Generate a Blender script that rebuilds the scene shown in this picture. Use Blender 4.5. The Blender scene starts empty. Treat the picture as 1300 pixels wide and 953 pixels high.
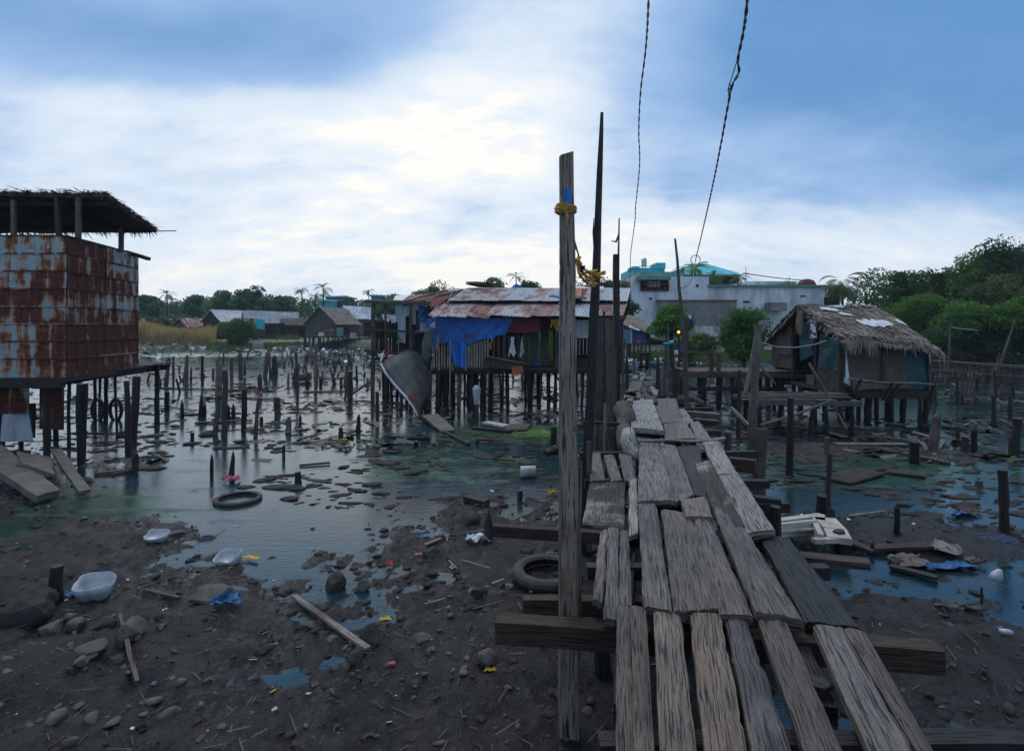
import bpy, math, random
import numpy as np
from mathutils import Vector, Matrix
random.seed(7); np.random.seed(7)
SC = bpy.context.scene
COL = SC.collection
F, CX, HY, CZ = 722.0, 650.0, 415.0, 2.6
R = random.uniform
def P(px, py, Y): return Vector(((px-CX)/F*Y, Y, CZ-(py-HY)/F*Y))
def G(px, py, z=0.0): return P(px, py, (CZ-z)*F/(py-HY))
# ---------------------------------------------------------------- noise
_T = np.random.RandomState(3).rand(256, 256)
def vnoise(x, y):
    x = np.asarray(x, float); y = np.asarray(y, float)
    xi = np.floor(x).astype(int); yi = np.floor(y).astype(int)
    fx = x-xi; fy = y-yi
    fx = fx*fx*(3-2*fx); fy = fy*fy*(3-2*fy)
    a = _T[xi & 255, yi & 255]; b = _T[(xi+1) & 255, yi & 255]
    c = _T[xi & 255, (yi+1) & 255]; d = _T[(xi+1) & 255, (yi+1) & 255]
    return (a*(1-fx)+b*fx)*(1-fy)+(c*(1-fx)+d*fx)*fy
def fbm(x, y, o=4, s=1.0):
    t = 0; amp = 1; n = 0
    x = np.asarray(x, float)*s; y = np.asarray(y, float)*s
    for i in range(o):
        t = t+amp*(vnoise(x+17.3*i, y+9.1*i)*2-1); n += amp
        x = x*2.03+y*0.3; y = y*2.03-x*0.1; amp *= .5
    return t/n
def sstep(a, b, x):
    t = np.clip((x-a)/(b-a), 0, 1); return t*t*(3-2*t)
# ---------------------------------------------------------------- tags
ORG = {}
def tag(o, label=None, cat=None, group=None, kind=None):
    if label: o['label'] = label
    if cat: o['category'] = cat
    if group: o['group'] = group
    if kind: o['kind'] = kind
    return o
def thing(name, loc, label, cat, group=None):
    o = bpy.data.objects.new(name, None); COL.objects.link(o)
    o.empty_display_size = .2
    o.location = Vector(loc); ORG[o.name] = Vector(loc)
    return tag(o, label, cat, group)
def link(name, me, mat, parent=None, org=None, smooth=False):
    """mesh in world coordinates; moved to its parent's (or its own base's) origin"""
    if parent is not None: org = ORG[parent.name]
    n = len(me.vertices)
    co = np.empty(n*3, np.float32); me.vertices.foreach_get('co', co); co = co.reshape(-1, 3)
    if org is None:
        org = Vector(((co[:, 0].min()+co[:, 0].max())/2, (co[:, 1].min()+co[:, 1].max())/2, float(co[:, 2].min())))
    co -= np.array(org, np.float32)
    me.vertices.foreach_set('co', co.ravel())
    if mat: me.materials.append(mat)
    if smooth: me.polygons.foreach_set('use_smooth', [True]*len(me.polygons))
    me.update()
    o = bpy.data.objects.new(name, me); COL.objects.link(o)
    ORG[o.name] = Vector(org)
    if parent is not None: o.parent = parent
    else: o.location = org
    return o
def copy_tree(o, parent=None):
    c = o.copy(); COL.objects.link(c); c.parent = parent
    for ch in [k for k in o.children]: copy_tree(ch, c)
    return c
class MB:
    def __init__(s): s.v = []; s.f = []; s.uv = []; s.off = (R(0, 50), R(0, 50))
    def face(s, idx, uv=None):
        s.f.append(idx)
        s.uv.append(uv if uv else [(0, 0)]*len(idx))
    def box6(s, c):   # 8 corners: bottom 0-3, top 4-7 ; length runs 0->1 edge
        b = len(s.v); s.v += [Vector(p) for p in c]
        ou, ov = s.off[0]+R(0, 9), s.off[1]+R(0, 9)
        for q in ((3, 2, 1, 0), (4, 5, 6, 7), (0, 1, 5, 4), (1, 2, 6, 5), (2, 3, 7, 6), (3, 0, 4, 7)):
            pts = [Vector(c[i]) for i in q]
            ax = (Vector(c[1])-Vector(c[0])).normalized()
            uvs = []
            nrm = (pts[1]-pts[0]).cross(pts[3]-pts[0])
            if nrm.length < 1e-9: nrm = Vector((0, 0, 1))
            ay = nrm.normalized().cross(ax)
            if ay.length < .3: ax2 = (pts[1]-pts[0]).normalized(); ay = nrm.normalized().cross(ax2); 
            else: ax2 = ax
            for p in pts: uvs.append((ou+(p-pts[0]).dot(ax2), ov+(p-pts[0]).dot(ay)))
            s.face([b+i for i in q], uvs)
    def box(s, c, sx, sy, sz, rz=0.0):
        c = Vector(c); m = Matrix.Rotation(rz, 3, 'Z'); q = []
        for z in (-sz/2, sz/2):
            for x, y in ((-sx/2, -sy/2), (sx/2, -sy/2), (sx/2, sy/2), (-sx/2, sy/2)):
                q.append(c+m @ Vector((x, y, z)))
        s.box6(q)
    def beam(s, p0, p1, w, h, up=(0, 0, 1), taper=1.0, jit=0.0):
        p0 = Vector(p0); p1 = Vector(p1); d = (p1-p0)
        if d.length < 1e-6: return
        d.normalize(); up = Vector(up)
        sd = d.cross(up)
        if sd.length < 1e-3: sd = d.cross(Vector((1, 0, 0)))
        sd.normalize(); u2 = sd.cross(d).normalized()
        n = max(1, int((p1-p0).length/.35)) if jit else 1
        L = (p1-p0).length; prev = None; ou, ov = s.off[0]+R(0, 9), s.off[1]+R(0, 9)
        for i in range(n+1):
            t = i/n; c = p0.lerp(p1, t)+sd*R(-jit, jit)+u2*R(-jit, jit); k = 1+(taper-1)*t
            ww = w*k/2*(1+R(-jit, jit)*4); hh = h*k/2*(1+R(-jit, jit)*4)
            b = len(s.v); s.v += [c-sd*ww-u2*hh, c+sd*ww-u2*hh, c+sd*ww+u2*hh, c-sd*ww+u2*hh]
            if prev is not None:
                pv = (0, w, w+h, 2*w+h, 2*w+2*h)
                for k2 in range(4):
                    k3 = (k2+1) % 4
                    s.face([prev+k2, prev+k3, b+k3, b+k2],
                           [(ou+(t-1/n)*L, ov+pv[k2]), (ou+(t-1/n)*L, ov+pv[k2+1]), (ou+t*L, ov+pv[k2+1]), (ou+t*L, ov+pv[k2])])
            else: s.face([b+3, b+2, b+1, b], [(ou, ov), (ou+.02, ov), (ou+.02, ov+.05), (ou, ov+.05)])
            prev = b
        s.face([prev, prev+1, prev+2, prev+3], [(ou, ov), (ou+.02, ov), (ou+.02, ov+.05), (ou, ov+.05)])
    def tube(s, pts, rad, n=8, rough=0.0, cap=True, ell=1.0):
        pts = [Vector(p) for p in pts]
        if not hasattr(rad, '__len__'): rad = [rad]*len(pts)
        ou, ov = s.off[0]+R(0, 9), s.off[1]+R(0, 9); L = 0; prev = None; pr = Vector((1, 0, 0.01))
        ph = [1+R(-rough, rough) for _ in range(n)]
        for i, p in enumerate(pts):
            d = (pts[min(i+1, len(pts)-1)]-pts[max(i-1, 0)])
            if d.length < 1e-9: d = Vector((0, 0, 1))
            d.normalize(); a = pr-d*pr.dot(d)
            if a.length < 1e-3: a = d.cross(Vector((0, 1, 0)))
            a.normalize(); b2 = d.cross(a); pr = a
            if i: L += (p-pts[i-1]).length
            b = len(s.v)
            for k in range(n):
                t = 2*math.pi*k/n; r = rad[i]*ph[k]*(1+R(-rough, rough)*.5)
                s.v.append(p+a*(math.cos(t)*r)+b2*(math.sin(t)*r*ell))
            if prev is not None:
                l0 = L-(p-pts[i-1]).length; c = 2*math.pi*max(rad[i], .01)
                for k in range(n):
                    k3 = (k+1) % n
                    s.face([prev+k, prev+k3, b+k3, b+k], [(ou+l0, ov+c*k/n), (ou+l0, ov+c*(k+1)/n), (ou+L, ov+c*(k+1)/n), (ou+L, ov+c*k/n)])
            elif cap: s.face([b+k for k in reversed(range(n))], [(ou+.01*math.cos(k), ov+.01*math.sin(k)) for k in range(n)])
            prev = b
        if cap: s.face([prev+k for k in range(n)], [(ou+.01*math.cos(k), ov+.01*math.sin(k)) for k in range(n)])
    def sheet(s, c00, c10, c11, c01, nu, nv, disp=None, uvs=True):
        """bilinear grid; disp(u_m, v_m, s, t) -> offset vector"""
        c00, c10, c11, c01 = [Vector(c) for c in (c00, c10, c11, c01)]
        W = ((c10-c00).length+(c11-c01).length)/2; H = ((c01-c00).length+(c11-c10).length)/2
        nr = (c10-c00).cross(c01-c00).normalized(); b = len(s.v); ou, ov = s.off[0]+R(0, 9), s.off[1]+R(0, 9)
        for j in range(nv+1):
            t = j/nv
            for i in range(nu+1):
                q = i/nu; p = c00.lerp(c10, q).lerp(c01.lerp(c11, q), t)
                if disp:
                    dd = disp(q*W, t*H, q, t)
                    p = p+(nr*dd if not isinstance(dd, Vector) else dd)
                s.v.append(p)
        for j in range(nv):
            for i in range(nu):
                a = b+j*(nu+1)+i
                # u runs along the ribs (t), v across
                s.face([a, a+1, a+nu+2, a+nu+1], [(ou+j/nv*H, ov+i/nu*W), (ou+j/nv*H, ov+(i+1)/nu*W), (ou+(j+1)/nv*H, ov+(i+1)/nu*W), (ou+(j+1)/nv*H, ov+i/nu*W)])
    def mesh(s, name):
        me = bpy.data.meshes.new(name); me.from_pydata([tuple(v) for v in s.v], [], s.f)
        uvl = me.uv_layers.new(name='UVMap')
        uvl.data.foreach_set('uv', np.array([c for f in s.uv for p in f for c in p], np.float32))
        return me
    def build(s, name, mat, parent=None, smooth=False, org=None, solid=0):
        o = link(name, s.mesh(name), mat, parent, org, smooth)
        if solid:
            m = o.modifiers.new('solid', 'SOLIDIFY'); m.thickness = solid; m.offset = 0
        return o
def quads(name, V, mat, parent=None, org=None):
    """V: (n,4,3) world quads"""
    n = len(V); me = bpy.data.meshes.new(name)
    me.vertices.add(n*4); me.vertices.foreach_set('co', np.asarray(V, np.float32).ravel())
    me.loops.add(n*4); me.loops.foreach_set('vertex_index', np.arange(n*4, dtype=np.int32))
    me.polygons.add(n); me.polygons.foreach_set('loop_start', np.arange(0, n*4, 4, dtype=np.int32))
    me.update(calc_edges=True)
    return link(name, me, mat, parent, org)
# ---------------------------------------------------------------- materials
def newmat(name):
    m = bpy.data.materials.new(name); m.use_nodes = True
    nt = m.node_tree; return m, nt, nt.nodes['Principled BSDF']
def N(nt, t, **k):
    n = nt.nodes.new(t)
    for a, b in k.items():
        if a in n.inputs.keys(): n.inputs[a].default_value = b
        else: setattr(n, a, b)
    return n
def ramp(nt, stops, src):
    r = nt.nodes.new('ShaderNodeValToRGB'); e = r.color_ramp.elements
    while len(e) < len(stops): e.new(.5)
    for el, (p, c) in zip(e, stops):
        el.position = p; el.color = (*c, 1) if len(c) == 3 else c
    nt.links.new(src, r.inputs[0]); return r.outputs[0]
def g3(v): return (v, v, v)
def mixc(nt, fac, a, b, mode='MIX'):
    m = nt.nodes.new('ShaderNodeMix'); m.data_type = 'RGBA'; m.blend_type = mode
    for i, s in ((0, fac), (6, a), (7, b)):
        if isinstance(s, (int, float)): m.inputs[i].default_value = s
        elif isinstance(s, tuple): m.inputs[i].default_value = (*s, 1) if len(s) == 3 else s
        else: nt.links.new(s, m.inputs[i])
    return m.outputs[2]
def mth(nt, op, a, b=0.0, c=None):
    m = nt.nodes.new('ShaderNodeMath'); m.operation = op
    for i, s in enumerate((a, b, c)):
        if s is None: continue
        if isinstance(s, (int, float)): m.inputs[i].default_value = s
        else: nt.links.new(s, m.inputs[i])
    return m.outputs[0]
def noise(nt, vec, scale=1.0, detail=4, rough=.6, sc3=None, dist=0.0):
    if sc3:
        mp = nt.nodes.new('ShaderNodeMapping'); mp.inputs['Scale'].default_value = sc3
        nt.links.new(vec, mp.inputs[0]); vec = mp.outputs[0]
    n = nt.nodes.new('ShaderNodeTexNoise'); n.inputs['Scale'].default_value = scale
    n.inputs['Detail'].default_value = detail; n.inputs['Roughness'].default_value = rough; n.inputs['Distortion'].default_value = dist
    nt.links.new(vec, n.inputs['Vector']); return n.outputs[0]
def bump(nt, bs, h, strength=.5, dist=.01):
    b = nt.nodes.new('ShaderNodeBump'); b.inputs['Strength'].default_value = strength; b.inputs['Distance'].default_value = dist
    nt.links.new(h, b.inputs['Height']); nt.links.new(b.outputs[0], bs.inputs['Normal'])
def uvn(nt): return nt.nodes.new('ShaderNodeTexCoord').outputs['UV']
def posn(nt): return nt.nodes.new('ShaderNodeNewGeometry').outputs['Position']
def rnd(nt): return nt.nodes.new('ShaderNodeObjectInfo').outputs['Random']
def wood(name, dark, light, rough=.75, grain=1.0, wet=None, tint=None, deep=.006, var=.6):
    m, nt, bs = newmat(name); uv = uvn(nt); r = rnd(nt)
    a = noise(nt, uv, 1, 6, .72, (2.6*grain, 62*grain, 1), .15)
    b = noise(nt, uv, 1, 5, .75, (22*grain, 190*grain, 1))
    c = noise(nt, uv, 2.3, 4, .6)
    crack = ramp(nt, [(.39, g3(0)), (.455, g3(1))], noise(nt, uv, 1, 4, .6, (3.2*grain, 105*grain, 1), .2))
    mixg = mth(nt, 'ADD', mth(nt, 'MULTIPLY', a, .55), mth(nt, 'MULTIPLY', b, .45))
    col = ramp(nt, [(.32, dark), (.66, light)], mixg)
    if tint: col = mixc(nt, ramp(nt, [(.5, g3(0)), (.62, g3(.8))], noise(nt, uv, 1.1, 5, .65)), col, tint)
    col = mixc(nt, ramp(nt, [(.35, g3(0)), (.75, g3(.45))], c), col, tuple(x*.45 for x in dark))
    col = mixc(nt, mth(nt, 'SUBTRACT', 1, crack), col, tuple(x*.22 for x in dark))
    v = mth(nt, 'MULTIPLY_ADD', r, var, 1-var*.5)
    hsv = nt.nodes.new('ShaderNodeHueSaturation'); nt.links.new(mth(nt, 'MULTIPLY_ADD', mth(nt, 'FRACT', mth(nt, 'MULTIPLY', r, 7.31)), .45, .80), hsv.inputs['Saturation']); nt.links.new(v, hsv.inputs['Value']); nt.links.new(col, hsv.inputs['Color'])
    nt.links.new(hsv.outputs[0], bs.inputs['Base Color'])
    bs.inputs['Roughness'].default_value = rough; bs.inputs['Specular IOR Level'].default_value = .3 if rough > .5 else .5
    h = mth(nt, 'ADD', mth(nt, 'MULTIPLY', mixg, .8), mth(nt, 'MULTIPLY', crack, .8))
    bump(nt, bs, h, .9, deep)
    return m
M = {}
M['deck'] = wood('deck_wood', (.020, .017, .015), (.30, .245, .20), .46, 1.0, tint=(.06, .047, .04), deep=.016)
M['deckwarm'] = wood('deck_wood_warm', (.022, .016, .012), (.27, .195, .145), .5, 1.2, deep=.014)
M['deckpale'] = wood('deck_wood_pale', (.045, .042, .038), (.44, .39, .34), .45, .9, deep=.012)
M['deckdark'] = wood('deck_wood_black', (.006, .006, .006), (.028, .026, .025), .55, 1.1, deep=.008)
M['decknew'] = wood('deck_wood_flat', (.035, .030, .027), (.17, .135, .11), .66, 1.6, tint=(.05, .04, .034), deep=.005)
M['peel'] = wood('peeling_paint_wood', (.02, .018, .015), (.06, .055, .045), .7, 1.2, tint=(.36, .34, .27), deep=.004)
M['post'] = wood('grey_post_wood', (.03, .026, .022), (.18, .15, .125), .8, 1.3, deep=.006)
M['postlight'] = wood('pale_post_wood', (.06, .055, .05), (.29, .24, .19), .8, 1.2, tint=(.085, .05, .032), deep=.005)
M['postdark'] = wood('dark_wet_wood', (.008, .007, .007), (.045, .038, .034), .55, 1.3, deep=.006)
M['postbrown'] = wood('brown_wood', (.02, .013, .01), (.10, .065, .05), .75, 1.3, deep=.006)
M['bamboo'] = wood('bamboo_slats', (.07, .062, .052), (.50, .45, .38), .7, 2, deep=.002)
M['ply'] = wood('old_plywood', (.06, .052, .045), (.15, .135, .115), .85, .6, deep=.001)
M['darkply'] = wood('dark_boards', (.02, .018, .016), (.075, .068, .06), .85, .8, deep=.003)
def plain(name, col, rough=.7, var=.25, metal=0.0, scale=6, bumpd=.002, spec=.4, dirt=.55, dsc=3.0):
    m, nt, bs = newmat(name); p = nt.nodes.new('ShaderNodeTexCoord').outputs['Object']
    n = noise(nt, p, scale, 5, .65); n2 = noise(nt, p, scale*.22, 4, .6)
    t = mth(nt, 'ADD', mth(nt, 'MULTIPLY', n, .6), mth(nt, 'MULTIPLY', n2, .4))
    c = ramp(nt, [(.3, tuple(x*(1-var*1.6) for x in col)), (.7, tuple(min(1, x*(1+var)) for x in col))], t)
    nt.links.new(c, bs.inputs['Base Color']); bs.inputs['Roughness'].default_value = rough
    bs.inputs['Metallic'].default_value = metal; bs.inputs['Specular IOR Level'].default_value = spec
    if dirt:
        st_ = ramp(nt, [(.46, g3(0)), (.68, g3(dirt))], noise(nt, p, 1, 6, .7, (dsc, dsc, dsc*.22)))
        c2 = mixc(nt, st_, c, (.05, .045, .038)); nt.links.new(c2, bs.inputs['Base Color'])
    bump(nt, bs, n, .5, bumpd); return m
def metal(name, base, rustc, lo, hi, cell=0.0, rough=.5, seam=None, edgec=(.30, .17, .13), hot=(1.5, 1.7, 1.6)):
    """galvanised sheet with rust; u runs along the ribs"""
    m, nt, bs = newmat(name); uv = uvn(nt); r = rnd(nt)
    add = nt.nodes.new('ShaderNodeVectorMath'); add.operation = 'ADD'; nt.links.new(uv, add.inputs[0])
    cb = nt.nodes.new('ShaderNodeCombineXYZ'); nt.links.new(mth(nt, 'MULTIPLY', r, 37.0), cb.inputs[0]); nt.links.new(mth(nt, 'MULTIPLY', r, 91.0), cb.inputs[1])
    nt.links.new(cb.outputs[0], add.inputs[1]); v = add.outputs[0]
    big = noise(nt, v, 1, 5, .62, (1.1, 2.0, 1)); streak = noise(nt, v, 1, 5, .7, (2.5, 18, 1))
    f = mth(nt, 'ADD', mth(nt, 'MULTIPLY', big, .65), mth(nt, 'MULTIPLY', streak, .35))
    if cell:
        v = posn(nt); f = mth(nt, 'ADD', mth(nt, 'MULTIPLY', noise(nt, v, 1, 5, .62, (1.5, 1.5, 2.6)), .55), mth(nt, 'MULTIPLY', noise(nt, v, 1, 5, .7, (9, 9, 1.6)), .45)); f = mth(nt, 'ADD', f, mth(nt, 'MULTIPLY_ADD', r, .08, -.04))
        sp = nt.nodes.new('ShaderNodeSeparateXYZ'); nt.links.new(uv, sp.inputs[0])
        s = mth(nt, 'ABSOLUTE', mth(nt, 'SINE', mth(nt, 'MULTIPLY', sp.outputs[1], math.pi/cell)))
        f = mth(nt, 'ADD', mth(nt, 'MULTIPLY', f, .52), mth(nt, 'ADD', mth(nt, 'MULTIPLY', mth(nt, 'POWER', s, .35), .11), mth(nt, 'MULTIPLY', noise(nt, posn(nt), .75, 3, .6, (1, 1, 1.6)), .41)))
    mask = ramp(nt, [(lo, g3(0)), (hi, g3(1))], f)
    fine = noise(nt, v, 14, 5, .7)
    rc = ramp(nt, [(.3, tuple(x*.35 for x in rustc)), (.55, rustc), (.75, (rustc[0]*hot[0], rustc[1]*hot[1], rustc[2]*hot[2]))], fine)
    edge = ramp(nt, [(lo-.02, g3(0)), ((lo+hi)/2, g3(1)), (hi+.03, g3(0))], f)
    bc = ramp(nt, [(.3, tuple(x*.6 for x in base)), (.7, base)], fine)
    c = mixc(nt, mask, bc, rc); c = mixc(nt, mth(nt, 'MULTIPLY', edge, .55), c, edgec)
    nt.links.new(c, bs.inputs['Base Color'])
    nt.links.new(mth(nt, 'MULTIPLY', mth(nt, 'SUBTRACT', 1, mask), .35), bs.inputs['Metallic'])
    nt.links.new(mth(nt, 'MULTIPLY_ADD', mask, .4, rough), bs.inputs['Roughness'])
    bump(nt, bs, fine, .5, .003); return m
M['galv'] = metal('galvanised_sheet', (.42, .46, .49), (.13, .06, .05), .56, .66)
M['galvrust'] = metal('rust_streaked_sheet', (.46, .46, .47), (.17, .075, .06), .47, .58)
M['rust'] = metal('rusted_sheet', (.32, .26, .25), (.14, .055, .045), .40, .54)
M['drum'] = metal('flattened_drum_sheet', (.27, .33, .34), (.085, .021, .010), .545, .575, edgec=(.36, .13, .03), hot=(2.2, 3.0, 1.6), cell=.37)
M['drumrust'] = metal('rusted_drum_sheet', (.26, .27, .25), (.075, .018, .010), .49, .52, edgec=(.30, .10, .025), hot=(2.4, 2.6, 1.6), cell=.37)
M['drumdeep'] = metal('deeply_rusted_drum_sheet', (.30, .31, .29), (.085, .020, .011), .44, .47, edgec=(.30, .10, .025), hot=(2.4, 2.6, 1.6), cell=.37)
M['whiteroof'] = plain('white_roof_sheet', (.62, .64, .68), .5, .1)
M['palegrey'] = plain('pale_grey_sheet', (.42, .44, .46), .6, .2)
M['conc'] = plain('grey_concrete', (.68, .70, .71), .9, .2, scale=.7, bumpd=.01, dirt=.5, dsc=.8)
M['concdark'] = plain('stained_concrete', (.24, .235, .21), .9, .35, scale=.9, bumpd=.01, dirt=.6, dsc=.8)
M['concwhite'] = plain('whitewashed_wall', (.5, .5, .5), .9, .2, scale=1)
M['slab'] = plain('dusty_concrete_slab', (.12, .105, .085), .9, .3, scale=5, bumpd=.006)
M['fibre'] = plain('pale_fibreglass', (.40, .37, .32), .6, .2, scale=4)
M['blue'] = plain('blue_tarpaulin', (.015, .15, .55), .5, .45, scale=5, bumpd=.02, dirt=.75, dsc=1.6)
M['navy'] = plain('navy_cloth', (.01, .03, .12), .7, .3)
M['teal'] = plain('teal_tarpaulin', (.015, .09, .10), .6, .35, scale=5, bumpd=.008)
M['cyan'] = plain('turquoise_paint', (.03, .42, .50), .6, .15, scale=1, dirt=.4, dsc=.6)
M['green'] = plain('green_cloth', (.03, .22, .08), .7, .3)
M['greenroof'] = plain('faded_green_roof', (.14, .30, .24), .7, .2, scale=1)
M['red'] = plain('faded_red_cloth', (.28, .03, .025), .75, .35)
M['pink'] = plain('pink_plastic', (.5, .08, .17), .5, .2)
M['yellow'] = plain('yellow_cloth', (.60, .33, .03), .7, .3)
M['orange'] = plain('orange_board', (.38, .12, .03), .7, .3)
M['white'] = plain('white_cloth', (.62, .63, .65), .7, .12)
M['tub'] = plain('white_plastic', (.42, .45, .48), .4, .1, scale=9, bumpd=.001)
M['bluepl'] = plain('blue_plastic', (.015, .11, .26), .4, .3)
M['black'] = plain('black_rubber', (.012, .012, .013), .6, .3, scale=12)
M['tyre'] = plain('muddy_rubber', (.05, .047, .043), .8, .45, scale=9, bumpd=.004)
M['inside'] = plain('unlit_interior', (.008, .008, .009), .95, .2)  # near-black colour stands in for the shade inside openings
M['darkred'] = plain('dark_red_paint', (.16, .02, .02), .7, .3)
M['hull'] = plain('grey_hull_paint', (.11, .115, .11), .7, .45, scale=3, bumpd=.01, dirt=.85, dsc=2.0)
M['hullrust'] = plain('rust_brown_hull', (.16, .06, .035), .8, .5, scale=8)
M['tank'] = plain('blue_tank', (.01, .12, .35), .5, .1)
M['steel'] = plain('steel_tank', (.45, .46, .48), .35, .1, metal=.6)
M['mat'] = wood('woven_mat', (.07, .055, .045), (.20, .165, .14), .9, 1.4, deep=.002)
M['rope'] = plain('yellow_rope', (.50, .26, .04), .8, .4, scale=30, bumpd=.004)
M['ropered'] = plain('red_rope', (.45, .04, .03), .8, .3, scale=30)
M['skin'] = plain('brown_skin', (.16, .075, .045), .6, .1)
M['hair'] = plain('black_hair', (.01, .008, .008), .6, .1)
M['cable'] = plain('black_cable', (.008, .008, .012), .5, .1)
M['brick'] = plain('brown_wall', (.17, .12, .09), .9, .3, scale=1)
def thatchmat(name, a, b):
    m, nt, bs = newmat(name); p = posn(nt)
    n = noise(nt, p, 9, 5, .7); n2 = noise(nt, p, 1.6, 3, .6)
    t = mth(nt, 'ADD', mth(nt, 'MULTIPLY', n, .6), mth(nt, 'MULTIPLY', n2, .4))
    nt.links.new(ramp(nt, [(.33, a), (.66, b)], t), bs.inputs['Base Color']); bs.inputs['Roughness'].default_value = .9
    bs.inputs['Specular IOR Level'].default_value = .15
    bump(nt, bs, n, .8, .01); return m
M['thatch'] = thatchmat('old_palm_thatch', (.028, .022, .019), (.33, .28, .24))
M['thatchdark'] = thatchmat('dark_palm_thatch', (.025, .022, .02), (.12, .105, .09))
M['straw'] = thatchmat('dry_straw', (.12, .10, .075), (.38, .32, .25))
def leafmat(name, a, b, s=.5, tr=.25):
    m, nt, bs = newmat(name); p = posn(nt)
    n = noise(nt, p, s, 4, .6); n2 = noise(nt, p, s*9, 2, .5)
    t = mth(nt, 'ADD', mth(nt, 'MULTIPLY', n, .65), mth(nt, 'MULTIPLY', n2, .35))
    nt.links.new(ramp(nt, [(.36, a), (.64, b)], t), bs.inputs['Base Color']); bs.inputs['Roughness'].default_value = .65
    bs.inputs['Specular IOR Level'].default_value = .25
    tb = nt.nodes.new('ShaderNodeBsdfTranslucent'); tb.inputs[0].default_value = (*[x*1.4 for x in b], 1)
    mx = nt.nodes.new('ShaderNodeMixShader'); mx.inputs[0].default_value = tr
    nt.links.new(bs.outputs[0], mx.inputs[1]); nt.links.new(tb.outputs[0], mx.inputs[2])
    nt.links.new(mx.outputs[0], nt.nodes['Material Output'].inputs[0]); return m
M['leafdark'] = leafmat('dark_leaves', (.006, .022, .010), (.035, .085, .022))
M['leafmid'] = leafmat('mid_green_leaves', (.016, .062, .014), (.09, .20, .035))
M['leafolive'] = leafmat('olive_leaves', (.03, .05, .018), (.10, .14, .045))
M['leafhaze'] = leafmat('far_hazed_leaves', (.018, .065, .038), (.08, .18, .085), .2)  # distance haze put into the leaf colour, bluer than the near greens
M['leafyellow'] = leafmat('yellow_green_leaves', (.04, .08, .015), (.13, .18, .03))
M['grassdry'] = leafmat('dry_grass', (.20, .14, .05), (.42, .32, .13), .4)
M['grassgreen'] = leafmat('short_grass', (.03, .07, .015), (.10, .16, .04), .6)
M['bark'] = wood('tree_bark', (.02, .017, .014), (.09, .075, .06), .9, 1, deep=.01)
M['stone'] = thatchmat('muddy_stone', (.014, .0125, .012), (.065, .058, .054))
M['stonepale'] = thatchmat('pale_stone', (.04, .036, .033), (.14, .125, .11))
# ================================================================ camera, light, sky
cam = bpy.data.cameras.new('camera'); co = bpy.data.objects.new('camera', cam); COL.objects.link(co)
co.location = (0, 0, CZ); co.rotation_euler = (math.radians(90), 0, 0)
cam.sensor_fit = 'HORIZONTAL'; cam.sensor_width = 36; cam.lens = 36*F/1300; cam.shift_y = -(476.5-HY)/1300
cam.clip_start = .05; cam.clip_end = 2000; SC.camera = co
AZ, EL = math.radians(-14), math.radians(60)
sdir = Vector((math.sin(AZ)*math.cos(EL), math.cos(AZ)*math.cos(EL), math.sin(EL)))
sl = bpy.data.lights.new('sun', 'SUN'); so = bpy.data.objects.new('sun', sl); COL.objects.link(so)
sl.energy = 1.35; sl.angle = math.radians(28); sl.color = (1, .95, .88)
so.rotation_euler = sdir.to_track_quat('Z', 'Y').to_euler(); so.location = (0, 0, 40)
SC.view_settings.view_transform = 'Standard'; SC.view_settings.look = 'None'; SC.view_settings.exposure = .10; SC.view_settings.gamma = 1
SC.view_settings.use_curve_mapping = False
SC.cycles.use_denoising = True; SC.cycles.max_bounces = 6; SC.cycles.volume_bounces = 0; SC.cycles.diffuse_bounces = 3
SC.cycles.volume_step_rate = 4; SC.cycles.volume_max_steps = 64
W = bpy.data.worlds.new('World'); SC.world = W; W.use_nodes = True; nt = W.node_tree
bg = nt.nodes['Background']; sky = nt.nodes.new('ShaderNodeTexSky'); sky.sky_type = 'NISHITA'; sky.sun_disc = False
sky.sun_elevation = EL; sky.sun_rotation = AZ; sky.air_density = 1.2; sky.dust_density = 1.5
d = nt.nodes.new('ShaderNodeTexCoord').outputs['Generated']
sp = nt.nodes.new('ShaderNodeSeparateXYZ'); nt.links.new(d, sp.inputs[0])
zz = mth(nt, 'MAXIMUM', sp.outputs[2], 0.0); zo = mth(nt, 'ADD', zz, .34)
cv = nt.nodes.new('ShaderNodeCombineXYZ')
nt.links.new(mth(nt, 'DIVIDE', sp.outputs[0], zo), cv.inputs[0]); nt.links.new(mth(nt, 'DIVIDE', sp.outputs[1], zo), cv.inputs[1])
pl = cv.outputs[0]
big = noise(nt, pl, 1, 4, .5, (.9, 1.2, 1), .3); med = noise(nt, pl, 1, 7, .56, (1.7, 3.0, 1), .25); fine = noise(nt, pl, 1, 7, .62, (6, 11, 1), .3)
dt = nt.nodes.new('ShaderNodeVectorMath'); dt.operation = 'DOT_PRODUCT'; nt.links.new(d, dt.inputs[0]); dt.inputs[1].default_value = sdir
glow = mth(nt, 'POWER', mth(nt, 'MAXIMUM', dt.outputs['Value'], 0), 7.0)
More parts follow.
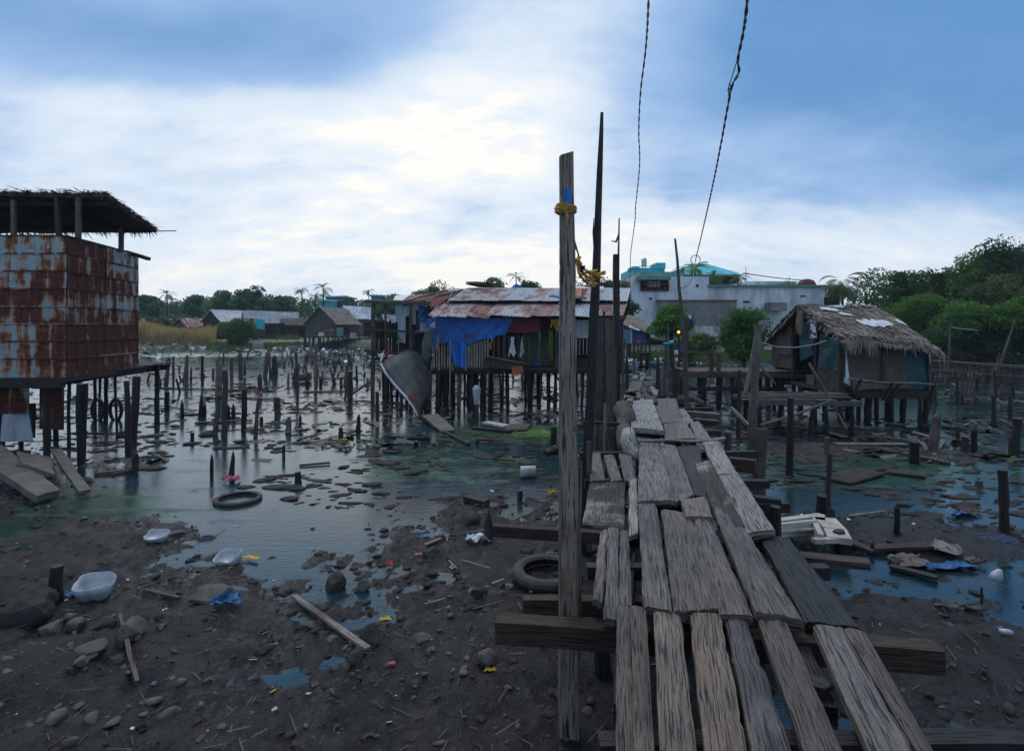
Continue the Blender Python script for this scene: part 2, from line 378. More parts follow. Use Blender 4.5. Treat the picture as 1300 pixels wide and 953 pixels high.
# wide bright break in the overcast, stretched sideways around the sun's bearing
def lobe(px, py, sx, sy):
    """soft bright or dark bank of cloud centred on one bearing and height of the sky"""
    az = math.atan2(px-CX, F); el = math.atan2(HY-py, F)
    a = nt.nodes.new('ShaderNodeMath'); a.operation = 'ARCTAN2'; nt.links.new(sp.outputs[0], a.inputs[0]); nt.links.new(sp.outputs[1], a.inputs[1])
    e = mth(nt, 'ARCSINE', sp.outputs[2])
    q = mth(nt, 'ADD', mth(nt, 'POWER', mth(nt, 'ABSOLUTE', mth(nt, 'DIVIDE', mth(nt, 'SUBTRACT', a.outputs[0], az), sx)), 2), mth(nt, 'POWER', mth(nt, 'ABSOLUTE', mth(nt, 'DIVIDE', mth(nt, 'SUBTRACT', e, el), sy)), 2))
    return mth(nt, 'EXPONENT', mth(nt, 'MULTIPLY', q, -1))
f = .0
rag = mth(nt, 'ADD', mth(nt, 'MULTIPLY', mth(nt, 'SUBTRACT', med, .5), .9), mth(nt, 'MULTIPLY', mth(nt, 'SUBTRACT', fine, .5), .7))
for (px, py, sx, sy, am) in ((520, 175, .30, .085, .34), (270, 195, .20, .055, .24), (700, 60, .22, .17, .12), (620, 150, .15, .12, .24), (400, 320, .60, .16, .42), (820, 340, .45, .12, .30), (600, 390, .9, .05, .03), (150, 15, .15, .06, .24),
                             (90, 105, .26, .085, -.18), (370, 70, .20, .08, -.12), (1200, 110, .34, .2, -.22), (1150, 335, .3, .05, .12), (1000, 215, .2, .05, .10), (960, 60, .12, .14, -.06), (880, 225, .2, .04, -.08)):
    f = mth(nt, 'ADD', f, mth(nt, 'MULTIPLY', lobe(px, py, sx, sy), mth(nt, 'MULTIPLY_ADD', rag, am*1.5, am)))
f = mth(nt, 'ADD', f, mth(nt, 'MULTIPLY', mth(nt, 'SUBTRACT', big, .5), .60))
f = mth(nt, 'ADD', f, mth(nt, 'MULTIPLY', mth(nt, 'SUBTRACT', med, .5), .50))
f = mth(nt, 'ADD', f, mth(nt, 'MULTIPLY', mth(nt, 'SUBTRACT', fine, .5), .08))
f = mth(nt, 'ADD', f, .425)
f = mth(nt, 'ADD', f, mth(nt, 'MULTIPLY', mth(nt, 'SMOOTH_MIN', mth(nt, 'MAXIMUM', mth(nt, 'MULTIPLY', mth(nt, 'SUBTRACT', sp.outputs[2], .52), 3.0), 0), 1.0, .1), .12))
f = mth(nt, 'ADD', f, mth(nt, 'MULTIPLY', mth(nt, 'MAXIMUM', mth(nt, 'MULTIPLY', mth(nt, 'ADD', sp.outputs[1], 0.1), -1), 0), .08))
cc = ramp(nt, [(0.0, (.055, .205, .44)), (.24, (.13, .31, .60)), (.46, (.34, .51, .79)), (.64, (.64, .75, .89)), (.82, (.79, .86, .94)), (.97, (.93, .94, .93)), (1.0, (.99, .97, .92))], f)
sc10 = nt.nodes.new('ShaderNodeVectorMath'); sc10.operation = 'SCALE'; nt.links.new(cc, sc10.inputs[0]); sc10.inputs['Scale'].default_value = 10.0
mix = mixc(nt, .93, sky.outputs[0], sc10.outputs[0])
nt.links.new(mix, bg.inputs['Color']); bg.inputs['Strength'].default_value = .1
# ================================================================ ground
SH_U = [-1.6, -1.0, -.6, -.3, 0, .12, .22, .4, .55, .7, 1.0, 1.6]; SH_Y = [55, 60, 70, 74, 66, 56, 46, 44, 42, 36, 31, 28]
YB_U = [-1.6, -.9, -.62, -.5, -.34, -.2, -.05, .1, .35, .5, .62, .9, 1.6]; YB_Y = [6.9, 6.9, 7.6, 6.4, 5.3, 6.5, 6.8, 6.5, 5.6, 3.3, 3.6, 3.6, 3.4]
def height(X, Y):
    X = np.asarray(X, float); Y = np.asarray(Y, float); Yp = np.maximum(Y, 1.0); u = X/Yp
    yb = np.interp(u, YB_U, YB_Y); sh = np.interp(u, SH_U, SH_Y)
    h = -.088+.135*sstep(-4.6, 3.2, yb-Y+1.6*fbm(X, Y, 4, .6))
    h = h+.06*fbm(X, Y, 4, .55)+.045*fbm(X+40, Y, 4, 2.4)+(.10*np.maximum(0, fbm(X, Y+33, 4, 3.6)-.10)+.035*fbm(X, Y*1.4+3, 4, 4.5))*sstep(16, 10, Y)
    near = sstep(16, 7, Y)
    h = h+.022*sstep(6.2, 4.6, Y)
    h = h+near*(.020*fbm(X, Y+70, 4, 7)+.020*(.5-np.abs(fbm(X+11, Y, 4, 3.2)))+.010*(1-2*np.abs(fbm(X, Y+5, 3, 11)))-.012+.006*fbm(X, Y, 3, 25))
    h = h+.05*sstep(12, 30, Y)*fbm(X*.6, Y*1.2+9, 3, 1.6)
    h = h+sstep(9, 13, Y)*sstep(50, 30, Y)*(.022+.06*fbm(X*.9+5, Y*2.2, 5, .8)+.05*np.maximum(0, fbm(X*.5, Y*1.7+50, 4, .9)-.2))
    def isl(px, py, rx, ry, a):
        g = G(px, py); return a*np.exp(-((X-g.x)/rx)**2-((Y-g.y)/ry)**2)
    for t in ((450, 513, 3.0, .9, .10), (330, 505, 3.2, .8, .06), (600, 548, 1.8, .6, .05), (1130, 575, 3.2, .6, .10), (1060, 566, 2.0, .5, .08), (1230, 582, 2.0, .4, .07),
              (1120, 672, 2.0, .75, .12), (1230, 700, 1.0, .35, .09), (1250, 830, 1.0, .35, .10), (1130, 850, .8, .3, .08), (1190, 770, .6, .2, .06), (1200, 640, .9, .3, .05), (980, 690, .8, .6, .08), (60, 590, 1.6, .8, .12), (20, 620, 1.2, .6, .05), (300, 560, 1.5, .25, .05),
              (260, 470, 5, 1.5, .05), (420, 480, 6, 1.3, .05), (150, 560, 1.2, .5, .05), (640, 470, 5, 1.5, .05), (930, 470, 5, 1.5, .05)):
        h = h+isl(*t)
    bank = sstep(-1, 13, Y-sh+2.5*fbm(X, Y, 3, .12)); bank2 = sstep(0, 60, Y-sh-8)
    h = h+bank*.85+bank2*1.2+bank*.12*fbm(X, Y, 4, .8)
    return h
def hz(x, y): return float(height(np.array([x]), np.array([y]))[0])
def on(px, py, dz=0.0):
    """point of the ground seen at this height of the view, standing on the mud or on the water"""
    g = G(px, py); return Vector((g.x, g.y, max(hz(g.x, g.y), 0.0)+dz))
nu, nv = 760, 700
U = np.linspace(-1.55, 1.55, nu); T = np.linspace(0, 1, nv)
Yr = -6.4+3.4*np.exp(T*math.log(306/3.4))
YY, UU = np.meshgrid(Yr, U, indexing='ij'); XX = UU*(YY+4.5)
HH = height(XX, YY)
me = bpy.data.meshes.new('mud_ground'); nvt = nu*nv
me.vertices.add(nvt); me.vertices.foreach_set('co', np.stack([XX, YY, HH], -1).astype(np.float32).ravel())
ii = np.arange((nv-1)*(nu-1)); r_, c_ = ii//(nu-1), ii % (nu-1); a = r_*nu+c_
fi = np.stack([a, a+1, a+nu+1, a+nu], -1).astype(np.int32)
me.loops.add(len(ii)*4); me.loops.foreach_set('vertex_index', fi.ravel())
me.polygons.add(len(ii)); me.polygons.foreach_set('loop_start', np.arange(0, len(ii)*4, 4, dtype=np.int32)); me.update(calc_edges=True)
m, nt, bs = newmat('wet_mud'); p = posn(nt)
a_ = noise(nt, p, 1.1, 6, .65); b_ = noise(nt, p, 9, 6, .7); c_n = noise(nt, p, 55, 4, .7)
t = mth(nt, 'ADD', mth(nt, 'MULTIPLY', a_, .5), mth(nt, 'MULTIPLY', b_, .5))
col = ramp(nt, [(.34, (.005, .0045, .004)), (.5, (.0125, .0105, .009)), (.68, (.038, .031, .025))], t)
col = mixc(nt, ramp(nt, [(.60, g3(0)), (.68, g3(.7))], noise(nt, p, 22, 4, .7)), col, (.06, .052, .046))
sp = nt.nodes.new('ShaderNodeSeparateXYZ'); nt.links.new(p, sp.inputs[0])
# dry earth with dusty rubbish on the banks
drym = ramp(nt, [(.16, g3(0)), (.5, g3(1))], sp.outputs[2])
dry = ramp(nt, [(.35, (.05, .055, .05)), (.5, (.12, .12, .11)), (.66, (.24, .25, .25))], noise(nt, p, 2.4, 7, .75))
dry = mixc(nt, ramp(nt, [(.46, g3(0)), (.56, g3(.8))], noise(nt, p, .13, 4, .6)), dry, (.05, .09, .025))
col = mixc(nt, drym, col, dry)
nt.links.new(col, bs.inputs['Base Color'])
wet = ramp(nt, [(.05, g3(.11)), (.10, g3(.42)), (.19, g3(.75))], mth(nt, 'ADD', mth(nt, 'ADD', sp.outputs[2], .03), mth(nt, 'MULTIPLY', mth(nt, 'SUBTRACT', b_, .5), .16)))
nt.links.new(wet, bs.inputs['Roughness']); bs.inputs['Specular IOR Level'].default_value = .35
bump(nt, bs, mth(nt, 'ADD', b_, mth(nt, 'MULTIPLY', c_n, .45)), 1.0, .05)
tag(link('mud_ground', me, m, org=Vector((0, 0, 0)), smooth=True), kind='structure')
# water
mb = MB(); mb.sheet((-620, -4, 0), (620, -4, 0), (620, 298, 0), (-620, 298, 0), 8, 8)
m, nt, bs = newmat('shallow_dirty_water'); p = posn(nt)
a_ = noise(nt, p, .55, 5, .62); st = noise(nt, p, 1, 5, .68, (.8, 2.2, 1), .6); f_ = noise(nt, p, 1, 4, .65, (5, 13, 1))
def blob(px, py, rx, ry):
    g = G(px, py); s = nt.nodes.new('ShaderNodeVectorMath'); s.operation = 'SUBTRACT'; nt.links.new(p, s.inputs[0]); s.inputs[1].default_value = (g.x, g.y, 0)
    mp = nt.nodes.new('ShaderNodeVectorMath'); mp.operation = 'MULTIPLY'; nt.links.new(s.outputs[0], mp.inputs[0]); mp.inputs[1].default_value = (1/rx, 1/ry, 0)
    ln = nt.nodes.new('ShaderNodeVectorMath'); ln.operation = 'LENGTH'; nt.links.new(mp.outputs[0], ln.inputs[0])
    return mth(nt, 'EXPONENT', mth(nt, 'MULTIPLY', mth(nt, 'POWER', ln.outputs['Value'], 2), -1))
g = blob(60, 655, 2.6, 1.6)
for t in ((640, 550, 2.6, 1.6), (560, 590, 2.0, 1.6), (1060, 590, 4.0, 2.2), (1230, 690, 1.6, .8), (270, 450, 12, 6)): g = mth(nt, 'MAXIMUM', g, blob(*t))
gm = ramp(nt, [(.44, g3(0)), (.56, g3(.85))], mth(nt, 'MULTIPLY', mth(nt, 'ADD', mth(nt, 'MULTIPLY', st, .7), mth(nt, 'MULTIPLY', f_, .62)), mth(nt, 'POWER', g, .5)))
alg = ramp(nt, [(.42, (.010, .03, .02)), (.62, (.04, .09, .03))], mth(nt, 'ADD', mth(nt, 'MULTIPLY', f_, .5), mth(nt, 'MULTIPLY', a_, .5)))
brt = blob(690, 548, .9, .5); alg = mixc(nt, brt, alg, (.10, .20, .03)); alg = mixc(nt, blob(260, 452, 9, 5), alg, (.26, .30, .14))
murk = ramp(nt, [(.36, (.005, .018, .024)), (.58, (.014, .038, .05))], a_); murk = mixc(nt, ramp(nt, [(.50, g3(0)), (.58, g3(.8))], noise(nt, p, 1, 6, .7, (.9, 1.6, 1), .5)), murk, (.030, .028, .024))
nt.links.new(mixc(nt, gm, murk, alg), bs.inputs['Base Color'])
scum = ramp(nt, [(.54, g3(0)), (.62, g3(1))], st)
nt.links.new(mth(nt, 'ADD', mth(nt, 'MULTIPLY', gm, .28), mth(nt, 'MULTIPLY_ADD', scum, .22, .02)), bs.inputs['Roughness'])
bs.inputs['IOR'].default_value = 1.36; bs.inputs['Specular Tint'].default_value = (.50, .80, 1, 1); bs.inputs['Specular IOR Level'].default_value = .75  # blue specular tint puts reflected sky colour into the water
bump(nt, bs, mth(nt, 'ADD', f_, mth(nt, 'MULTIPLY', noise(nt, p, 1, 4, .7, (18, 40, 1)), .35)), .30, .012)
tag(link('water', mb.mesh('water'), m, org=Vector((0, 0, 0))), kind='structure')
# haze
mb = MB(); mb.box((0, 146.0, 14.0), 1300, 312, 32)
hm = bpy.data.materials.new('haze_air'); hm.use_nodes = True; nt = hm.node_tree
for n_ in list(nt.nodes): nt.nodes.remove(n_)
out = nt.nodes.new('ShaderNodeOutputMaterial'); pv = nt.nodes.new('ShaderNodeVolumePrincipled')
pv.inputs['Color'].default_value = (.80, .90, 1, 1); pv.inputs['Density'].default_value = .0004; pv.inputs['Anisotropy'].default_value = .2
nt.links.new(pv.outputs[0], out.inputs['Volume'])
tag(link('haze', mb.mesh('haze'), hm), kind='stuff')
# ================================================================ deck walkway
DZ = 1.0
walk = thing('plank_walkway', (1.2, 2.2, 0), 'rickety raised walkway of split grey planks running away over the mud', 'walkway')
def plank(q, z=DZ, th=.045, mat='deck', parent=walk, rag=.012, rise=None, gap=.0):
    """q: corners far-left, far-right, near-right, near-left as seen; laid flat at height z"""
    mx_ = sum(x for x, y in q)/4; q = [(x+(1.1 if x > (q[0][0]+q[1][0])/2 and i_ in (1, 2) else -1.1)*(y-415)/350, y) for i_, (x, y) in enumerate(q)]
    c = [G(x, y, z) for x, y in q]
    if rise:
        for i, r in enumerate(rise): c[i].z += r
    fl, fr, nr, nl = c
    L = ((fl-nl).length+(fr-nr).length)/2; Wd = ((fl-fr).length+(nl-nr).length)/2
    nL = max(5, min(90, int(L/.022))); nW = max(4, min(26, int(Wd/.018)))
    mb = MB(); s1, s2, s3 = R(0, 99), R(0, 99), R(0, 99); b = 0; ou, ov = R(0, 40), R(0, 40)
    tw = R(-.006, .006); zb = R(-.004, .004)
    I, J = np.meshgrid(np.arange(nL+1), np.arange(nW+1), indexing='ij')
    t = I/nL; q_ = J/nW
    # ragged outline
    eL = .45*rag*(fbm(t*L*5+s1, t*0+s2, 4)*1.6+np.maximum(0, fbm(t*L*9, t*0+s3, 2)-.35)*4)*(1-q_)
    eR = -.45*rag*(fbm(t*L*5+s2, t*0+s1, 4)*1.6+np.maximum(0, fbm(t*L*9, t*0+s3+9, 2)-.35)*4)*q_
    cross = (eL+eR)
    eN = rag*1.5*fbm(q_*Wd*22+s1, q_*0+5, 3)*(np.clip((.12-t)/.12, 0, 1)); eF = rag*1.5*fbm(q_*Wd*22+s1, q_*0+15, 3)*(np.clip((t-.88)/.12, 0, 1))
    V = q_*Wd; Uu = t*L
    dz = .0045*fbm(Uu*1.5+s1, V*38+s2, 3)+.006*fbm(Uu*1.2+s3, V*5, 3)+tw*(q_-.5)*2+zb
    dz -= .012*np.clip(fbm(Uu*1.3+s2, V*26+s1, 3)-.32, 0, 1)*3
    dz -= .010*np.clip(1-np.minimum(q_, 1-q_)*nW/1.0, 0, 1)
    nlv, nrv, flv, frv = [np.array(x) for x in (nl, nr, fl, fr)]
    Pn = (nlv*(1-q_)[..., None]+nrv*q_[..., None])*(1-t)[..., None]+(flv*(1-q_)[..., None]+frv*q_[..., None])*t[..., None]
    ax = (nrv-nlv)/np.linalg.norm(nrv-nlv); al = (flv-nlv)/np.linalg.norm(flv-nlv)
    Pn = Pn+ax*cross[..., None]+al*(eN+eF)[..., None]; Pn[..., 2] += dz
    top = Pn.reshape(-1, 3); m_ = len(top); W1 = nW+1
    mb.v = [Vector(p) for p in top]
    # rim and underside
    for i in range(nL):
        for j in range(nW):
            a = i*W1+j
            mb.face([a, a+1, a+W1+1, a+W1], [(ou+i/nL*L, ov+j/nW*Wd), (ou+i/nL*L, ov+(j+1)/nW*Wd), (ou+(i+1)/nL*L, ov+(j+1)/nW*Wd), (ou+(i+1)/nL*L, ov+j/nW*Wd)])
    rim = [j for j in range(W1)]+[i*W1+nW for i in range(1, nL+1)]+[nL*W1+j for j in range(nW-1, -1, -1)]+[i*W1 for i in range(nL-1, 0, -1)]
    base = len(mb.v)
    for k in rim: p = mb.v[k]; mb.v.append(Vector((p.x, p.y, p.z-th)))
    n = len(rim); ll = 0
    for k in range(n):
        k2 = (k+1) % n; dl = (mb.v[rim[k]]-mb.v[rim[k2]]).length
        mb.face([rim[k2], rim[k], base+k, base+k2], [(ou+ll+dl, ov), (ou+ll, ov), (ou+ll, ov+th), (ou+ll+dl, ov+th)]); ll += dl
    # underside strips
    for i in range(nL):
        l1 = base+n-i if i else base; l2 = base+n-i-1
        r1 = base+nW+i; r2 = base+nW+i+1
        if i == nL-1: l2 = base+nW+nL+nW
        mb.face([l1, l2, r2, r1], [(0, 0), (.02, 0), (.02, Wd), (0, Wd)])
    return mb.build('plank', M[mat], parent, smooth=False)
PL = [
 (((784, 767), (801, 768), (806, 1000), (783, 1000)), 'decknew', 0), (((802, 768), (819, 769), (832, 1000), (807, 1000)), 'decknew', .003),
 (((831, 774), (863, 775), (888, 1000), (842, 1000)), 'deckwarm', 0), (((877, 777), (914, 779), (955, 1000), (902, 1000)), 'deckwarm', .004),
 (((921, 779), (946, 782), (1022, 1000), (965, 1000)), 'deck', 0), (((961, 777), (995, 782), (1090, 1000), (1040, 1000)), 'decknew', .006),
 (((1033, 791), (1068, 794), (1190, 1000), (1128, 1000)), 'deck', 0), (((1072, 797), (1097, 799), (1215, 1000), (1195, 1000)), 'decknew', -.004),
 (((763, 671), (772, 671), (766, 761), (752, 759)), 'deck', -.02), (((773, 669), (785, 670), (783, 785), (768, 784)), 'deck', -.015), (((788, 672), (798, 672), (801, 767), (786, 765)), 'deck', -.02),
 (((810, 624), (831, 626), (852, 774), (818, 768)), 'deck', .012), (((840, 645), (880, 650), (914, 772), (857, 773)), 'deckwarm', .02),
 (((881, 654), (901, 657), (956, 780), (915, 779)), 'deckwarm', .024), (((904, 640), (940, 660), (1019, 786), (960, 777)), 'deck', .03),
 (((883, 588), (901, 584), (947, 668), (913, 664)), 'peel', .034), (((912, 602), (936, 600), (983, 672), (948, 676)), 'deckpale', .03),
 (((964, 676), (1003, 683), (1092, 795), (1024, 788)), 'deckdark', -.03),
 (((812, 561), (837, 562), (859, 635), (810, 635)), 'deck', .03), (((838, 562), (858, 566), (881, 628), (859, 636)), 'deck', .034),
 (((860, 566), (888, 566), (897, 632), (882, 628)), 'deckdark', .02), (((864, 632), (897, 631), (904, 656), (872, 654)), 'deckwarm', .045),
 (((799, 608), (808, 608), (809, 676), (799, 678)), 'deckpale', .0), (((750, 575), (762, 575), (767, 609), (750, 610)), 'deck', -.03),
 (((767, 577), (779, 577), (789, 609), (777, 610)), 'deck', -.03), (((786, 575), (801, 578), (808, 608), (794, 610)), 'deck', -.02),
 (((749, 612), (793, 611), (792, 669), (740, 665)), 'peel', -.05),
 (((829, 506), (858, 505), (867, 535), (841, 537)), 'deckwarm', .05),
 (((843, 532), (857, 532), (860, 556), (844, 556)), 'deck', .045), (((855, 532), (867, 530), (884, 556), (861, 556)), 'deckwarm', .042),
 (((859, 519), (869, 519), (881, 536), (873, 538)), 'deckpale', .03), (((876, 536), (887, 534), (903, 556), (885, 557)), 'deckpale', .035),
 (((892, 561), (913, 560), (936, 600), (912, 602)), 'deckpale', .038),
 (((803, 483), (817, 482), (812, 496), (797, 494)), 'decknew', .10), (((817, 483), (827, 483), (831, 497), (813, 497)), 'deckdark', .09), (((824, 488), (829, 487), (835, 501), (830, 501)), 'deckpale', .11),
]
for q, mt, dz in PL:
    pl_ = plank(q, DZ+dz, mat=mt, rag=.012 if mt not in ('decknew',) else .004)
    if mt == 'deckdark': tag(pl_, 'charred black plank')
    if mt == 'peel': tag(pl_, 'plank with flaking pale paint')
# thick raised slab of the second bay and the dark beam under its near edge
s_ = plank(((804, 508), (828, 506), (843, 545), (801, 542)), DZ+.14, th=.07, mat='deckpale'); tag(s_, 'broad pale sun-bleached plank')
mb = MB(); mb.beam(G(806, 549, DZ), G(843, 551, DZ), .12, .10, jit=.005); mb.build('beam', M['postdark'], walk)
# short broken boards heaped where the path meets the far bays
for k in range(34):
    py = R(470, 506); px = 808+ (506-py)*.12+R(-15, 24); z = DZ+.02+R(0, .12)
    w_ = R(5, 14)*(py-415)/90; l_ = R(2, 8)*(py-415)/85
    sk = R(-4, 4)
    plank(((px-w_/2+sk, py), (px+w_/2+sk, py+R(-1, 1)), (px+w_/2, py+l_), (px-w_/2, py+l_+R(-1, 1))), z, .03, random.choice(['deck', 'deckpale', 'deckwarm', 'deckdark']), rag=.02)
# cross beams and bearers
NB = MB()
def cb(p0, p1, w, h, mat, name='beam', jit=.006):
    mb = MB(); mb.beam(p0, p1, w, h, jit=jit); return mb.build(name, M[mat], walk)
b1 = cb(P(631, 797, 3.42), P(1193, 834, 3.02), .12, .13, 'postbrown'); tag(b1, 'thick split brown cross beam')
cb(P(664, 768, 3.88), P(1000, 770, 3.85), .09, .11, 'postbrown')
cb(P(626, 672, 4.75), P(1000, 700, 4.4), .08, .09, 'postbrown')
cb(P(1010, 708, 4.3), P(1104, 716, 4.1), .12, .05, 'postbrown')
for py, x0, x1 in ((575, 735, 960), (610, 742, 975), (640, 745, 1000), (545, 780, 915), (520, 790, 905), (503, 795, 890), (940, 760, 1300), (720, 745, 1050)):
    Y = 1.72*F/(py-415); cb(P(x0, py, Y)-Vector((0, 0, .03)), P(x1, py+R(-3, 3), Y)-Vector((0, 0, .03)), .09, .09, 'postdark')
for xa, xb in ((790, 806), (850, 826), (930, 846), (1050, 870)):
    g0 = G(xa, 900, .86); g1 = G(xb, 495, .86); g0.z = g1.z = .83; cb(g0, g1, .09, .10, 'postdark')
# flat timbers sticking out of the path on its water side
cb(G(926, 588, .93), G(960, 592, .93), .12, .16, 'postbrown'); cb(G(872, 525, .98), G(914, 528, .98), .14, .10, 'deckwarm'); cb(G(880, 534, .95), G(912, 537, .95), .12, .08, 'postdark')
cb(G(958, 648, .80), G(990, 650, .80), .1, .28, 'postdark')
for (px, py) in ((765, 700), (800, 640), (960, 700), (985, 640), (1040, 860), (930, 590), (810, 560), (880, 545), (790, 590), (800, 520), (850, 510)):
    g = G(px, py, .95); mb = MB(); mb.tube([(g.x+R(-.05, .05), g.y, -.25), (g.x, g.y, .4), (g.x, g.y, .93)], [.06, .055, .05], 8, .15); mb.build('support_post', M['postdark'], walk)
# sticks lying across the planks
def stick(name, pts, r, mat, label, cat, group=None, n=7, rough=.12):
    mb = MB(); mb.tube(pts, r, n, rough); return tag(mb.build(name, M[mat]), label, cat, group)
stick('cane', [G(845, 558, DZ+.09), G(875, 560, DZ+.085), G(900, 559, DZ+.09), G(920, 556, DZ+.10)], .018, 'straw', 'orange-brown bent cane lying across the walkway planks', 'stick')
stick('batten', [G(810, 559, DZ+.085), G(844, 559, DZ+.085)], .02, 'deckpale', 'pale straight batten lying across the walkway beside the bent cane', 'stick')
# driftwood log leaning at the edge
mb = MB(); c0 = P(795, 572, 8.2); c1 = P(792, 515, 9.3)
mb.tube([c0+(c1-c0)*t+Vector((R(-.03, .03), 0, R(-.02, .02))) for t in [i/12 for i in range(13)]], [.13+R(-.025, .025) for _ in range(13)], 16, .12)
tag(mb.build('driftwood_log', M['post'], smooth=True), 'thick dark gnarled log lying along the edge of the walkway', 'log')
mb = MB(); mb.tube([P(797, 548, 7.9), P(797, 558, 7.8), P(800, 570, 7.7), P(806, 580, 7.5), P(812, 583, 7.4)], [.09, .12, .12, .10, .03], 10, .15)
tag(mb.build('knotted_wood_chunk', M['deckpale'], smooth=True), 'pale bleached wood chunk with dark knots on the walkway edge', 'driftwood')
# ================================================================ tall posts
def post(px, pyb, pyt, wpx, label, name='wooden_post', mat='post', lean=0, cat='post', group=None, Y=None, top='flat', sq=False, wt=None, z0=None, curve=0, wb=None):
    """base seen at (px,pyb) in the mud; top at height of pyt, shifted by lean"""
    if Y is None: Y = CZ*F/(pyb-415)
    b = P(px, pyb, Y); b.z = -.2 if z0 is None else z0
    t = P(px+lean, pyt, Y+R(-.1, .1)); wpx *= .88; r = wpx/F*Y/2; rt = (wt or wpx*.85)/F*Y/2
    mb = MB(); n = 9 if not sq else 0
    k = max(4, min(18, int((t-b).length/.16)))
    pts = []; rad = []
    for i in range(k+1):
        q = i/k; p = b.lerp(t, q); jt = r*.11
        pts.append(p+Vector((R(-jt, jt)+curve*math.sin(q*math.pi)*Y/F, R(-jt, jt), 0))); rad.append((r+(rt-r)*q)*(1+R(-.13, .11)))
    if top == 'point': pts += [pts[-1]+Vector((0, 0, r*1.6)), pts[-1]+Vector((R(-r, r)*.4, 0, r*3.6))]; rad += [rad[-1]*.7, rad[-1]*.12]
    if top == 'split': pts += [pts[-1]+Vector((r*.3, 0, r*1.3))]; rad += [rad[-1]*.45]
    if sq:
        pv = None; ou = R(0, 30); L = 0
        for i in range(k+1):
            rr = rad[i]; p = pts[i] if i else b; bb = len(mb.v)
            mb.v += [p+Vector((-rr, -rr*.7, 0)), p+Vector((rr, -rr*.7, 0)), p+Vector((rr, rr*.7, 0)), p+Vector((-rr, rr*.7, 0))]
            if pv is not None:
                dl = (t-b).length/k
                for a in range(4):
                    c = (a+1) % 4; mb.face([pv+a, pv+c, bb+c, bb+a], [(ou+L, a*.2), (ou+L, a*.2+.2), (ou+L+dl, a*.2+.2), (ou+L+dl, a*.2)])
                L += dl
            else: mb.face([bb+3, bb+2, bb+1, bb])
            pv = bb
        mb.face([pv, pv+1, pv+2, pv+3], [(0, 0), (.05, 0), (.05, .05), (0, .05)])
    else: mb.tube(pts, rad, n, .2)
    return tag(mb.build(name, M[mat]), label, cat, group)
# foreground mooring post
Yp = 3.56
main = thing('mooring_post', (P(722, 900, Yp).x, Yp, 0), 'tall square grey post standing beside the walkway, bound with yellow rope near its top', 'post')
mb = MB(); k = 16; prev = None; L = 0
bx, tx = P(723, 900, Yp).x, P(719, 195, Yp).x; zt = P(0, 196, Yp).z
for i in range(k+1):
    q = i/k; z = -.3+(zt+.3)*q; x = bx+(tx-bx)*q+R(-.003, .003); r = .064+(.042-.064)*min(1, max(0, (q-.15)/.85)); bb = len(mb.v)
    jj = [R(-.004, .004) for _ in range(8)]
    zz2 = [z]*8
    if i == k: zz2 = [z-.02, z-.012, z, z+.012, z+.015, z, z-.015, z-.02]
    for a in range(8):
        th = [(-1, -.75), (-.75, -1), (.75, -1), (1, -.75), (1, .75), (.75, 1), (-.75, 1), (-1, .75)][a]
        mb.v.append(Vector((x+th[0]*(r+jj[a]), Yp+th[1]*(r+jj[a])*.9, zz2[a])))
    if prev is not None:
        for a in range(8):
            c = (a+1) % 8; u0 = L; u1 = L+(zt+.3)/k
            mb.face([prev+a, prev+c, bb+c, bb+a], [(u0, a*.045), (u0, a*.045+.045), (u1, a*.045+.045), (u1, a*.045)])
        L += (zt+.3)/k
    prev = bb
mb.face([prev+a for a in range(8)], [(.02*a, 0) for a in range(8)])
mb.build('shaft', M['postlight'], main)
mb = MB(); mb.beam(P(733, 790, Yp+.03)+Vector((0, 0, -.1)), P(731, 578, Yp+.03), .05, .07, up=(0, 1, 0), jit=.004); tag(mb.build('splint', M['post'], main), 'short timber nailed to its side')
mb = MB()
for i in range(9): z = P(0, 300+i*26, Yp).z; mb.box((P(710.5, 0, Yp).x, Yp-.02, z), .006, .04, .09)
mb.build('blue_paint', M['bluepl'], main)
mb = MB(); mb.sheet(P(714, 258, Yp-.05), P(726, 258, Yp-.05), P(724, 239, Yp-.052), P(716, 240, Yp-.052), 6, 6, lambda u, v, s, t: .004*math.sin(s*12))
tag(mb.build('blue_strap', M['blue'], solid=.006), 'blue plastic strap tied round the top of the roped post', 'strap')
mb = MB()
for j, (py, rr) in enumerate(((262, .052), (266, .056), (270, .054), (265, .060), (268, .060))):
    c = P(718, py, Yp); mb.tube([c+Vector((math.cos(a)*rr*1.05, math.sin(a)*rr*1.05, .006*math.sin(a*2+j))) for a in [i*math.pi/9 for i in range(19)]], .009, 6, .15, cap=False)
c = P(716, 267, Yp-.06)
for i in range(7): mb.tube([c+Vector((R(-.03, .03), R(-.01, .01), R(-.02, .02))) for _ in range(4)], .009, 6, .1)
mb.tube([P(719, 268, Yp-.065), P(720, 276, Yp-.07), P(719.5, 286, Yp-.066)], [.012, .014, .007], 6, .2)
mb.tube([P(713, 262, Yp-.065), P(712, 254, Yp-.06), P(713, 249, Yp-.06)], [.01, .01, .005], 6, .2)
tag(mb.build('rope_binding', M['rope']), 'yellow rope wound and knotted round the tall square post', 'rope')
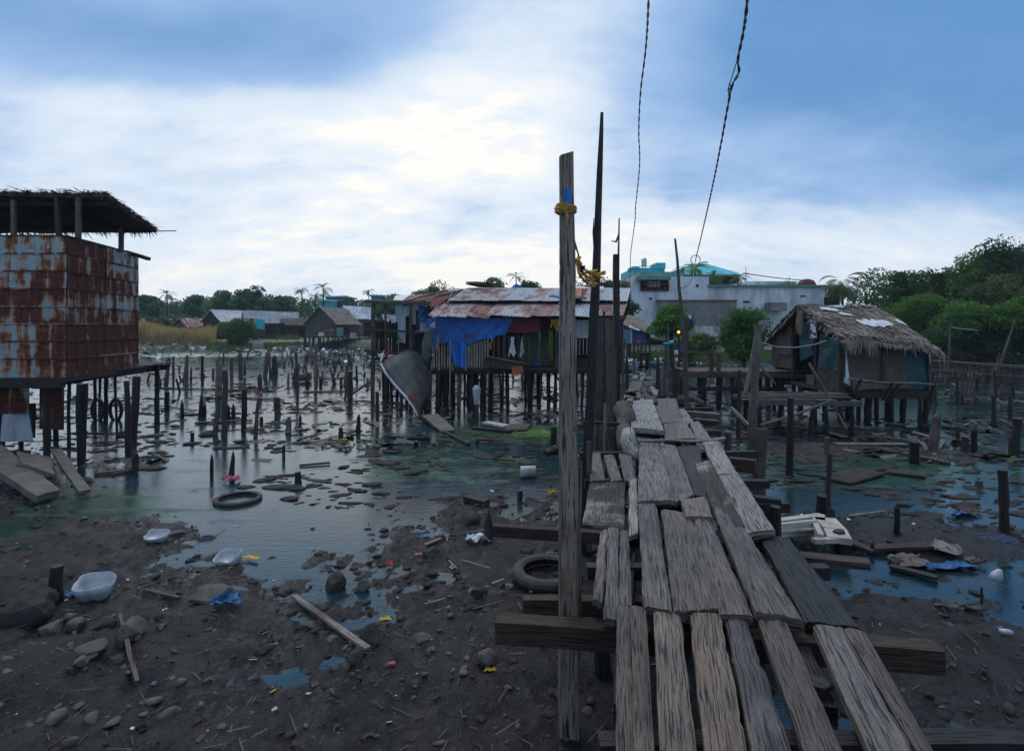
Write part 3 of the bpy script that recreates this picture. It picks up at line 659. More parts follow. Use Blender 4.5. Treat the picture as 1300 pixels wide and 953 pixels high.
# hanging string of rope ends between the two tall posts
Ya = 3.9
mb = MB(); mb.tube([P(727, 298, Yp), P(730, 308, Yp+.2), P(734, 322, Ya), P(737, 336, Ya+.2), P(741, 348, Ya+.5), P(748, 352, Ya+1.2), P(755, 350, 5.6)], .006, 6, .1)
tag(mb.build('cord', M['cable']), 'dark cord hanging from the roped post to the taller pole', 'cord')
mb = MB()
for i in range(6): c = P(729, 314, Ya-.1); mb.tube([c+Vector((R(-.02, .02), R(-.02, .02), R(-.02, .02))) for _ in range(4)], .006, 5, .2)
tag(mb.build('red_rag', M['ropered']), 'small red rag knotted on the hanging cord', 'rag')
mb = MB()
for i in range(7): c = P(738, 341, Ya+.1); mb.tube([c+Vector((R(-.02, .02), R(-.02, .02), R(-.028, .028))) for _ in range(4)], .007, 5, .2)
tag(mb.build('black_knot', M['black']), 'black rubber knot hanging on the cord below the red rag', 'knot')
mb = MB(); mb.tube([P(735, 326, Ya), P(733, 336, Ya), P(735, 347, Ya), P(741, 355, Ya+.3), P(750, 361, Ya+.8), P(758, 360, Ya+1.3)], .009, 6, .1)
for i in range(14): c = P(R(737, 756), R(347, 361), Ya+.9); mb.tube([c, c+Vector((R(-.09, .09), R(-.05, .05), R(-.04, .04))), c+Vector((R(-.12, .12), R(-.05, .05), R(-.06, .06)))], .010, 5, .1)
c = P(734, 331, Ya)
for i in range(6): mb.tube([c+Vector((R(-.02, .02), R(-.02, .02), R(-.03, .03))) for _ in range(4)], .008, 5, .2)
tag(mb.build('rope_tangle', M['rope']), 'tangle of orange-yellow rope hanging between the two tall poles', 'rope')
# split tall pole
tall = thing('tall_pole', (P(745, 700, 6.5).x, 6.5, 0), 'tallest dark split pole, leaning slightly right behind the roped post', 'pole')
mb = MB(); mb.tube([P(742, 715, 6.5), P(745, 600, 6.5), P(750, 500, 6.5), P(754, 400, 6.5), P(757, 340, 6.5), P(759, 280, 6.5), P(761, 220, 6.5), P(763, 170, 6.5), P(764, 143, 6.5)], [.055, .052, .052, .05, .047, .038, .03, .024, .017], 9, .22)
mb.build('shaft', M['postdark'], tall)
mb = MB(); mb.beam(P(749, 700, 6.4), P(748, 560, 6.4), .05, .05, jit=.004); mb.build('splint', M['post'], tall)
mb = MB(); mb.tube([P(755, 320, 6.45), P(753, 295, 6.45), P(754, 277, 6.45)], [.014, .01, .004], 5); mb.build('splinter', M['postdark'], tall)
pk = thing('hooked_pole', (P(783, 560, 9.6).x, 9.6, 0), 'dark thick pole with a thin hooked rod fixed on top, beside the tin-roofed house', 'pole')
mb = MB(); mb.beam(Vector((P(784, 0, 9.6).x, 9.6, -.2)), P(782, 323, 9.6), .10, .09, up=(0, 1, 0), jit=.005); mb.build('shaft', M['postdark'], pk)
mb = MB(); mb.tube([P(785, 330, 9.55), P(786, 277, 9.55)], [.018, .012], 5); mb.tube([P(786, 296, 9.55), P(782, 307, 9.5), P(776, 306, 9.5)], [.012, .02, .008], 5); mb.build('rod', M['postdark'], pk)
mb = MB(); mb.beam(P(780, 440, 9.5), P(780, 540, 9.5), .06, .05, up=(0, 1, 0), jit=.005); mb.build('splint', M['post'], pk)
for (px, pyb, pyt, w, ln, lab, mt) in (
  (758, 620, 404, 11, 4, 'grey weathered post beside the tallest dark pole', 'post'), (772, 600, 403, 9, 0, 'broad grey board post reaching just under the tin roof', 'post'),
  (779, 575, 408, 8, -1, 'grey post next to the hooked pole, cracked down its length', 'post'), (790, 560, 430, 5, 2, 'slim grey post close to the right of the hooked pole', 'post'),
  (764, 565, 432, 6, 0, 'narrow dark post seen in the gap behind the grey board post', 'postdark'), (797, 545, 452, 4, -1, 'thin dark stake at the edge of the board heap', 'postdark'),
  (767, 640, 512, 5, 1, 'short light stake between the tallest pole and the log', 'postlight'), (770, 640, 395, 4, -3, 'thin black stake rising in front of the tin roof edge', 'postdark')):
    post(px, pyb, pyt, w, lab, mat=mt, lean=ln)
# fence of short upright boards behind the small side planks
fb = thing('board_fence', (P(770, 560, 8.6).x, 8.6, 0), 'low fence of grey upright boards between the tall pole and the log', 'fence')
for i, px in enumerate((755, 762, 769, 777)):
    mb = MB(); mb.beam(Vector((P(px, 0, 8.6).x, 8.6, .2)), P(px+R(-1, 1), 541+R(-3, 4), 8.6), .075, .03, up=(0, 1, 0), jit=.004); mb.build('board', M['post'], fb)
mb = MB(); mb.beam(P(740, 537, 8.7), P(795, 540, 8.7), .1, .08, jit=.005); mb.build('rail', M['postdark'], fb)
# ------- poles to the right of the path
cp = thing('curved_pole', (P(871, 520, 12.6).x, 12.6, 0), 'thin crooked bamboo pole rising above the grey building', 'pole')
mb = MB(); mb.tube([P(873, 565, 12.6), P(872, 510, 12.6), P(871, 470, 12.6), P(868, 430, 12.6), P(865, 390, 12.6), P(862, 365, 12.6), P(860, 330, 12.6), P(857, 303, 12.6)], [.05, .05, .045, .045, .04, .035, .03, .022], 7, .12); mb.build('shaft', M['post'], cp)
post(868, 540, 402, 8, 'pale grey post tied alongside the crooked bamboo pole', mat='post', lean=3)
for (px, pyb, pyt, w, ln, lab, mt) in (
  (843, 535, 423, 5, 3, 'grey pole standing in the bundle at the far end of the path', 'post'), (852, 530, 410, 3, -4, 'thin leaning pole in the bundle at the far end of the path', 'post'),
  (838, 538, 452, 6, -3, 'split grey board post leaning left in the path bundle', 'post'), (847, 536, 455, 7, -2, 'thick grey post at the middle of the path bundle', 'post'),
  (855, 532, 445, 4, -1, 'rust-red stake in the path bundle under the lit lamp', 'postbrown'), (834, 540, 462, 5, 1, 'short dark post at the left of the path bundle', 'postdark'),
  (861, 530, 470, 5, 0, 'short brown post between the path bundle and crooked pole', 'postbrown'), (850, 545, 480, 4, -4, 'low broken stake at the foot of the path bundle', 'postlight'),
  (857, 548, 470, 4, 1, 'dark straight stake at the right of the path bundle', 'postdark')):
    post(px, pyb, pyt, w, lab, mat=mt, lean=ln)
rp = post(952, 577, 412, 12, 'stout pale grey post leaning right in front of the thatched hut', mat='postlight', lean=11, wt=11)
post(964, 627, 544, 15, 'thick blunt post in the water close to the walkway edge', mat='post', wt=14, lean=1)
post(1002, 603, 505, 10, 'straight dark post in the water before the thatched hut', mat='postdark', lean=2)
post(925, 585, 548, 12, 'short square grey post beside the bent cane', mat='post')
post(937, 560, 470, 6, 'dark post leaning on the side landing', mat='postdark', lean=2)
mb = MB(); mb.beam(P(946, 500, 11.2), P(960, 428, 11.9), .07, .03, up=(0, 1, 0)); tag(mb.build('leaning_board', M['postlight']), 'thin pale board leaning against the stout grey post', 'board')
mb = MB(); mb.beam(P(928, 517, 10.6), P(949, 539, 10.4), .07, .05, jit=.004); tag(mb.build('brace_stick', M['bamboo']), 'pale slanting stick at the foot of the stout grey post', 'stick')
# ================================================================ centre house on stilts
def legs(par, spots, ztop, r=.07, mat='postdark', name='stilt', jl=.08):
    for x, y in spots:
        mb = MB(); zb = min(hz(x, y), 0)-.2
        k = 5; l = R(-jl, jl)
        mb.tube([(x+l*(1-i/k)+R(-.012, .012), y+R(-.012, .012), zb+(ztop-zb)*i/k) for i in range(k+1)], [r*(1+R(-.12, .12)) for _ in range(k+1)], 7, .14); mb.build(name, M[mat], par)
def corr(mb, c00, c10, c11, c01, wl=.09, amp=.014, nv=6, sag=.02):
    W = (Vector(c10)-Vector(c00)).length; n = max(6, int(W/wl*5)); s = R(0, 99)
    mb.sheet(c00, c10, c11, c01, n, nv, lambda u, v, a, b: amp*math.sin(u/wl*2*math.pi)+sag*float(fbm(u*.9+s, v*.9, 2)))
H = thing('tin_roof_house', (.4, 19.5, 0), 'long stilt house with patched rusty tin roof and blue tarpaulin wall', 'house')
HF = Vector((0, 0, 0))
def hp(px, z, Y): return Vector(((px-CX)/F*Y, Y, z))
ZF, ZE = 1.32, 2.92
# floor
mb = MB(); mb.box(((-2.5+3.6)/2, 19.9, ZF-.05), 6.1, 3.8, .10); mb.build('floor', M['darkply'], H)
for y in (18.1, 19.4, 20.8, 21.6):
    mb = MB(); mb.beam((-2.7, y, ZF-.16), (3.8, y, ZF-.14), .10, .12, jit=.008); mb.build('floor_beam', M['postdark'], H)
sp_ = []
for px, Y in ((545, 17.9), (556, 18.0), (566, 18.3), (575, 18.6), (583, 18.2), (590, 18.9), (598, 18.2), (604, 18.8), (612, 19.0), (616, 18.1), (623, 18.5), (634, 18.3), (643, 18.7), (671, 18.2), (676, 18.4), (688, 18.3), (694, 18.8), (705, 18.2), (740, 18.3), (752, 18.6), (765, 18.3)):
    sp_.append(((px-650)/F*Y, Y))
for i in range(9): sp_.append((-2.4+i*.72+R(-.15, .15), 19.9+R(-.3, .3)))
for i in range(8): sp_.append((-2.4+i*.8+R(-.2, .2), 21.4+R(-.2, .2)))
for i, s in enumerate(sp_): legs(H, [s], ZF-.1, R(.035, .085) if i > 2 else .09, 'postdark' if i % 4 else 'post')
mb = MB(); mb.beam(P(722, 498, 18.2), P(700, 470, 18.2), .07, .07); mb.build('brace', M['postdark'], H)
mb = MB(); mb.beam(P(586, 505, 18.6), P(640, 500, 18.6), .05, .05, jit=.006); mb.build('brace', M['postdark'], H)
# walls: back, sides, dark inside
def wallp(name, x0, x1, z0, z1, y, mat, th=.03, nx=10, wob=.02, y1=None):
    mb = MB(); s = R(0, 99); y1 = y if y1 is None else y1
    mb.sheet((x0, y, z0), (x1, y1, z0), (x1, y1, z1), (x0, y, z1), max(2, int(abs(x1-x0)/.12)), 8, lambda u, v, a, b: wob*float(fbm(u*2+s, v*2, 3)))
    return mb.build(name, M[mat], H, solid=th)
X0, X1 = -2.42, 3.50
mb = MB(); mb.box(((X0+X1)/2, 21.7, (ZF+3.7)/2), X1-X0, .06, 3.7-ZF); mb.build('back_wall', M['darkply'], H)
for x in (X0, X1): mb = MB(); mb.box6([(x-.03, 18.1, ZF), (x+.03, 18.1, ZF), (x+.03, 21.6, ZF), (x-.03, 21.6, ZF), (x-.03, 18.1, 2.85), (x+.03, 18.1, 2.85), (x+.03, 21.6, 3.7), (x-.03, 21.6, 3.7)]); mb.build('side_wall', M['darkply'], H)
# bamboo palisade
def slats(par, x0, x1, y, z0, z1, step, w, mat, name='slat_wall', gap=.02, jz=.08, th=.02, skip=.0):
    mb = MB(); x = x0
    while x < x1:
        if R(0, 1) > skip: mb.beam((x+R(-.01, .01), y+R(-.015, .015), z0+R(-jz, jz*.5)), (x+R(-.015, .015), y+R(-.015, .015), z1+R(-jz*.4, jz)), w*R(.8, 1.1), th, up=(0, 1, 0))
        x += step
    return mb.build(name, M[mat], par)
slats(H, hp(551, 0, 18).x, hp(620, 0, 18).x, 18.02, 1.28, 2.30, .085, .06, 'bamboo', jz=.10)
slats(H, hp(620, 0, 18).x, hp(662, 0, 18).x, 18.05, 1.28, 1.55, .10, .08, 'post', name='lower_board_wall', jz=.03)
slats(H, hp(620, 0, 18).x, hp(672, 0, 18).x, 18.06, 1.6, 2.32, .16, .07, 'post', name='slat_wall', jz=.04)
mb = MB(); mb.sheet(hp(615, 1.38, 17.9), hp(664, 1.20, 17.85), hp(664, 1.50, 17.85), hp(615, 1.66, 17.9), 14, 4, lambda u, v, s, t: .02*math.sin(u*30)*.5); tag(mb.build('skirt_panel', M['post'], H, solid=.02), 'sloping grey board panel')
mb = MB(); mb.beam(hp(617, 1.69, 17.85), hp(671, 1.43, 17.8), .05, .05); mb.build('hand_rail', M['postlight'], H)
mb = MB(); mb.sheet(hp(649, 1.08, 17.75), hp(665, 1.16, 17.75), hp(663, 1.40, 17.75), hp(651, 1.36, 17.75), 3, 3, None); tag(mb.build('patch_board', M['orange'], H, solid=.02), 'pale orange hanging scrap of board')
# blue tarpaulin
s = 3.3
mb = MB(); mb.sheet(hp(549, 2.06, 17.93), hp(641, 2.30, 17.93), hp(652, 2.88, 17.95), hp(548, 2.90, 17.93), 40, 16, lambda u, v, a, b: Vector((.02*float(fbm(u*3, v*3, 2)), -.06*abs(float(fbm(u*2.4, v*.8, 3)))-.02*math.sin(u*9), (1-b)**2*.22*float(fbm(u*2.6+7, 3, 4)))))
tag(mb.build('tarpaulin', M['blue'], H, solid=.01), 'faded blue tarpaulin over the front wall')
mb = MB(); mb.sheet(hp(577, 1.42, 17.86), hp(590, 1.30, 17.86), hp(592, 2.2, 17.88), hp(568, 2.15, 17.88), 10, 14, lambda u, v, a, b: .05*math.sin(u*22)+.02*float(fbm(u*4, v*3, 2))); mb.build('tarpaulin_flap', M['blue'], H, solid=.01)
mb = MB(); mb.sheet(hp(545, 2.25, 18.3), hp(550, 2.20, 18.0), hp(552, 2.9, 18.0), hp(540, 2.85, 18.6), 6, 8, lambda u, v, a, b: .03*math.sin(u*12)); mb.build('tarpaulin_flap', M['blue'], H, solid=.01)
# upper red hanging and dark opening with panels
wallp('upper_panel', hp(634, 0, 18).x, hp(686, 0, 18).x, 2.42, 2.88, 18.0, 'darkred', wob=.03); wallp('upper_panel', hp(686, 0, 18.3).x, hp(726, 0, 18.3).x, 2.3, 2.88, 18.3, 'darkply', wob=.03)
wallp('inner_panel', hp(662, 0, 18.4).x, hp(700, 0, 18.4).x, 1.35, 2.4, 18.4, 'ply', wob=.02)
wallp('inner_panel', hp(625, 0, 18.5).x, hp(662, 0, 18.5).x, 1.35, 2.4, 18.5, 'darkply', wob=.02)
for px in (594, 620, 640, 664, 684, 706, 730, 752, 775):
    mb = MB(); mb.beam(hp(px, ZF-.2, 18.08), hp(px+R(-1, 1), 2.95, 18.1), .07, .07, up=(0, 1, 0), jit=.004); mb.build('wall_post', M['post'], H)
# right-hand bay
wallp('sheet_panel', hp(728, 0, 18).x, hp(748, 0, 18).x, 2.25, 2.82, 17.98, 'palegrey')
slats(H, hp(727, 0, 18).x, hp(755, 0, 18).x, 17.95, 1.78, 2.22, .11, .035, 'bamboo', jz=.02)
mb = MB(); mb.beam(hp(718, 1.75, 17.93), hp(758, 1.74, 17.93), .06, .05); mb.build('hand_rail', M['post'], H)
wallp('under_panel', hp(700, 0, 18.1).x, hp(760, 0, 18.1).x, 1.12, 1.62, 18.12, 'postbrown')
wallp('sheet_panel', hp(757, 0, 18.1).x, hp(790, 0, 18.1).x, 1.4, 2.9, 18.15, 'rust')
wallp('inner_panel', hp(700, 0, 18.6).x, hp(760, 0, 18.6).x, 1.6, 2.9, 18.6, 'inside')  # near-black sheet in place of the shaded room behind
# roof: two tiers of sheets, each sheet its own part
xs = [543, 566, 590, 618, 645, 672, 699, 726, 752, 789]
for i in range(9):
    a, b = xs[i], xs[i+1]+2; e0, e1 = R(-.02, .04), R(-.03, .03)
    dip = .05 if i in (1, 2) else 0
    mb = MB()
    def up(px): return 560+(px-543)*(795-560)/(789-543)
    l, r_ = hp(a, 2.94+e0, 17.35+R(-.08, .08)), hp(b, 2.92+e1-dip, 17.35+R(-.08, .08))
    corr(mb, l, r_, hp(up(b), 3.42+R(0, .02), 19.35), hp(up(a), 3.42+R(0, .02), 19.35), amp=.016)
    mb.build('roof_sheet', M['galvrust' if i in (0, 1, 3, 4, 6) else ('rust' if i in (2, 5, 8) else 'galv')], H)
for i in range(9):
    a, b = xs[i], xs[i+1]+1
    def m1(px): return 568+(px-543)*(796-568)/(789-543)
    def m2(px): return 595+(px-543)*(800-595)/(789-543)
    k = R(.0, .035)
    mb = MB(); corr(mb, hp(m1(a), 3.47+k, 19.05+R(-.12, .05)), hp(m1(b), 3.47+k+R(-.02, .02), 19.05), hp(m2(b), 4.08+k, 21.8), hp(m2(a), 4.08+k, 21.8), amp=.016)
    mb.build('roof_sheet', M['galv' if i in (3, 5, 8) else ('galvrust' if i != 6 else 'darkred')], H)
mb = MB(); corr(mb, hp(592, 4.06, 21.85), hp(800, 4.06, 21.85), hp(800, 3.3, 24.0), hp(592, 3.3, 24.0)); mb.build('roof_sheet', M['rust'], H)
mb = MB(); mb.sheet(hp(697, 3.58, 18.7), hp(745, 3.52, 18.7), hp(745, 3.60, 18.9), hp(697, 3.64, 18.9), 10, 3, lambda u, v, s, t: .02*math.sin(u*14)); mb.build('roof_plank', M['navy'], H, solid=.02)
mb = MB(); mb.sheet(hp(727, 3.52, 19.0), hp(738, 3.52, 19.0), hp(738, 4.02, 21.2), hp(727, 4.02, 21.2), 8, 8, lambda u, v, s, t: .03+.01*math.sin(u*70)); mb.build('roof_patch', M['orange'], H, solid=.005)
mb = MB()
for _ in range(16): c = hp(R(604, 616), 4.10+R(0, .16), 21.5+R(-.12, .12)); mb.tube([c+Vector((-R(.2, .45), 0, .04)), c, c+Vector((R(.2, .45), 0, R(-.05, .02)))], [.02, .06, .03], 7, .2)
tag(mb.build('bundle_of_firewood', M['postdark']), 'dark bundle of old timber lying on the roof ridge', 'bundle')
# hung laundry and cloths (things hanging on the house)
def cloth(name, px0, px1, z0, z1, Y, mat, label, cat='cloth', group=None, wv=.03, f=20):
    mb = MB(); s = R(0, 99); mb.sheet(hp(px0, z0, Y), hp(px1, z0, Y), hp(px1, z1, Y), hp(px0, z1, Y), 12, 12, lambda u, v, a, b: Vector(((a-.5)*.09*float(fbm(b*3+s, 1, 3))-(a-.5)*.10*(.3+b)*R(.9, 1.1)+.04*float(fbm(b*2+s, 5, 2)), wv*math.sin(u*f+float(fbm(a*2, b*2+s, 2))*3)*(1.3-b), (1-b)*.22*float(fbm(a*3+s, 2, 3))-.03*b*math.sin(a*3.14))))
    return tag(mb.build(name, M[mat], solid=.006), label, cat, group)
cloth('shirt', 646, 655, 1.68, 2.30, 17.9, 'white', 'white shirt hanging from the line in the house opening', 'laundry')
cloth('towel', 659, 667, 1.72, 2.28, 17.9, 'palegrey', 'grey towel hanging next to the white shirt', 'laundry')
cloth('striped_cloth', 637, 643, 1.75, 2.2, 17.9, 'ply', 'dull cream cloth hanging left of the white shirt', 'laundry')
cloth('yellow_cloth', 697, 711, 2.58, 2.86, 17.8, 'yellow', 'bright yellow cloth bunched under the roof edge beside the roped post', 'cloth', wv=.07)
cloth('green_cloth', 694, 703, 1.7, 2.5, 17.85, 'leafyellow', 'yellow-green cloth hanging below the bright yellow cloth', 'cloth')
cloth('green_banner', 683, 686, 1.66, 2.45, 17.85, 'green', 'narrow dark green cloth hanging beside the pale laundry', 'cloth')
cloth('navy_cloth', 676, 688, 1.3, 1.62, 17.85, 'navy', 'navy blue cloth hung over the floor edge', 'cloth')
cloth('red_cloth', 592, 606, 2.24, 2.36, 17.8, 'ropered', 'small bright red cloth on top of the bamboo palisade', 'cloth')
cloth('yellow_rag', 552, 558, 2.02, 2.3, 17.75, 'yellow', 'yellow rag pinned at the corner of the blue tarpaulin', 'rag')
cloth('yellow_strip', 621, 626, 1.95, 2.25, 17.8, 'yellow', 'small yellow strip hanging in front of the slats', 'rag')
# cloth wrapped on a short stilt
wp = thing('wrapped_stake', (hp(605, 0, 16.6).x, 16.6, 0), 'short stake with a pale rag draped on its top, in front of the house stilts', 'stake')
mb = MB(); mb.tube([hp(606, -.2, 16.6), hp(605, .72, 16.6)], [.06, .05], 7, .1); mb.build('shaft', M['postbrown'], wp)
mb = MB(); mb.tube([hp(605, .35, 16.6), hp(605, .62, 16.6), hp(605, .80, 16.6), hp(604.5, .9, 16.6)], [.07, .10, .12, .05], 9, .2); mb.build('rag', M['palegrey'], wp)
# dangling poles under the eave
mb = MB(); mb.tube([hp(571, -.2, 17.7), hp(571.5, 2.2, 17.7)], .018, 5); tag(mb.build('thin_pole', M['bamboo']), 'very thin bamboo pole standing against the palisade', 'pole')
# ================================================================ annex with balcony
A = thing('ramshackle_annex', (-4.2, 19.5, 0), 'ramshackle boarded annex with balcony rails and patched blue sheets beside the tin-roofed house', 'house')
YA = 18.6
for px, t, w in ((473, 3.45, .11), (490, 3.4, .06), (521, 3.4, .09), (545, 3.3, .09)):
    mb = MB(); mb.beam(hp(px, -.2, YA), hp(px+R(-1, 1), t, YA), w, w, up=(0, 1, 0), jit=.005); mb.build('corner_post', M['post'], A)
for z0, z1, w, mt in ((3.42, 3.38, .09, 'post'), (2.53, 2.40, .07, 'post'), (1.84, 1.62, .08, 'post')):
    mb = MB(); mb.beam(hp(462, z0, YA-.1), hp(547, z1, YA-.1), w, w, jit=.006); mb.build('rail', M[mt], A)
mb = MB(); mb.sheet(hp(462, 3.46, YA-.1), hp(520, 3.38, YA-.1), hp(523, 3.52, YA+1.6), hp(466, 3.56, YA+1.6), 8, 3, None); mb.build('flat_roof', M['darkply'], A, solid=.04)
slats(A, hp(474, 0, YA).x, hp(521, 0, YA).x, YA+.5, 1.75, 2.75, .11, .10, 'darkply', name='board_wall', jz=.08)
mb = MB(); mb.sheet(hp(509, 1.6, YA+.45), hp(548, 1.5, YA+.45), hp(548, 3.2, YA+.45), hp(509, 2.9, YA+.45), 8, 6, None); mb.build('plank_wall', M['darkply'], A, solid=.03)
mb = MB(); mb.box(((hp(472, 0, YA).x+hp(546, 0, YA).x)/2, YA+1.0, 1.55), 1.9, 2.0, .09); mb.build('floor', M['postdark'], A)
for px0, px1, z0, z1, mt in ((521, 528, 2.7, 3.3, 'palegrey'), (529, 546, 2.4, 2.75, 'palegrey'), (531, 544, 2.75, 3.25, 'blue'), (528, 533, 2.5, 3.1, 'navy'), (505, 515, 2.1, 3.0, 'galv'), (520, 527, 1.75, 2.4, 'ply')):
    mb = MB(); mb.sheet(hp(px0, z0, YA+.2), hp(px1, z0+R(-.1, .1), YA+.2), hp(px1, z1, YA+.25), hp(px0, z1+R(-.1, .1), YA+.25), 5, 5, lambda u, v, a, b: .03*math.sin(u*11)); mb.build('patch_sheet', M[mt], A, solid=.01)
for i, (a, b, c, d_, mt) in enumerate((((505, 3.42, 18.9), (535, 3.38, 18.6), (560, 3.9, 21.5), (520, 3.8, 21.5), 'rust'), ((530, 3.38, 18.5), (552, 3.25, 18.3), (590, 3.98, 21.5), (556, 3.95, 21.6), 'darkred'), ((500, 3.40, 20.4), (520, 3.42, 20.4), (566, 3.98, 22.6), (545, 3.95, 22.6), 'darkply'), ((560, 3.95, 21.8), (588, 4.02, 21.8), (596, 4.14, 22.8), (566, 4.1, 22.8), 'galv'))):
    mb = MB(); corr(mb, hp(*a), hp(*b), hp(*c), hp(*d_), amp=.014, sag=.05); mb.build('roof_sheet', M[mt], A)
for p0, p1 in (((531, 2.9, 18.3), (562, 3.75, 20.4)), ((546, 2.9, 18.3), (556, 3.8, 20.4)), ((500, 3.36, 18.8), (568, 3.95, 21)), ((512, 3.3, 18.5), (588, 3.98, 21.2)), ((538, 3.45, 18.3), (552, 3.1, 18.3)), ((575, 3.9, 20.9), (568, 3.35, 18.6))):
    mb = MB(); mb.beam(hp(*p0), hp(*p1), .06, .05, jit=.01); mb.build('rafter', M['post'], A)
for px in (479, 486, 494, 502, 512, 518, 526, 536): legs(A, [(hp(px, 0, 19).x, 19+R(-.2, .9))], 1.5, .06)
mb = MB(); mb.beam(hp(476, 1.75, YA-.1), hp(489, 1.2, YA-.1), .06, .06); mb.build('brace', M['postdark'], A)
cloth('green_bag', 503, 508, 2.15, 2.38, 18.4, 'green', 'small green bag hanging on the balcony boards', 'bag')
# boat hull hauled up under the annex
B = thing('hauled_boat', (hp(530, 0, 17).x, 17, .1), 'grey boat hull with rust-brown stem hauled up under the annex', 'boat')
mb = MB()
st = [hp(484, 1.52, 17.3), hp(491, 1.20, 17.1), hp(503, .86, 16.95), hp(517, .52, 16.85), hp(527, .20, 16.8), hp(532, -.05, 16.8)]
bk = [hp(517, 1.86, 18.0), hp(530, 1.80, 18.1), hp(541, 1.60, 18.2), hp(547, 1.2, 18.2), hp(546, .7, 18.0), hp(539, .12, 17.6)]
bk2 = [p+Vector((-.2, .9, .02)) for p in bk]
def loft(mb, A_, B_, k, bulge):
    b = len(mb.v); n = len(A_)
    for i in range(n):
        for j in range(k+1):
            t = j/k; mb.v.append(A_[i].lerp(B_[i], t)+bulge*math.sin(t*math.pi))
    for i in range(n-1):
        for j in range(k):
            a = b+i*(k+1)+j; mb.face([a, a+1, a+k+2, a+k+1], [(j/k, i*.3), ((j+1)/k, i*.3), ((j+1)/k, i*.3+.3), (j/k, i*.3+.3)])
loft(mb, st, bk, 8, Vector((0, -.16, 0))); loft(mb, st, bk2, 8, Vector((-.05, .3, 0)))
mb.build('hull', M['hull'], B, smooth=True, solid=.03)
mb = MB(); mb.tube([p+Vector((-.02, -.03, 0)) for p in st], [.035]*6, 6); mb.build('stem', M['white'], B)
mb = MB(); loft(mb, [p+Vector((.02, -.05, 0)) for p in st[3:]], [s_.lerp(k_, .25)+Vector((0, -.16, 0)) for s_, k_ in zip(st[3:], bk[3:])], 4, Vector((0, -.02, 0))); mb.build('rusty_stem_patch', M['hullrust'], B, solid=.01)
mb = MB(); mb.beam(st[0]+Vector((.05, -.05, .07)), bk[0]+Vector((-.5, -.1, .02)), .04, .08); mb.build('gunwale', M['darkred'], B)
mb = MB(); mb.beam(st[0]+Vector((0, -.08, .02)), bk[0]+Vector((-.7, -.15, -.02)), .03, .07); mb.build('gunwale_stripe', M['galv'], B)
C2 = thing('upright_canoe', (hp(546, 0, 17.3).x, 17.3, 1.4), 'small grey canoe stood on end against the corner of the tin-roofed house', 'boat')
mb = MB(); ax = [hp(541, 1.42, 17.4), hp(541, 1.75, 17.35), hp(542, 2.1, 17.3), hp(545, 2.4, 17.25), hp(549, 2.62, 17.2), hp(551.5, 2.74, 17.2)]
mb.tube(ax, [.07, .13, .15, .13, .08, .015], 12, .03, ell=.6); mb.build('hull', M['hull'], C2, smooth=True)
mb = MB(); mb.tube([ax[4]+Vector((0, -.02, -.03)), ax[5]+Vector((0, -.01, .01))], [.09, .025], 12, .02, ell=.6); mb.build('painted_tip', M['galv'], C2)
# ================================================================ thatched hut
T_ = thing('thatched_hut', (10, 17.3, 0), 'small stilt hut with sagging palm thatch roof and torn teal sheets', 'hut')
X0h, X1h, Y0h, Y1h, ZFh = 8.95, 11.35, 15.5, 19.3, .86
def tp(name, pts, nx, ny, mat, wob=.02, solid=.02, par=T_):
    mb = MB(); s = R(0, 99); mb.sheet(*pts, nx, ny, lambda u, v, a, b: wob*float(fbm(u*3+s, v*3, 3))); return mb.build(name, M[mat], par, solid=solid)
mb = MB(); mb.box(((X0h+X1h)/2, 17.4, ZFh-.04), 2.6, 4.0, .09); mb.build('floor', M['darkply'], T_)
for y in (15.55, 17.4, 19.2): mb = MB(); mb.beam((X0h-.1, y, ZFh-.14), (X1h+.15, y, ZFh-.14), .1, .12, jit=.008); mb.build('floor_beam', M['postdark'], T_)
for (x, y, r) in ((9.0, 15.55, .07), (9.5, 15.6, .05), (9.75, 15.55, .09), (10.3, 15.5, .06), (10.38, 15.6, .07), (10.75, 15.6, .07), (11.3, 15.5, .07), (8.95, 16.7, .06), (8.9, 17.6, .05), (8.85, 18.6, .05), (8.85, 19.2, .07), (9.6, 17.5, .07), (10.4, 17.6, .07), (11.3, 17.6, .07), (9.7, 19.2, .06), (10.6, 19.2, .06), (11.3, 19.2, .06), (10.0, 16.4, .05), (10.9, 16.5, .05), (9.3, 16.2, .04)): legs(T_, [(x, y)], ZFh-.08, r)
# left (door) side, seen obliquely: x = X0h, y from 15.5 (near) to 19.3
x = X0h
tp('plywood_panel', [(x, 16.75, ZFh), (x, 15.55, ZFh), (x, 15.55, 1.42), (x, 16.75, 1.42)], 6, 4, 'ply')
tp('teal_sheet', [(x-.02, 16.55, 1.40), (x-.02, 15.55, 1.40), (x-.02, 15.5, 2.25), (x-.02, 16.5, 2.42)], 8, 8, 'teal', .05)
tp('teal_sheet', [(x+.1, 17.9, 1.5), (x+.1, 17.1, 1.75), (x+.1, 17.0, 2.8), (x+.1, 17.95, 2.75)], 8, 8, 'teal', .05)
tp('plywood_panel', [(x, 19.3, 1.25), (x, 18.1, 1.25), (x, 18.1, 1.75), (x, 19.3, 1.75)], 5, 3, 'ply')
tp('back_corner_panel', [(x-.02, 19.5, 1.25), (x-.02, 19.1, 1.25), (x-.02, 19.1, 2.0), (x-.02, 19.5, 2.0)], 4, 3, 'ply')
tp('orange_board', [(x, 18.8, 2.42), (x, 18.05, 2.42), (x, 18.05, 2.72), (x, 18.4, 2.68)], 3, 3, 'orange')
wn = MB(); fr = wn
for yy in (18.15, 19.05): wn.beam((x-.04, yy, 1.72), (x-.04, yy, 2.38), .05, .05, up=(0, 1, 0))
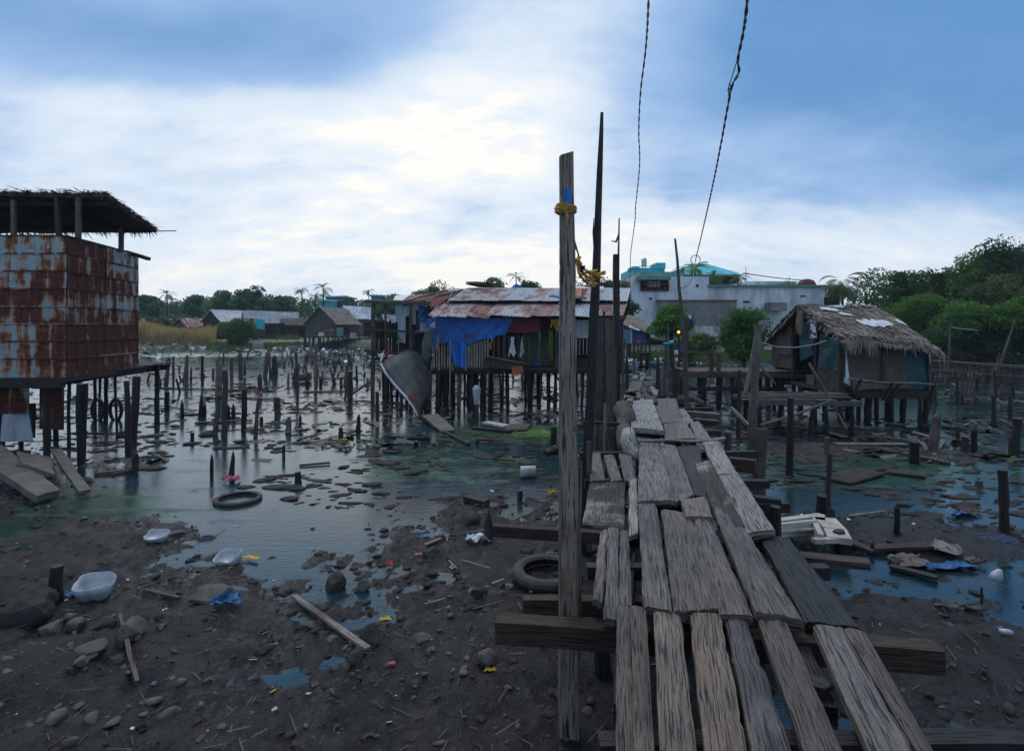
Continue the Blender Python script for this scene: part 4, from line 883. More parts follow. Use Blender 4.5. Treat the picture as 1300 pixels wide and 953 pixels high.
wn.beam((x-.04, 18.1, 2.38), (x-.04, 19.1, 2.36), .05, .08); wn.beam((x-.04, 18.1, 1.74), (x-.04, 19.1, 1.74), .05, .05)
wno = wn.build('slatted_window', M['postlight'], T_)
wn = MB()
for i in range(8): wn.beam((x-.07, 18.22+i*.11, 1.72+R(-.03, .03)), (x-.07, 18.22+i*.11+R(-.02, .02), 2.32), .05, .015, up=(1, 0, 0))
wn.build('slats', M['deckpale'], wno)
tp('window_back', [(x+.03, 19.05, 1.75), (x+.03, 18.15, 1.75), (x+.03, 18.15, 2.4), (x+.03, 19.05, 2.4)], 2, 2, 'ply')
for yy, mt in ((18.08, 'postbrown'), (16.75, 'postbrown'), (15.52, 'post'), (19.3, 'post')):
    mb = MB(); mb.beam((x, yy, .3), (x, yy, 2.7 if yy in (18.08, 16.75) else 2.2), .09, .09, up=(0, 1, 0), jit=.005); mb.build('corner_post', M[mt], T_)
tp('door_board', [(x-.03, 17.2, ZFh+.02), (x-.03, 16.8, ZFh+.02), (x-.03, 16.8, 1.2), (x-.03, 17.25, 1.15)], 3, 3, 'slab')
# front wall of woven mat
y = Y0h
tp('woven_wall', [(X0h+.05, y, ZFh+.1), (10.75, y, ZFh+.05), (10.75, y, 2.2), (X0h+.05, y, 2.35)], 20, 10, 'mat', .05)
tp('teal_sheet', [(10.73, y+.02, ZFh+.05), (11.3, y+.02, ZFh+.05), (11.3, y+.02, 2.0), (10.73, y+.02, 2.1)], 8, 8, 'teal', .03)
tp('torn_white_sheet', [(9.0, y-.05, 1.1), (9.18, y-.05, 1.0), (9.06, y-.05, 2.1), (8.98, y-.05, 2.15)], 3, 8, 'white', .04)
tp('back_wall', [(X0h, Y1h, ZFh), (X1h, Y1h, ZFh), (X1h, Y1h, 2.1), (X0h, Y1h, 2.1)], 4, 4, 'darkply')
tp('side_wall', [(X1h, Y0h+.05, ZFh), (X1h, Y1h, ZFh), (X1h, Y1h, 2.1), (X1h, Y0h+.05, 2.0)], 4, 4, 'darkply')
for xx in (9.0, 10.1, 11.33): mb = MB(); mb.beam((xx, y-.04, .6), (xx+R(-.03, .03), y-.04, 2.2), .07, .07, up=(0, 1, 0), jit=.004); mb.build('corner_post', M['post'], T_)
mb = MB(); mb.tube([(9.0, y-.3, 1.22), (9.9, y-.32, 1.12), (10.8, y-.3, 1.10), (11.35, y-.3, 1.06)], .03, 6, .1); mb.build('bamboo_rail', M['bamboo'], T_)
tp('sagging_mat', [(9.1, y-.28, .92), (10.6, y-.28, .98), (10.6, y-.28, 1.12), (9.1, y-.28, 1.18)], 10, 3, 'mat', .06)
tp('lower_apron', [(9.2, y-.25, .70), (11.3, y-.25, .66), (11.3, y-.25, .82), (9.2, y-.25, .86)], 12, 2, 'postbrown', .03)
for p0, p1 in (((10.3, y-.4, 1.1), (9.95, y-.4, .6)), ((10.1, y-.4, 1.12), (9.9, y-.4, .7)), ((9.3, y-.35, 1.2), (9.1, y-.35, .8)), ((11.3, y-.3, 1.1), (11.15, y-.3, .65))): mb = MB(); mb.beam(p0, p1, .09, .03); mb.build('brace', M['postdark'], T_)
# roof: base slopes + thatch leaves
RZ = 3.18; YR = 17.35
def roofpt(s, t, side=0):   # s along ridge 0..1, t 0 ridge .. 1 eave
    x = 8.68+(11.0-8.68)*s+ (s**3)*t*.45+(.12*(1-s))*(1-t)*0
    sag = .06*math.sin(s*9)+.05*math.sin(s*4+1)
    if side == 0:
        yy = YR+(14.95-YR)*t; z = RZ+sag*.5-(RZ-2.24+.30*s*s)*(t**1.15)-(.18*t*(s > .8)*(s-.8)/.2)-.04*(1-s)
    else: yy = YR+(19.75-YR)*t; z = RZ+sag*.5-(RZ-1.98)*t-.04*(1-s)
    return Vector((x, yy, z))
for side in (0, 1):
    mb = MB(); n = 18; b = 0
    for i in range(n+1):
        for j in range(n+1): mb.v.append(roofpt(i/n, j/n, side)+Vector((0, 0, R(-.01, .01))))
    for i in range(n):
        for j in range(n): a = i*(n+1)+j; mb.face([a, a+1, a+n+2, a+n+1])
    mb.build('roof_slope', M['thatchdark'], T_, solid=.07)
V = []
for side in (0, 1):
    for row in range(26):
        t = (row+.6)/25.5
        for k in range(95):
            s = R(-.01, 1.01); p = roofpt(min(max(s, 0), 1), min(t, 1.0)+R(-.02, .02), side); q = roofpt(min(max(s, 0), 1), max(0, t-.10), side)
            d_ = (p-q).normalized()*R(.12, .30); side_v = Vector((R(.015, .04), R(-.01, .01), R(-.005, .005)))
            lift = Vector((0, 0, R(.04, .11))); d2 = d_+Vector((R(-.05, .05), 0, R(-.03, .035)))
            V.append((q+lift-side_v, q+lift+side_v, q+lift+d2+side_v*.5, q+lift+d2-side_v*.5))
quads('thatch', [[tuple(v) for v in f] for f in V], M['thatch'], T_)
V = []
for k in range(420):   # ragged hanging fringe at the eave, dry and pale on the near half
    s = R(0, .98); p = roofpt(s, 1)+Vector((0, R(-.04, .06), R(0, .05))); L = R(.03, .13) if s > .38 or s < .04 else R(.08, .42)
    if s > .38 and R(0, 1) < .07: L = R(.2, .36)
    d_ = Vector((R(-.05, .05), R(-.06, .02), -L)); w = Vector((R(.008, .03), R(-.01, .01), 0)); V.append((p-w, p+w, p+d_+w*.2, p+d_-w*.2))
quads('eave_fringe', [[tuple(v) for v in f] for f in V], M['straw'], T_)
V = []
for k in range(160):
    t = R(0, 1); side = random.choice((0, 1)); p = roofpt(0, t, side); d_ = Vector((R(-.14, -.02), R(-.1, .1), -R(.05, .2))); w = Vector((0, R(.01, .03), 0)); V.append((p-w, p+w, p+d_+w*.2, p+d_-w*.2))
quads('verge_fringe', [[tuple(v) for v in f] for f in V], M['thatch'], T_)
mb = MB()
for i in range(3): mb.sheet(roofpt(.03, .06)+Vector((0, 0, .1)), roofpt(.99, .04)+Vector((0, 0, .1)), roofpt(.99, .02)+Vector((0, .12, .10)), roofpt(.03, .02)+Vector((0, .16, .10)), 12, 2, lambda u, v, a, b: .01*math.sin(u*6)) if i == 0 else None
mb.build('ridge_cap', M['palegrey'], T_, solid=.01)
for s0, s1, t0, t1, lab in ((.18, .40, .18, .30, 'pale sheet patched on the thatch near the ridge'), (.44, .80, .48, .66, 'largest torn white sheet lying midway down the thatch'), (.33, .50, .32, .40, 'narrow torn white strip on the thatch below the ridge patch'), (.93, 1.02, .40, .52, 'small white plastic patch at the far end of the thatch'), (.42, .58, .05, .10, 'thin pale scrap right under the thatch ridge')):
    mb = MB(); n = 10
    for i in range(n+1):
        for j in range(5):
            ss = s0+(s1-s0)*i/n; w = math.sin(math.pi*min(max(i/n, .04), .96))**.4; tt = (t0+t1)/2+(t1-t0)*(j/4-.5)*w*(1+.3*math.sin(i*2.3)); mb.v.append(roofpt(min(ss, 1), tt)+Vector((0, 0, .13+R(-.01, .01))))
    for i in range(n):
        for j in range(4): a = i*5+j; mb.face([a, a+1, a+6, a+5])
    tag(mb.build('roof_sheet_patch', M['white'], solid=.008), lab, 'plastic sheet')
# straw bundle and spotted cloth at the gable
V = []
for k in range(200): p = Vector((8.6+R(-.04, .04), 16.95+R(-.16, .16), 3.0+R(-.05, .1))); d_ = Vector((R(-.05, .03), R(-.06, .06), -R(.3, .62))); w = Vector((0, R(.008, .02), 0)); V.append((p-w, p+w, p+d_+w*.3, p+d_-w*.3))
tag(quads('straw_bundle', [[tuple(v) for v in f] for f in V], M['straw']), 'bundle of dry straw hanging from the gable of the thatched hut', 'straw')
mb = MB(); mb.sheet((8.62, 16.45, 2.28), (8.62, 16.1, 2.3), (8.62, 16.15, 2.75), (8.62, 16.4, 2.8), 6, 6, lambda u, v, a, b: .03*math.sin(u*20))
m_, nt, bs = newmat('spotted_cloth'); nt.links.new(ramp(nt, [(.48, g3(.02)), (.52, g3(.65))], noise(nt, posn(nt), 9, 2, .5)), bs.inputs['Base Color'])
tag(mb.build('spotted_cloth', m_, solid=.006), 'black and white spotted cloth hanging under the hut gable', 'cloth')
# far lean-to tin sheet on hut roof back
mb = MB(); mb.sheet((8.5, 19.9, 2.35), (9.0, 20.4, 2.4), (9.1, 20.2, 2.85), (8.6, 19.8, 2.8), 4, 4, None); mb.build('back_tin_sheet', M['galv'], T_, solid=.01)
# landing in front of the hut
LD = thing('side_landing', (8.0, 14.3, 0), 'low landing of loose boards on thin posts in front of the thatched hut', 'landing')
for k in range(16):
    y = 13.6+k*.09+R(-.02, .02); z = .88+R(-.02, .04); mb = MB(); x0 = P(938, 500, y).x+R(-.2, .3); x1 = P(1068, 500, y).x+R(-.5, .2)
    mb.beam((x0, y, z), (x1, y+R(-.15, .15), z+R(-.03, .03)), R(.07, .13), .03, jit=.006); mb.build('board', M[random.choice(['post', 'postlight', 'postbrown'])], LD)
mb = MB(); mb.beam((5.7, 13.6, .80), (8.35, 13.6, .76), .12, .12, jit=.01); mb.build('beam', M['post'], LD)
mb = MB(); mb.beam((5.8, 14.9, .80), (8.6, 14.9, .78), .10, .10, jit=.01); mb.build('beam', M['postdark'], LD)
legs(LD, [(5.9, 13.6), (6.7, 13.7), (7.2, 13.6), (7.5, 13.6), (8.2, 13.7), (6.1, 14.9), (7.0, 14.8), (7.9, 14.9), (8.5, 14.8), (6.5, 15.3)], .8, .05, name='landing_post')
for p0, p1, lab in ((P(1027, 461, 14.3), P(1075, 545, 13.2), 'long pale pole leaning across the landing down into the water'), (P(965, 540, 12.6), P(1055, 508, 13.4), 'thin pole slanting up under the landing'), (P(965, 464, 15.0), P(985, 488, 15.0), 'short pole slanting from the hut corner down to the landing')):
    mb = MB(); mb.tube([p0, (p0+p1)/2+Vector((.03, 0, -.03)), p1], [.035, .033, .025], 6, .12); tag(mb.build('leaning_pole', M['postlight']), lab, 'pole')
# ================================================================ middle pier
PR = thing('slatted_pier', (7.5, 19.5, 0), 'slatted grey pier on dark posts crossing toward the thatched hut', 'pier')
for k in range(60):
    x = P(868, 0, 19).x+k*.06; x = 5.7+k*.066; mb = MB() if k == 0 else mb
    mb.beam((x, 18.3, 1.16+R(-.01, .015)), (x+R(-.05, .05), 20.0, 1.16+R(-.01, .015)), .05, .02)
mb.build('slat_deck', M['postlight'], PR)
for y in (18.3, 19.9): mb = MB(); mb.beam((5.4, y, 1.06), (9.7, y, 1.04), .12, .14, jit=.01); mb.build('beam', M['post'], PR)
mb = MB(); mb.beam((5.5, 18.25, .62), (8.8, 18.25, .60), .10, .12, jit=.01); mb.build('beam', M['postdark'], PR)
legs(PR, [(5.6+i*.52+R(-.1, .1), 18.35) for i in range(8)]+[(5.8+i*.7, 19.8) for i in range(6)], 1.0, .08, name='pier_post')
for px, t in ((903, 445), (912, 448)): mb = MB(); mb.beam(P(px, 476, 18.2), P(px, t, 18.2), .11, .11, up=(0, 1, 0), jit=.005); mb.build('rail_post', M['post'], PR)
mb = MB(); mb.beam(P(868, 446, 18.2), P(906, 448, 18.2), .09, .07, jit=.005); mb.build('rail', M['post'], PR)
mb = MB(); mb.tube([P(860, 508, 13.2), P(878, 505, 13.2), P(893, 512, 13.1)], [.07, .08, .05], 7, .15); tag(mb.build('curved_branch', M['postlight']), 'curved pale branch lying beside the path bundle', 'branch')
cb(P(860, 503, 13.2)-Vector((0, 0, .2)), P(895, 506, 13.2)-Vector((0, 0, .2)), .08, .10, 'postdark')
# open frame at the far end of the path
FR = thing('door_frame_stand', (P(817, 0, 21).x, 21, .7), 'dark empty wooden frame standing at the far end of the walkway', 'frame')
for p0, p1 in ((P(812, 475, 21), P(815, 450, 21)), (P(821, 470, 21), P(822, 450, 21)), (P(812, 450, 21), P(824, 449, 21)), (P(812, 465, 21), P(822, 466, 21))): mb = MB(); mb.beam(p0, p1, .10, .08, up=(0, 1, 0)); mb.build('bar', M['postbrown'], FR)
# thin cloth, lamp and bits on the far poles
LP = thing('street_lamp', (P(861, 0, 20).x, 20, 0), 'thin post with a small glowing orange lamp beside the crooked pole', 'lamp')
mb = MB(); mb.tube([(P(862, 0, 20).x, 20, -.1), P(862, 424, 20)], [.05, .04], 6, .1); mb.build('pole', M['postbrown'], LP)
mb = MB(); c = P(861.5, 421.5, 20)
for i in range(7):
    for j in range(10): th = math.pi*i/6; ph = 2*math.pi*j/10; mb.v.append(c+Vector((math.sin(th)*math.cos(ph), math.sin(th)*math.sin(ph), math.cos(th)))*.05)
for i in range(6):
    for j in range(10): mb.face([i*10+j, i*10+(j+1) % 10, (i+1)*10+(j+1) % 10, (i+1)*10+j])
m_, nt, bs = newmat('lit_bulb'); bs.inputs['Base Color'].default_value = (.9, .4, .05, 1); bs.inputs['Emission Color'].default_value = (1, .36, .04, 1); bs.inputs['Emission Strength'].default_value = 3
mb.build('bulb', m_, LP)
mb = MB(); mb.tube([c+Vector((0, 0, -.12)), c+Vector((0, 0, -.05))], [.03, .045], 8); mb.build('socket', M['black'], LP)
def ragon(px0, py0, px1, py1, Y, mat, label, name='hanging_rag', cat='cloth'):
    mb = MB(); mb.sheet(P(px0, py1, Y), P(px1, py1+1, Y), P(px1-.5, py0, Y), P(px0+.5, py0, Y), 5, 6, lambda u, v, a, b: .03*math.sin(u*30)); return tag(mb.build(name, M[mat], solid=.006), label, cat)
ragon(875, 401, 880, 411, 16, 'navy', 'navy and white rag on top of the pale grey pole'); ragon(873, 400, 878, 404, 15.9, 'white', 'small white rag on top of the pale grey pole')
ragon(863, 436, 869, 447, 16, 'bluepl', 'light blue cloth hanging beside the crooked pole'); ragon(856, 444, 861, 449, 16, 'white', 'white rag hanging left of the light blue cloth')
mb = MB(); mb.tube([P(842, 436, 14.5), P(852, 435.5, 14.5)], .018, 6); mb.tube([P(850, 435, 14.5), P(855, 434.5, 14.5)], .05, 8)
tag(mb.build('short_pipe', M['cyan']), 'turquoise-ended pipe lashed across the path bundle', 'pipe')
mb = MB(); mb.tube([P(830, 461, 17), P(829, 468, 17)], [.16, .13], 12); tag(mb.build('plant_pot', M['teal']), 'dark teal plant pot at the side of the far walkway', 'pot')
# ================================================================ rusty shack at the left
S = thing('rusty_shack', (-10.5, 12.5, 0), 'tall shack of rusty flattened drum sheets on stilts under a thatched roof', 'shack')
Xc, Yc, Xf, Yf = -9.10, 11.6, -9.62, 14.6; XL = -13.4
zb, zt = 1.60, 4.47; nr_ = 8
def ribsheet(mb, c00, c10, c11, c01, pitch=.37, amp=.022):
    W_ = (Vector(c10)-Vector(c00)).length; n = max(8, int(W_/.03)); s = R(0, 9)
    def dsp(u, v, a, b):
        k = (u % pitch)/pitch; return amp*(1 if k < .12 else (0 if k > .2 else (1-(k-.12)/.08)))+.012*float(fbm(u*1.5+s, v*2, 2))-.012*(b-.5)
    mb.sheet(c00, c10, c11, c01, n, 4, dsp)
for i in range(nr_):
    z0 = zb+(zt-zb)*i/nr_-.03; z1 = zb+(zt-zb)*(i+1)/nr_
    mb = MB(); ribsheet(mb, (XL, Yc, z0), (Xc+.01, Yc, z0), (Xc+.01, Yc, z1), (XL, Yc, z1)); mb.build('wall_sheet', M['drum' if i not in (3, 4) else 'drumrust'], S, solid=.004)
    for a, b in ((0, .5), (.5, 1)):
        mb = MB(); x0, y0, x1, y1 = Xc+(Xf-Xc)*a, Yc+(Yf-Yc)*a, Xc+(Xf-Xc)*b, Yc+(Yf-Yc)*b; k = R(0, .012)
        ribsheet(mb, (x0+k, y0, z0), (x1+k, y1+.02, z0+R(-.01, .01)), (x1+k, y1+.02, z1), (x0+k, y0, z1))
        mt = 'drumdeep' if i < 3 else ('drumrust' if (i < 4 or a == 0) else 'drum')
        mb.build('wall_sheet', M[mt], S, solid=.004)
    for (p0, p1) in (((XL, Yc-.02, z1-.01), (Xc+.02, Yc-.02, z1-.01)), ((Xc+.03, Yc, z1-.01), (Xf+.03, Yf, z1-.01))):
        mb = MB(); mb.beam(p0, p1, .012, .028); mb.build('seam', M['drumrust'], S)
for x, y in ((Xc, Yc), (Xf, Yf)): mb = MB(); mb.beam((x-.05, y+.05, zb), (x-.05, y+.05, zt), .06, .06, up=(0, 1, 0)); mb.build('corner_frame', M['post'], S)
mb = MB(); mb.box6([(XL, Yf, zb), (Xf, Yf, zb), (Xf, Yf+.03, zb), (XL, Yf+.03, zb), (XL, Yf, zt), (Xf, Yf, zt), (Xf, Yf+.03, zt), (XL, Yf+.03, zt)]); mb.build('back_wall', M['drumrust'], S)
mb = MB(); mb.box6([(XL, Yc, zb), (XL+.03, Yc, zb), (XL+.03, Yf, zb), (XL, Yf, zb), (XL, Yc, zt), (XL+.03, Yc, zt), (XL+.03, Yf, zt), (XL, Yf, zt)]); mb.build('side_wall', M['drumrust'], S)
# floor and platform
mb = MB(); mb.box6([(XL, Yc-.1, zb-.12), (Xc+.05, Yc-.15, zb-.12), (Xf+.15, Yf+.1, zb-.12), (XL, Yf+.1, zb-.12), (XL, Yc-.1, zb-.04), (Xc+.05, Yc-.15, zb-.04), (Xf+.15, Yf+.1, zb-.04), (XL, Yf+.1, zb-.04)]); mb.build('floor', M['postdark'], S)
mb = MB(); mb.beam((Xc-.55, Yc-.1, 1.43), (Xf+.38, Yf-.3, 1.55), .16, .16, jit=.012); mb.build('floor_beam', M['postdark'], S)
mb = MB(); mb.beam((XL, Yc-.1, 1.45), (Xc+.1, Yc-.2, 1.45), .12, .12, jit=.01); mb.build('floor_beam', M['postdark'], S)
for k in range(7): mb = MB(); x0 = Xf-.1+k*.0; mb.beam((Xf-.3, Yf-.2+k*.16, zb+.04), (Xf+.42+R(-.06, .06), Yf-.15+k*.16, zb+.03), .15, .03, jit=.005); mb.build('shelf_board', M['postlight' if k == 0 else 'post'], S)
for k in range(3): mb = MB(); mb.beam((Xf-.3, Yf+k*.4-.1, zb-.10), (Xf+.38, Yf+k*.4-.1, zb-.08), .09, .14, jit=.006); mb.build('shelf_beam', M['postdark'], S)
for (px, pyb, w) in ((60, 577, .16), (70, 560, .12), (100, 590, .13), (109, 588, .11), (135, 538, .11), (146, 548, .06), (161, 580, .12), (174, 566, .15), (88, 570, .07), (30, 560, .12), (5, 570, .12), (120, 540, .08), (128, 528, .08)):
    g = G(px, pyb); legs(S, [(g.x, g.y)], 1.52, w*.45, 'postdark', jl=.1)
# lower rusty skirt sheets hanging under the floor
for (a, b, z0, z1, y, mt) in ((-13, -10.1, .75, 1.42, 11.9, 'drumrust'), (-12, -10.3, .25, .95, 12.3, 'drumrust'), (-9.95, -9.45, .45, 1.40, 12.0, 'drumrust')):
    mb = MB(); ribsheet(mb, (a, y, z0), (b, y, z0+R(-.1, .1)), (b, y, z1), (a, y, z1)); mb.build('skirt_sheet', M[mt], S, solid=.004)
mb = MB(); mb.sheet((-10.75, 11.95, .2), (-10.1, 11.95, .2), (-10.2, 11.95, .85), (-10.7, 11.95, .8), 6, 6, lambda u, v, s, t: .05*math.sin(u*9)); mb.build('drape', M['palegrey'], S, solid=.01)
# roof
rz0, rz1 = 5.40, 4.82
c = [Vector((XL-.5, 12.0, rz0+.05)), Vector((-8.66, 12.15, rz0)), Vector((-8.72, 13.95, 4.97)), Vector((XL-.5, 14.2, 4.97))]
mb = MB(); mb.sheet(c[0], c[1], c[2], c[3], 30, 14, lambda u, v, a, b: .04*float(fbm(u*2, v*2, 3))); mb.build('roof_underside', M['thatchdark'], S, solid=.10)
V = []
for k in range(5200):
    a, b = R(0, 1), R(-.02, 1.0); p = c[0].lerp(c[1], a).lerp(c[3].lerp(c[2], a), b)+Vector((0, 0, R(.05, .10)))
    d_ = Vector((R(-.1, .1), -R(.12, .3)*(1 if R(0, 1) < .5 else -1), R(-.05, .03))); w = Vector((R(.01, .03), R(-.01, .01), 0)); V.append((p-w, p+w, p+d_+w*.3, p+d_-w*.3))
quads('thatch', [[tuple(v) for v in f] for f in V], M['thatch'], S)
V = []
for k in range(1500):
    e = random.choice((0, 0, 1, 1, 2)); t = R(0, 1)
    if e == 0: p = c[0].lerp(c[1], t)+Vector((0, R(-.05, .1), R(-.02, .12))); d_ = Vector((R(-.05, .05), -R(.03, .14), -R(.0, .10)))
    elif e == 1: p = c[1].lerp(c[2], t)+Vector((R(-.1, .02), 0, R(-.04, .08))); d_ = Vector((R(.02, .10), R(-.1, .1), -R(.0, .10)))
    else: p = c[3].lerp(c[2], t)+Vector((0, R(-.2, .1), R(-.05, .03))); d_ = Vector((R(-.08, .08), R(.0, .2), -R(.04, .16)))
    w = Vector((R(.006, .02), R(-.015, .015), 0)); V.append((p-w, p+w, p+d_+w*.2, p+d_-w*.2))
quads('eave_fringe', [[tuple(v) for v in f] for f in V], M['thatchdark'], S)
for p0, p1, w, mt in (((-9.22, 12.1, zt-.1), (-9.22, 12.1, 5.36), .09, 'post'), ((-9.55, 12.0, zt), (-9.6, 12.0, 5.35), .09, 'postdark'), ((-9.42, 13.7, 4.4), (-9.42, 13.7, 5.0), .09, 'postlight'), ((-12, 12.0, zt), (-12, 12, 5.35), .09, 'post'), ((-10.6, 12.1, zt), (-10.6, 12.1, 5.3), .08, 'post'),
                      ((XL, 12.3, 5.25), (-8.7, 12.3, 5.25), .08, 'postdark'), ((XL, 13.8, 4.92), (-8.8, 13.8, 4.92), .08, 'postdark'), ((-9.5, 12, 5.25), (-9.5, 13.9, 4.9), .07, 'postdark'), ((-9.85, 14.5, 4.52), (-8.95, 14.0, 4.28), .10, 'post')):
    mb = MB(); mb.beam(p0, p1, w, w*.8, up=(0, 1, 0) if abs(p0[2]-p1[2]) > .2 and abs(p0[0]-p1[0]) < .2 and abs(p0[1]-p1[1]) < 1 else (0, 0, 1), jit=.006); mb.build('roof_post' if abs(p0[2]-p1[2]) > .3 else 'rafter', M[mt], S)
mb = MB(); mb.tube([(-9.2, 13.9, 4.94), (-8.15, 13.8, 4.93)], .012, 5); mb.build('rafter_end', M['postdark'], S)
# slabs of broken concrete at its foot
def slab(q, z, th, label, mat='slab', name='concrete_slab', tilt=(0, 0, 0, 0), cat='slab'):
    cc_ = [G(a, b, z) for a, b in q]
    for i_, t_ in enumerate(tilt): cc_[i_].z += t_
    mb = MB(); s = R(0, 99); fl, fr, nr, nl = cc_
    nx_, ny_ = 16, 10
    mb.sheet(nl, nr, fr, fl, nx_, ny_, lambda u, v, a, b: Vector((.03*float(fbm(u*3+s, v*3, 3)), .03*float(fbm(u*3, v*3+s, 3)), .015*float(fbm(u*4+s, v*4, 3)))))
    o = mb.build(name, M[mat], solid=0); m_ = o.modifiers.new('solid', 'SOLIDIFY'); m_.thickness = th; m_.offset = -1
    return tag(o, label, cat)
slab(((-50, 572), (2, 572), (76, 600), (46, 610)), .38, .10, 'big tilted dusty concrete slab at the foot of the rusty shack', tilt=(.15, .12, -.25, -.22))
slab(((20, 572), (62, 580), (68, 590), (25, 585)), .40, .07, 'smaller slab lying behind the big tilted slab under the shack', tilt=(0, 0, -.15, 0))
slab(((64, 577), (78, 576), (116, 600), (100, 603)), .32, .06, 'narrow grey slab sloping down beside the shack posts', tilt=(.1, .1, -.25, -.25))
slab(((38, 615), (47, 616), (38, 625), (30, 624)), .10, .05, 'small grey block in the shallow water below the big slab', tilt=(0, 0, 0, 0))
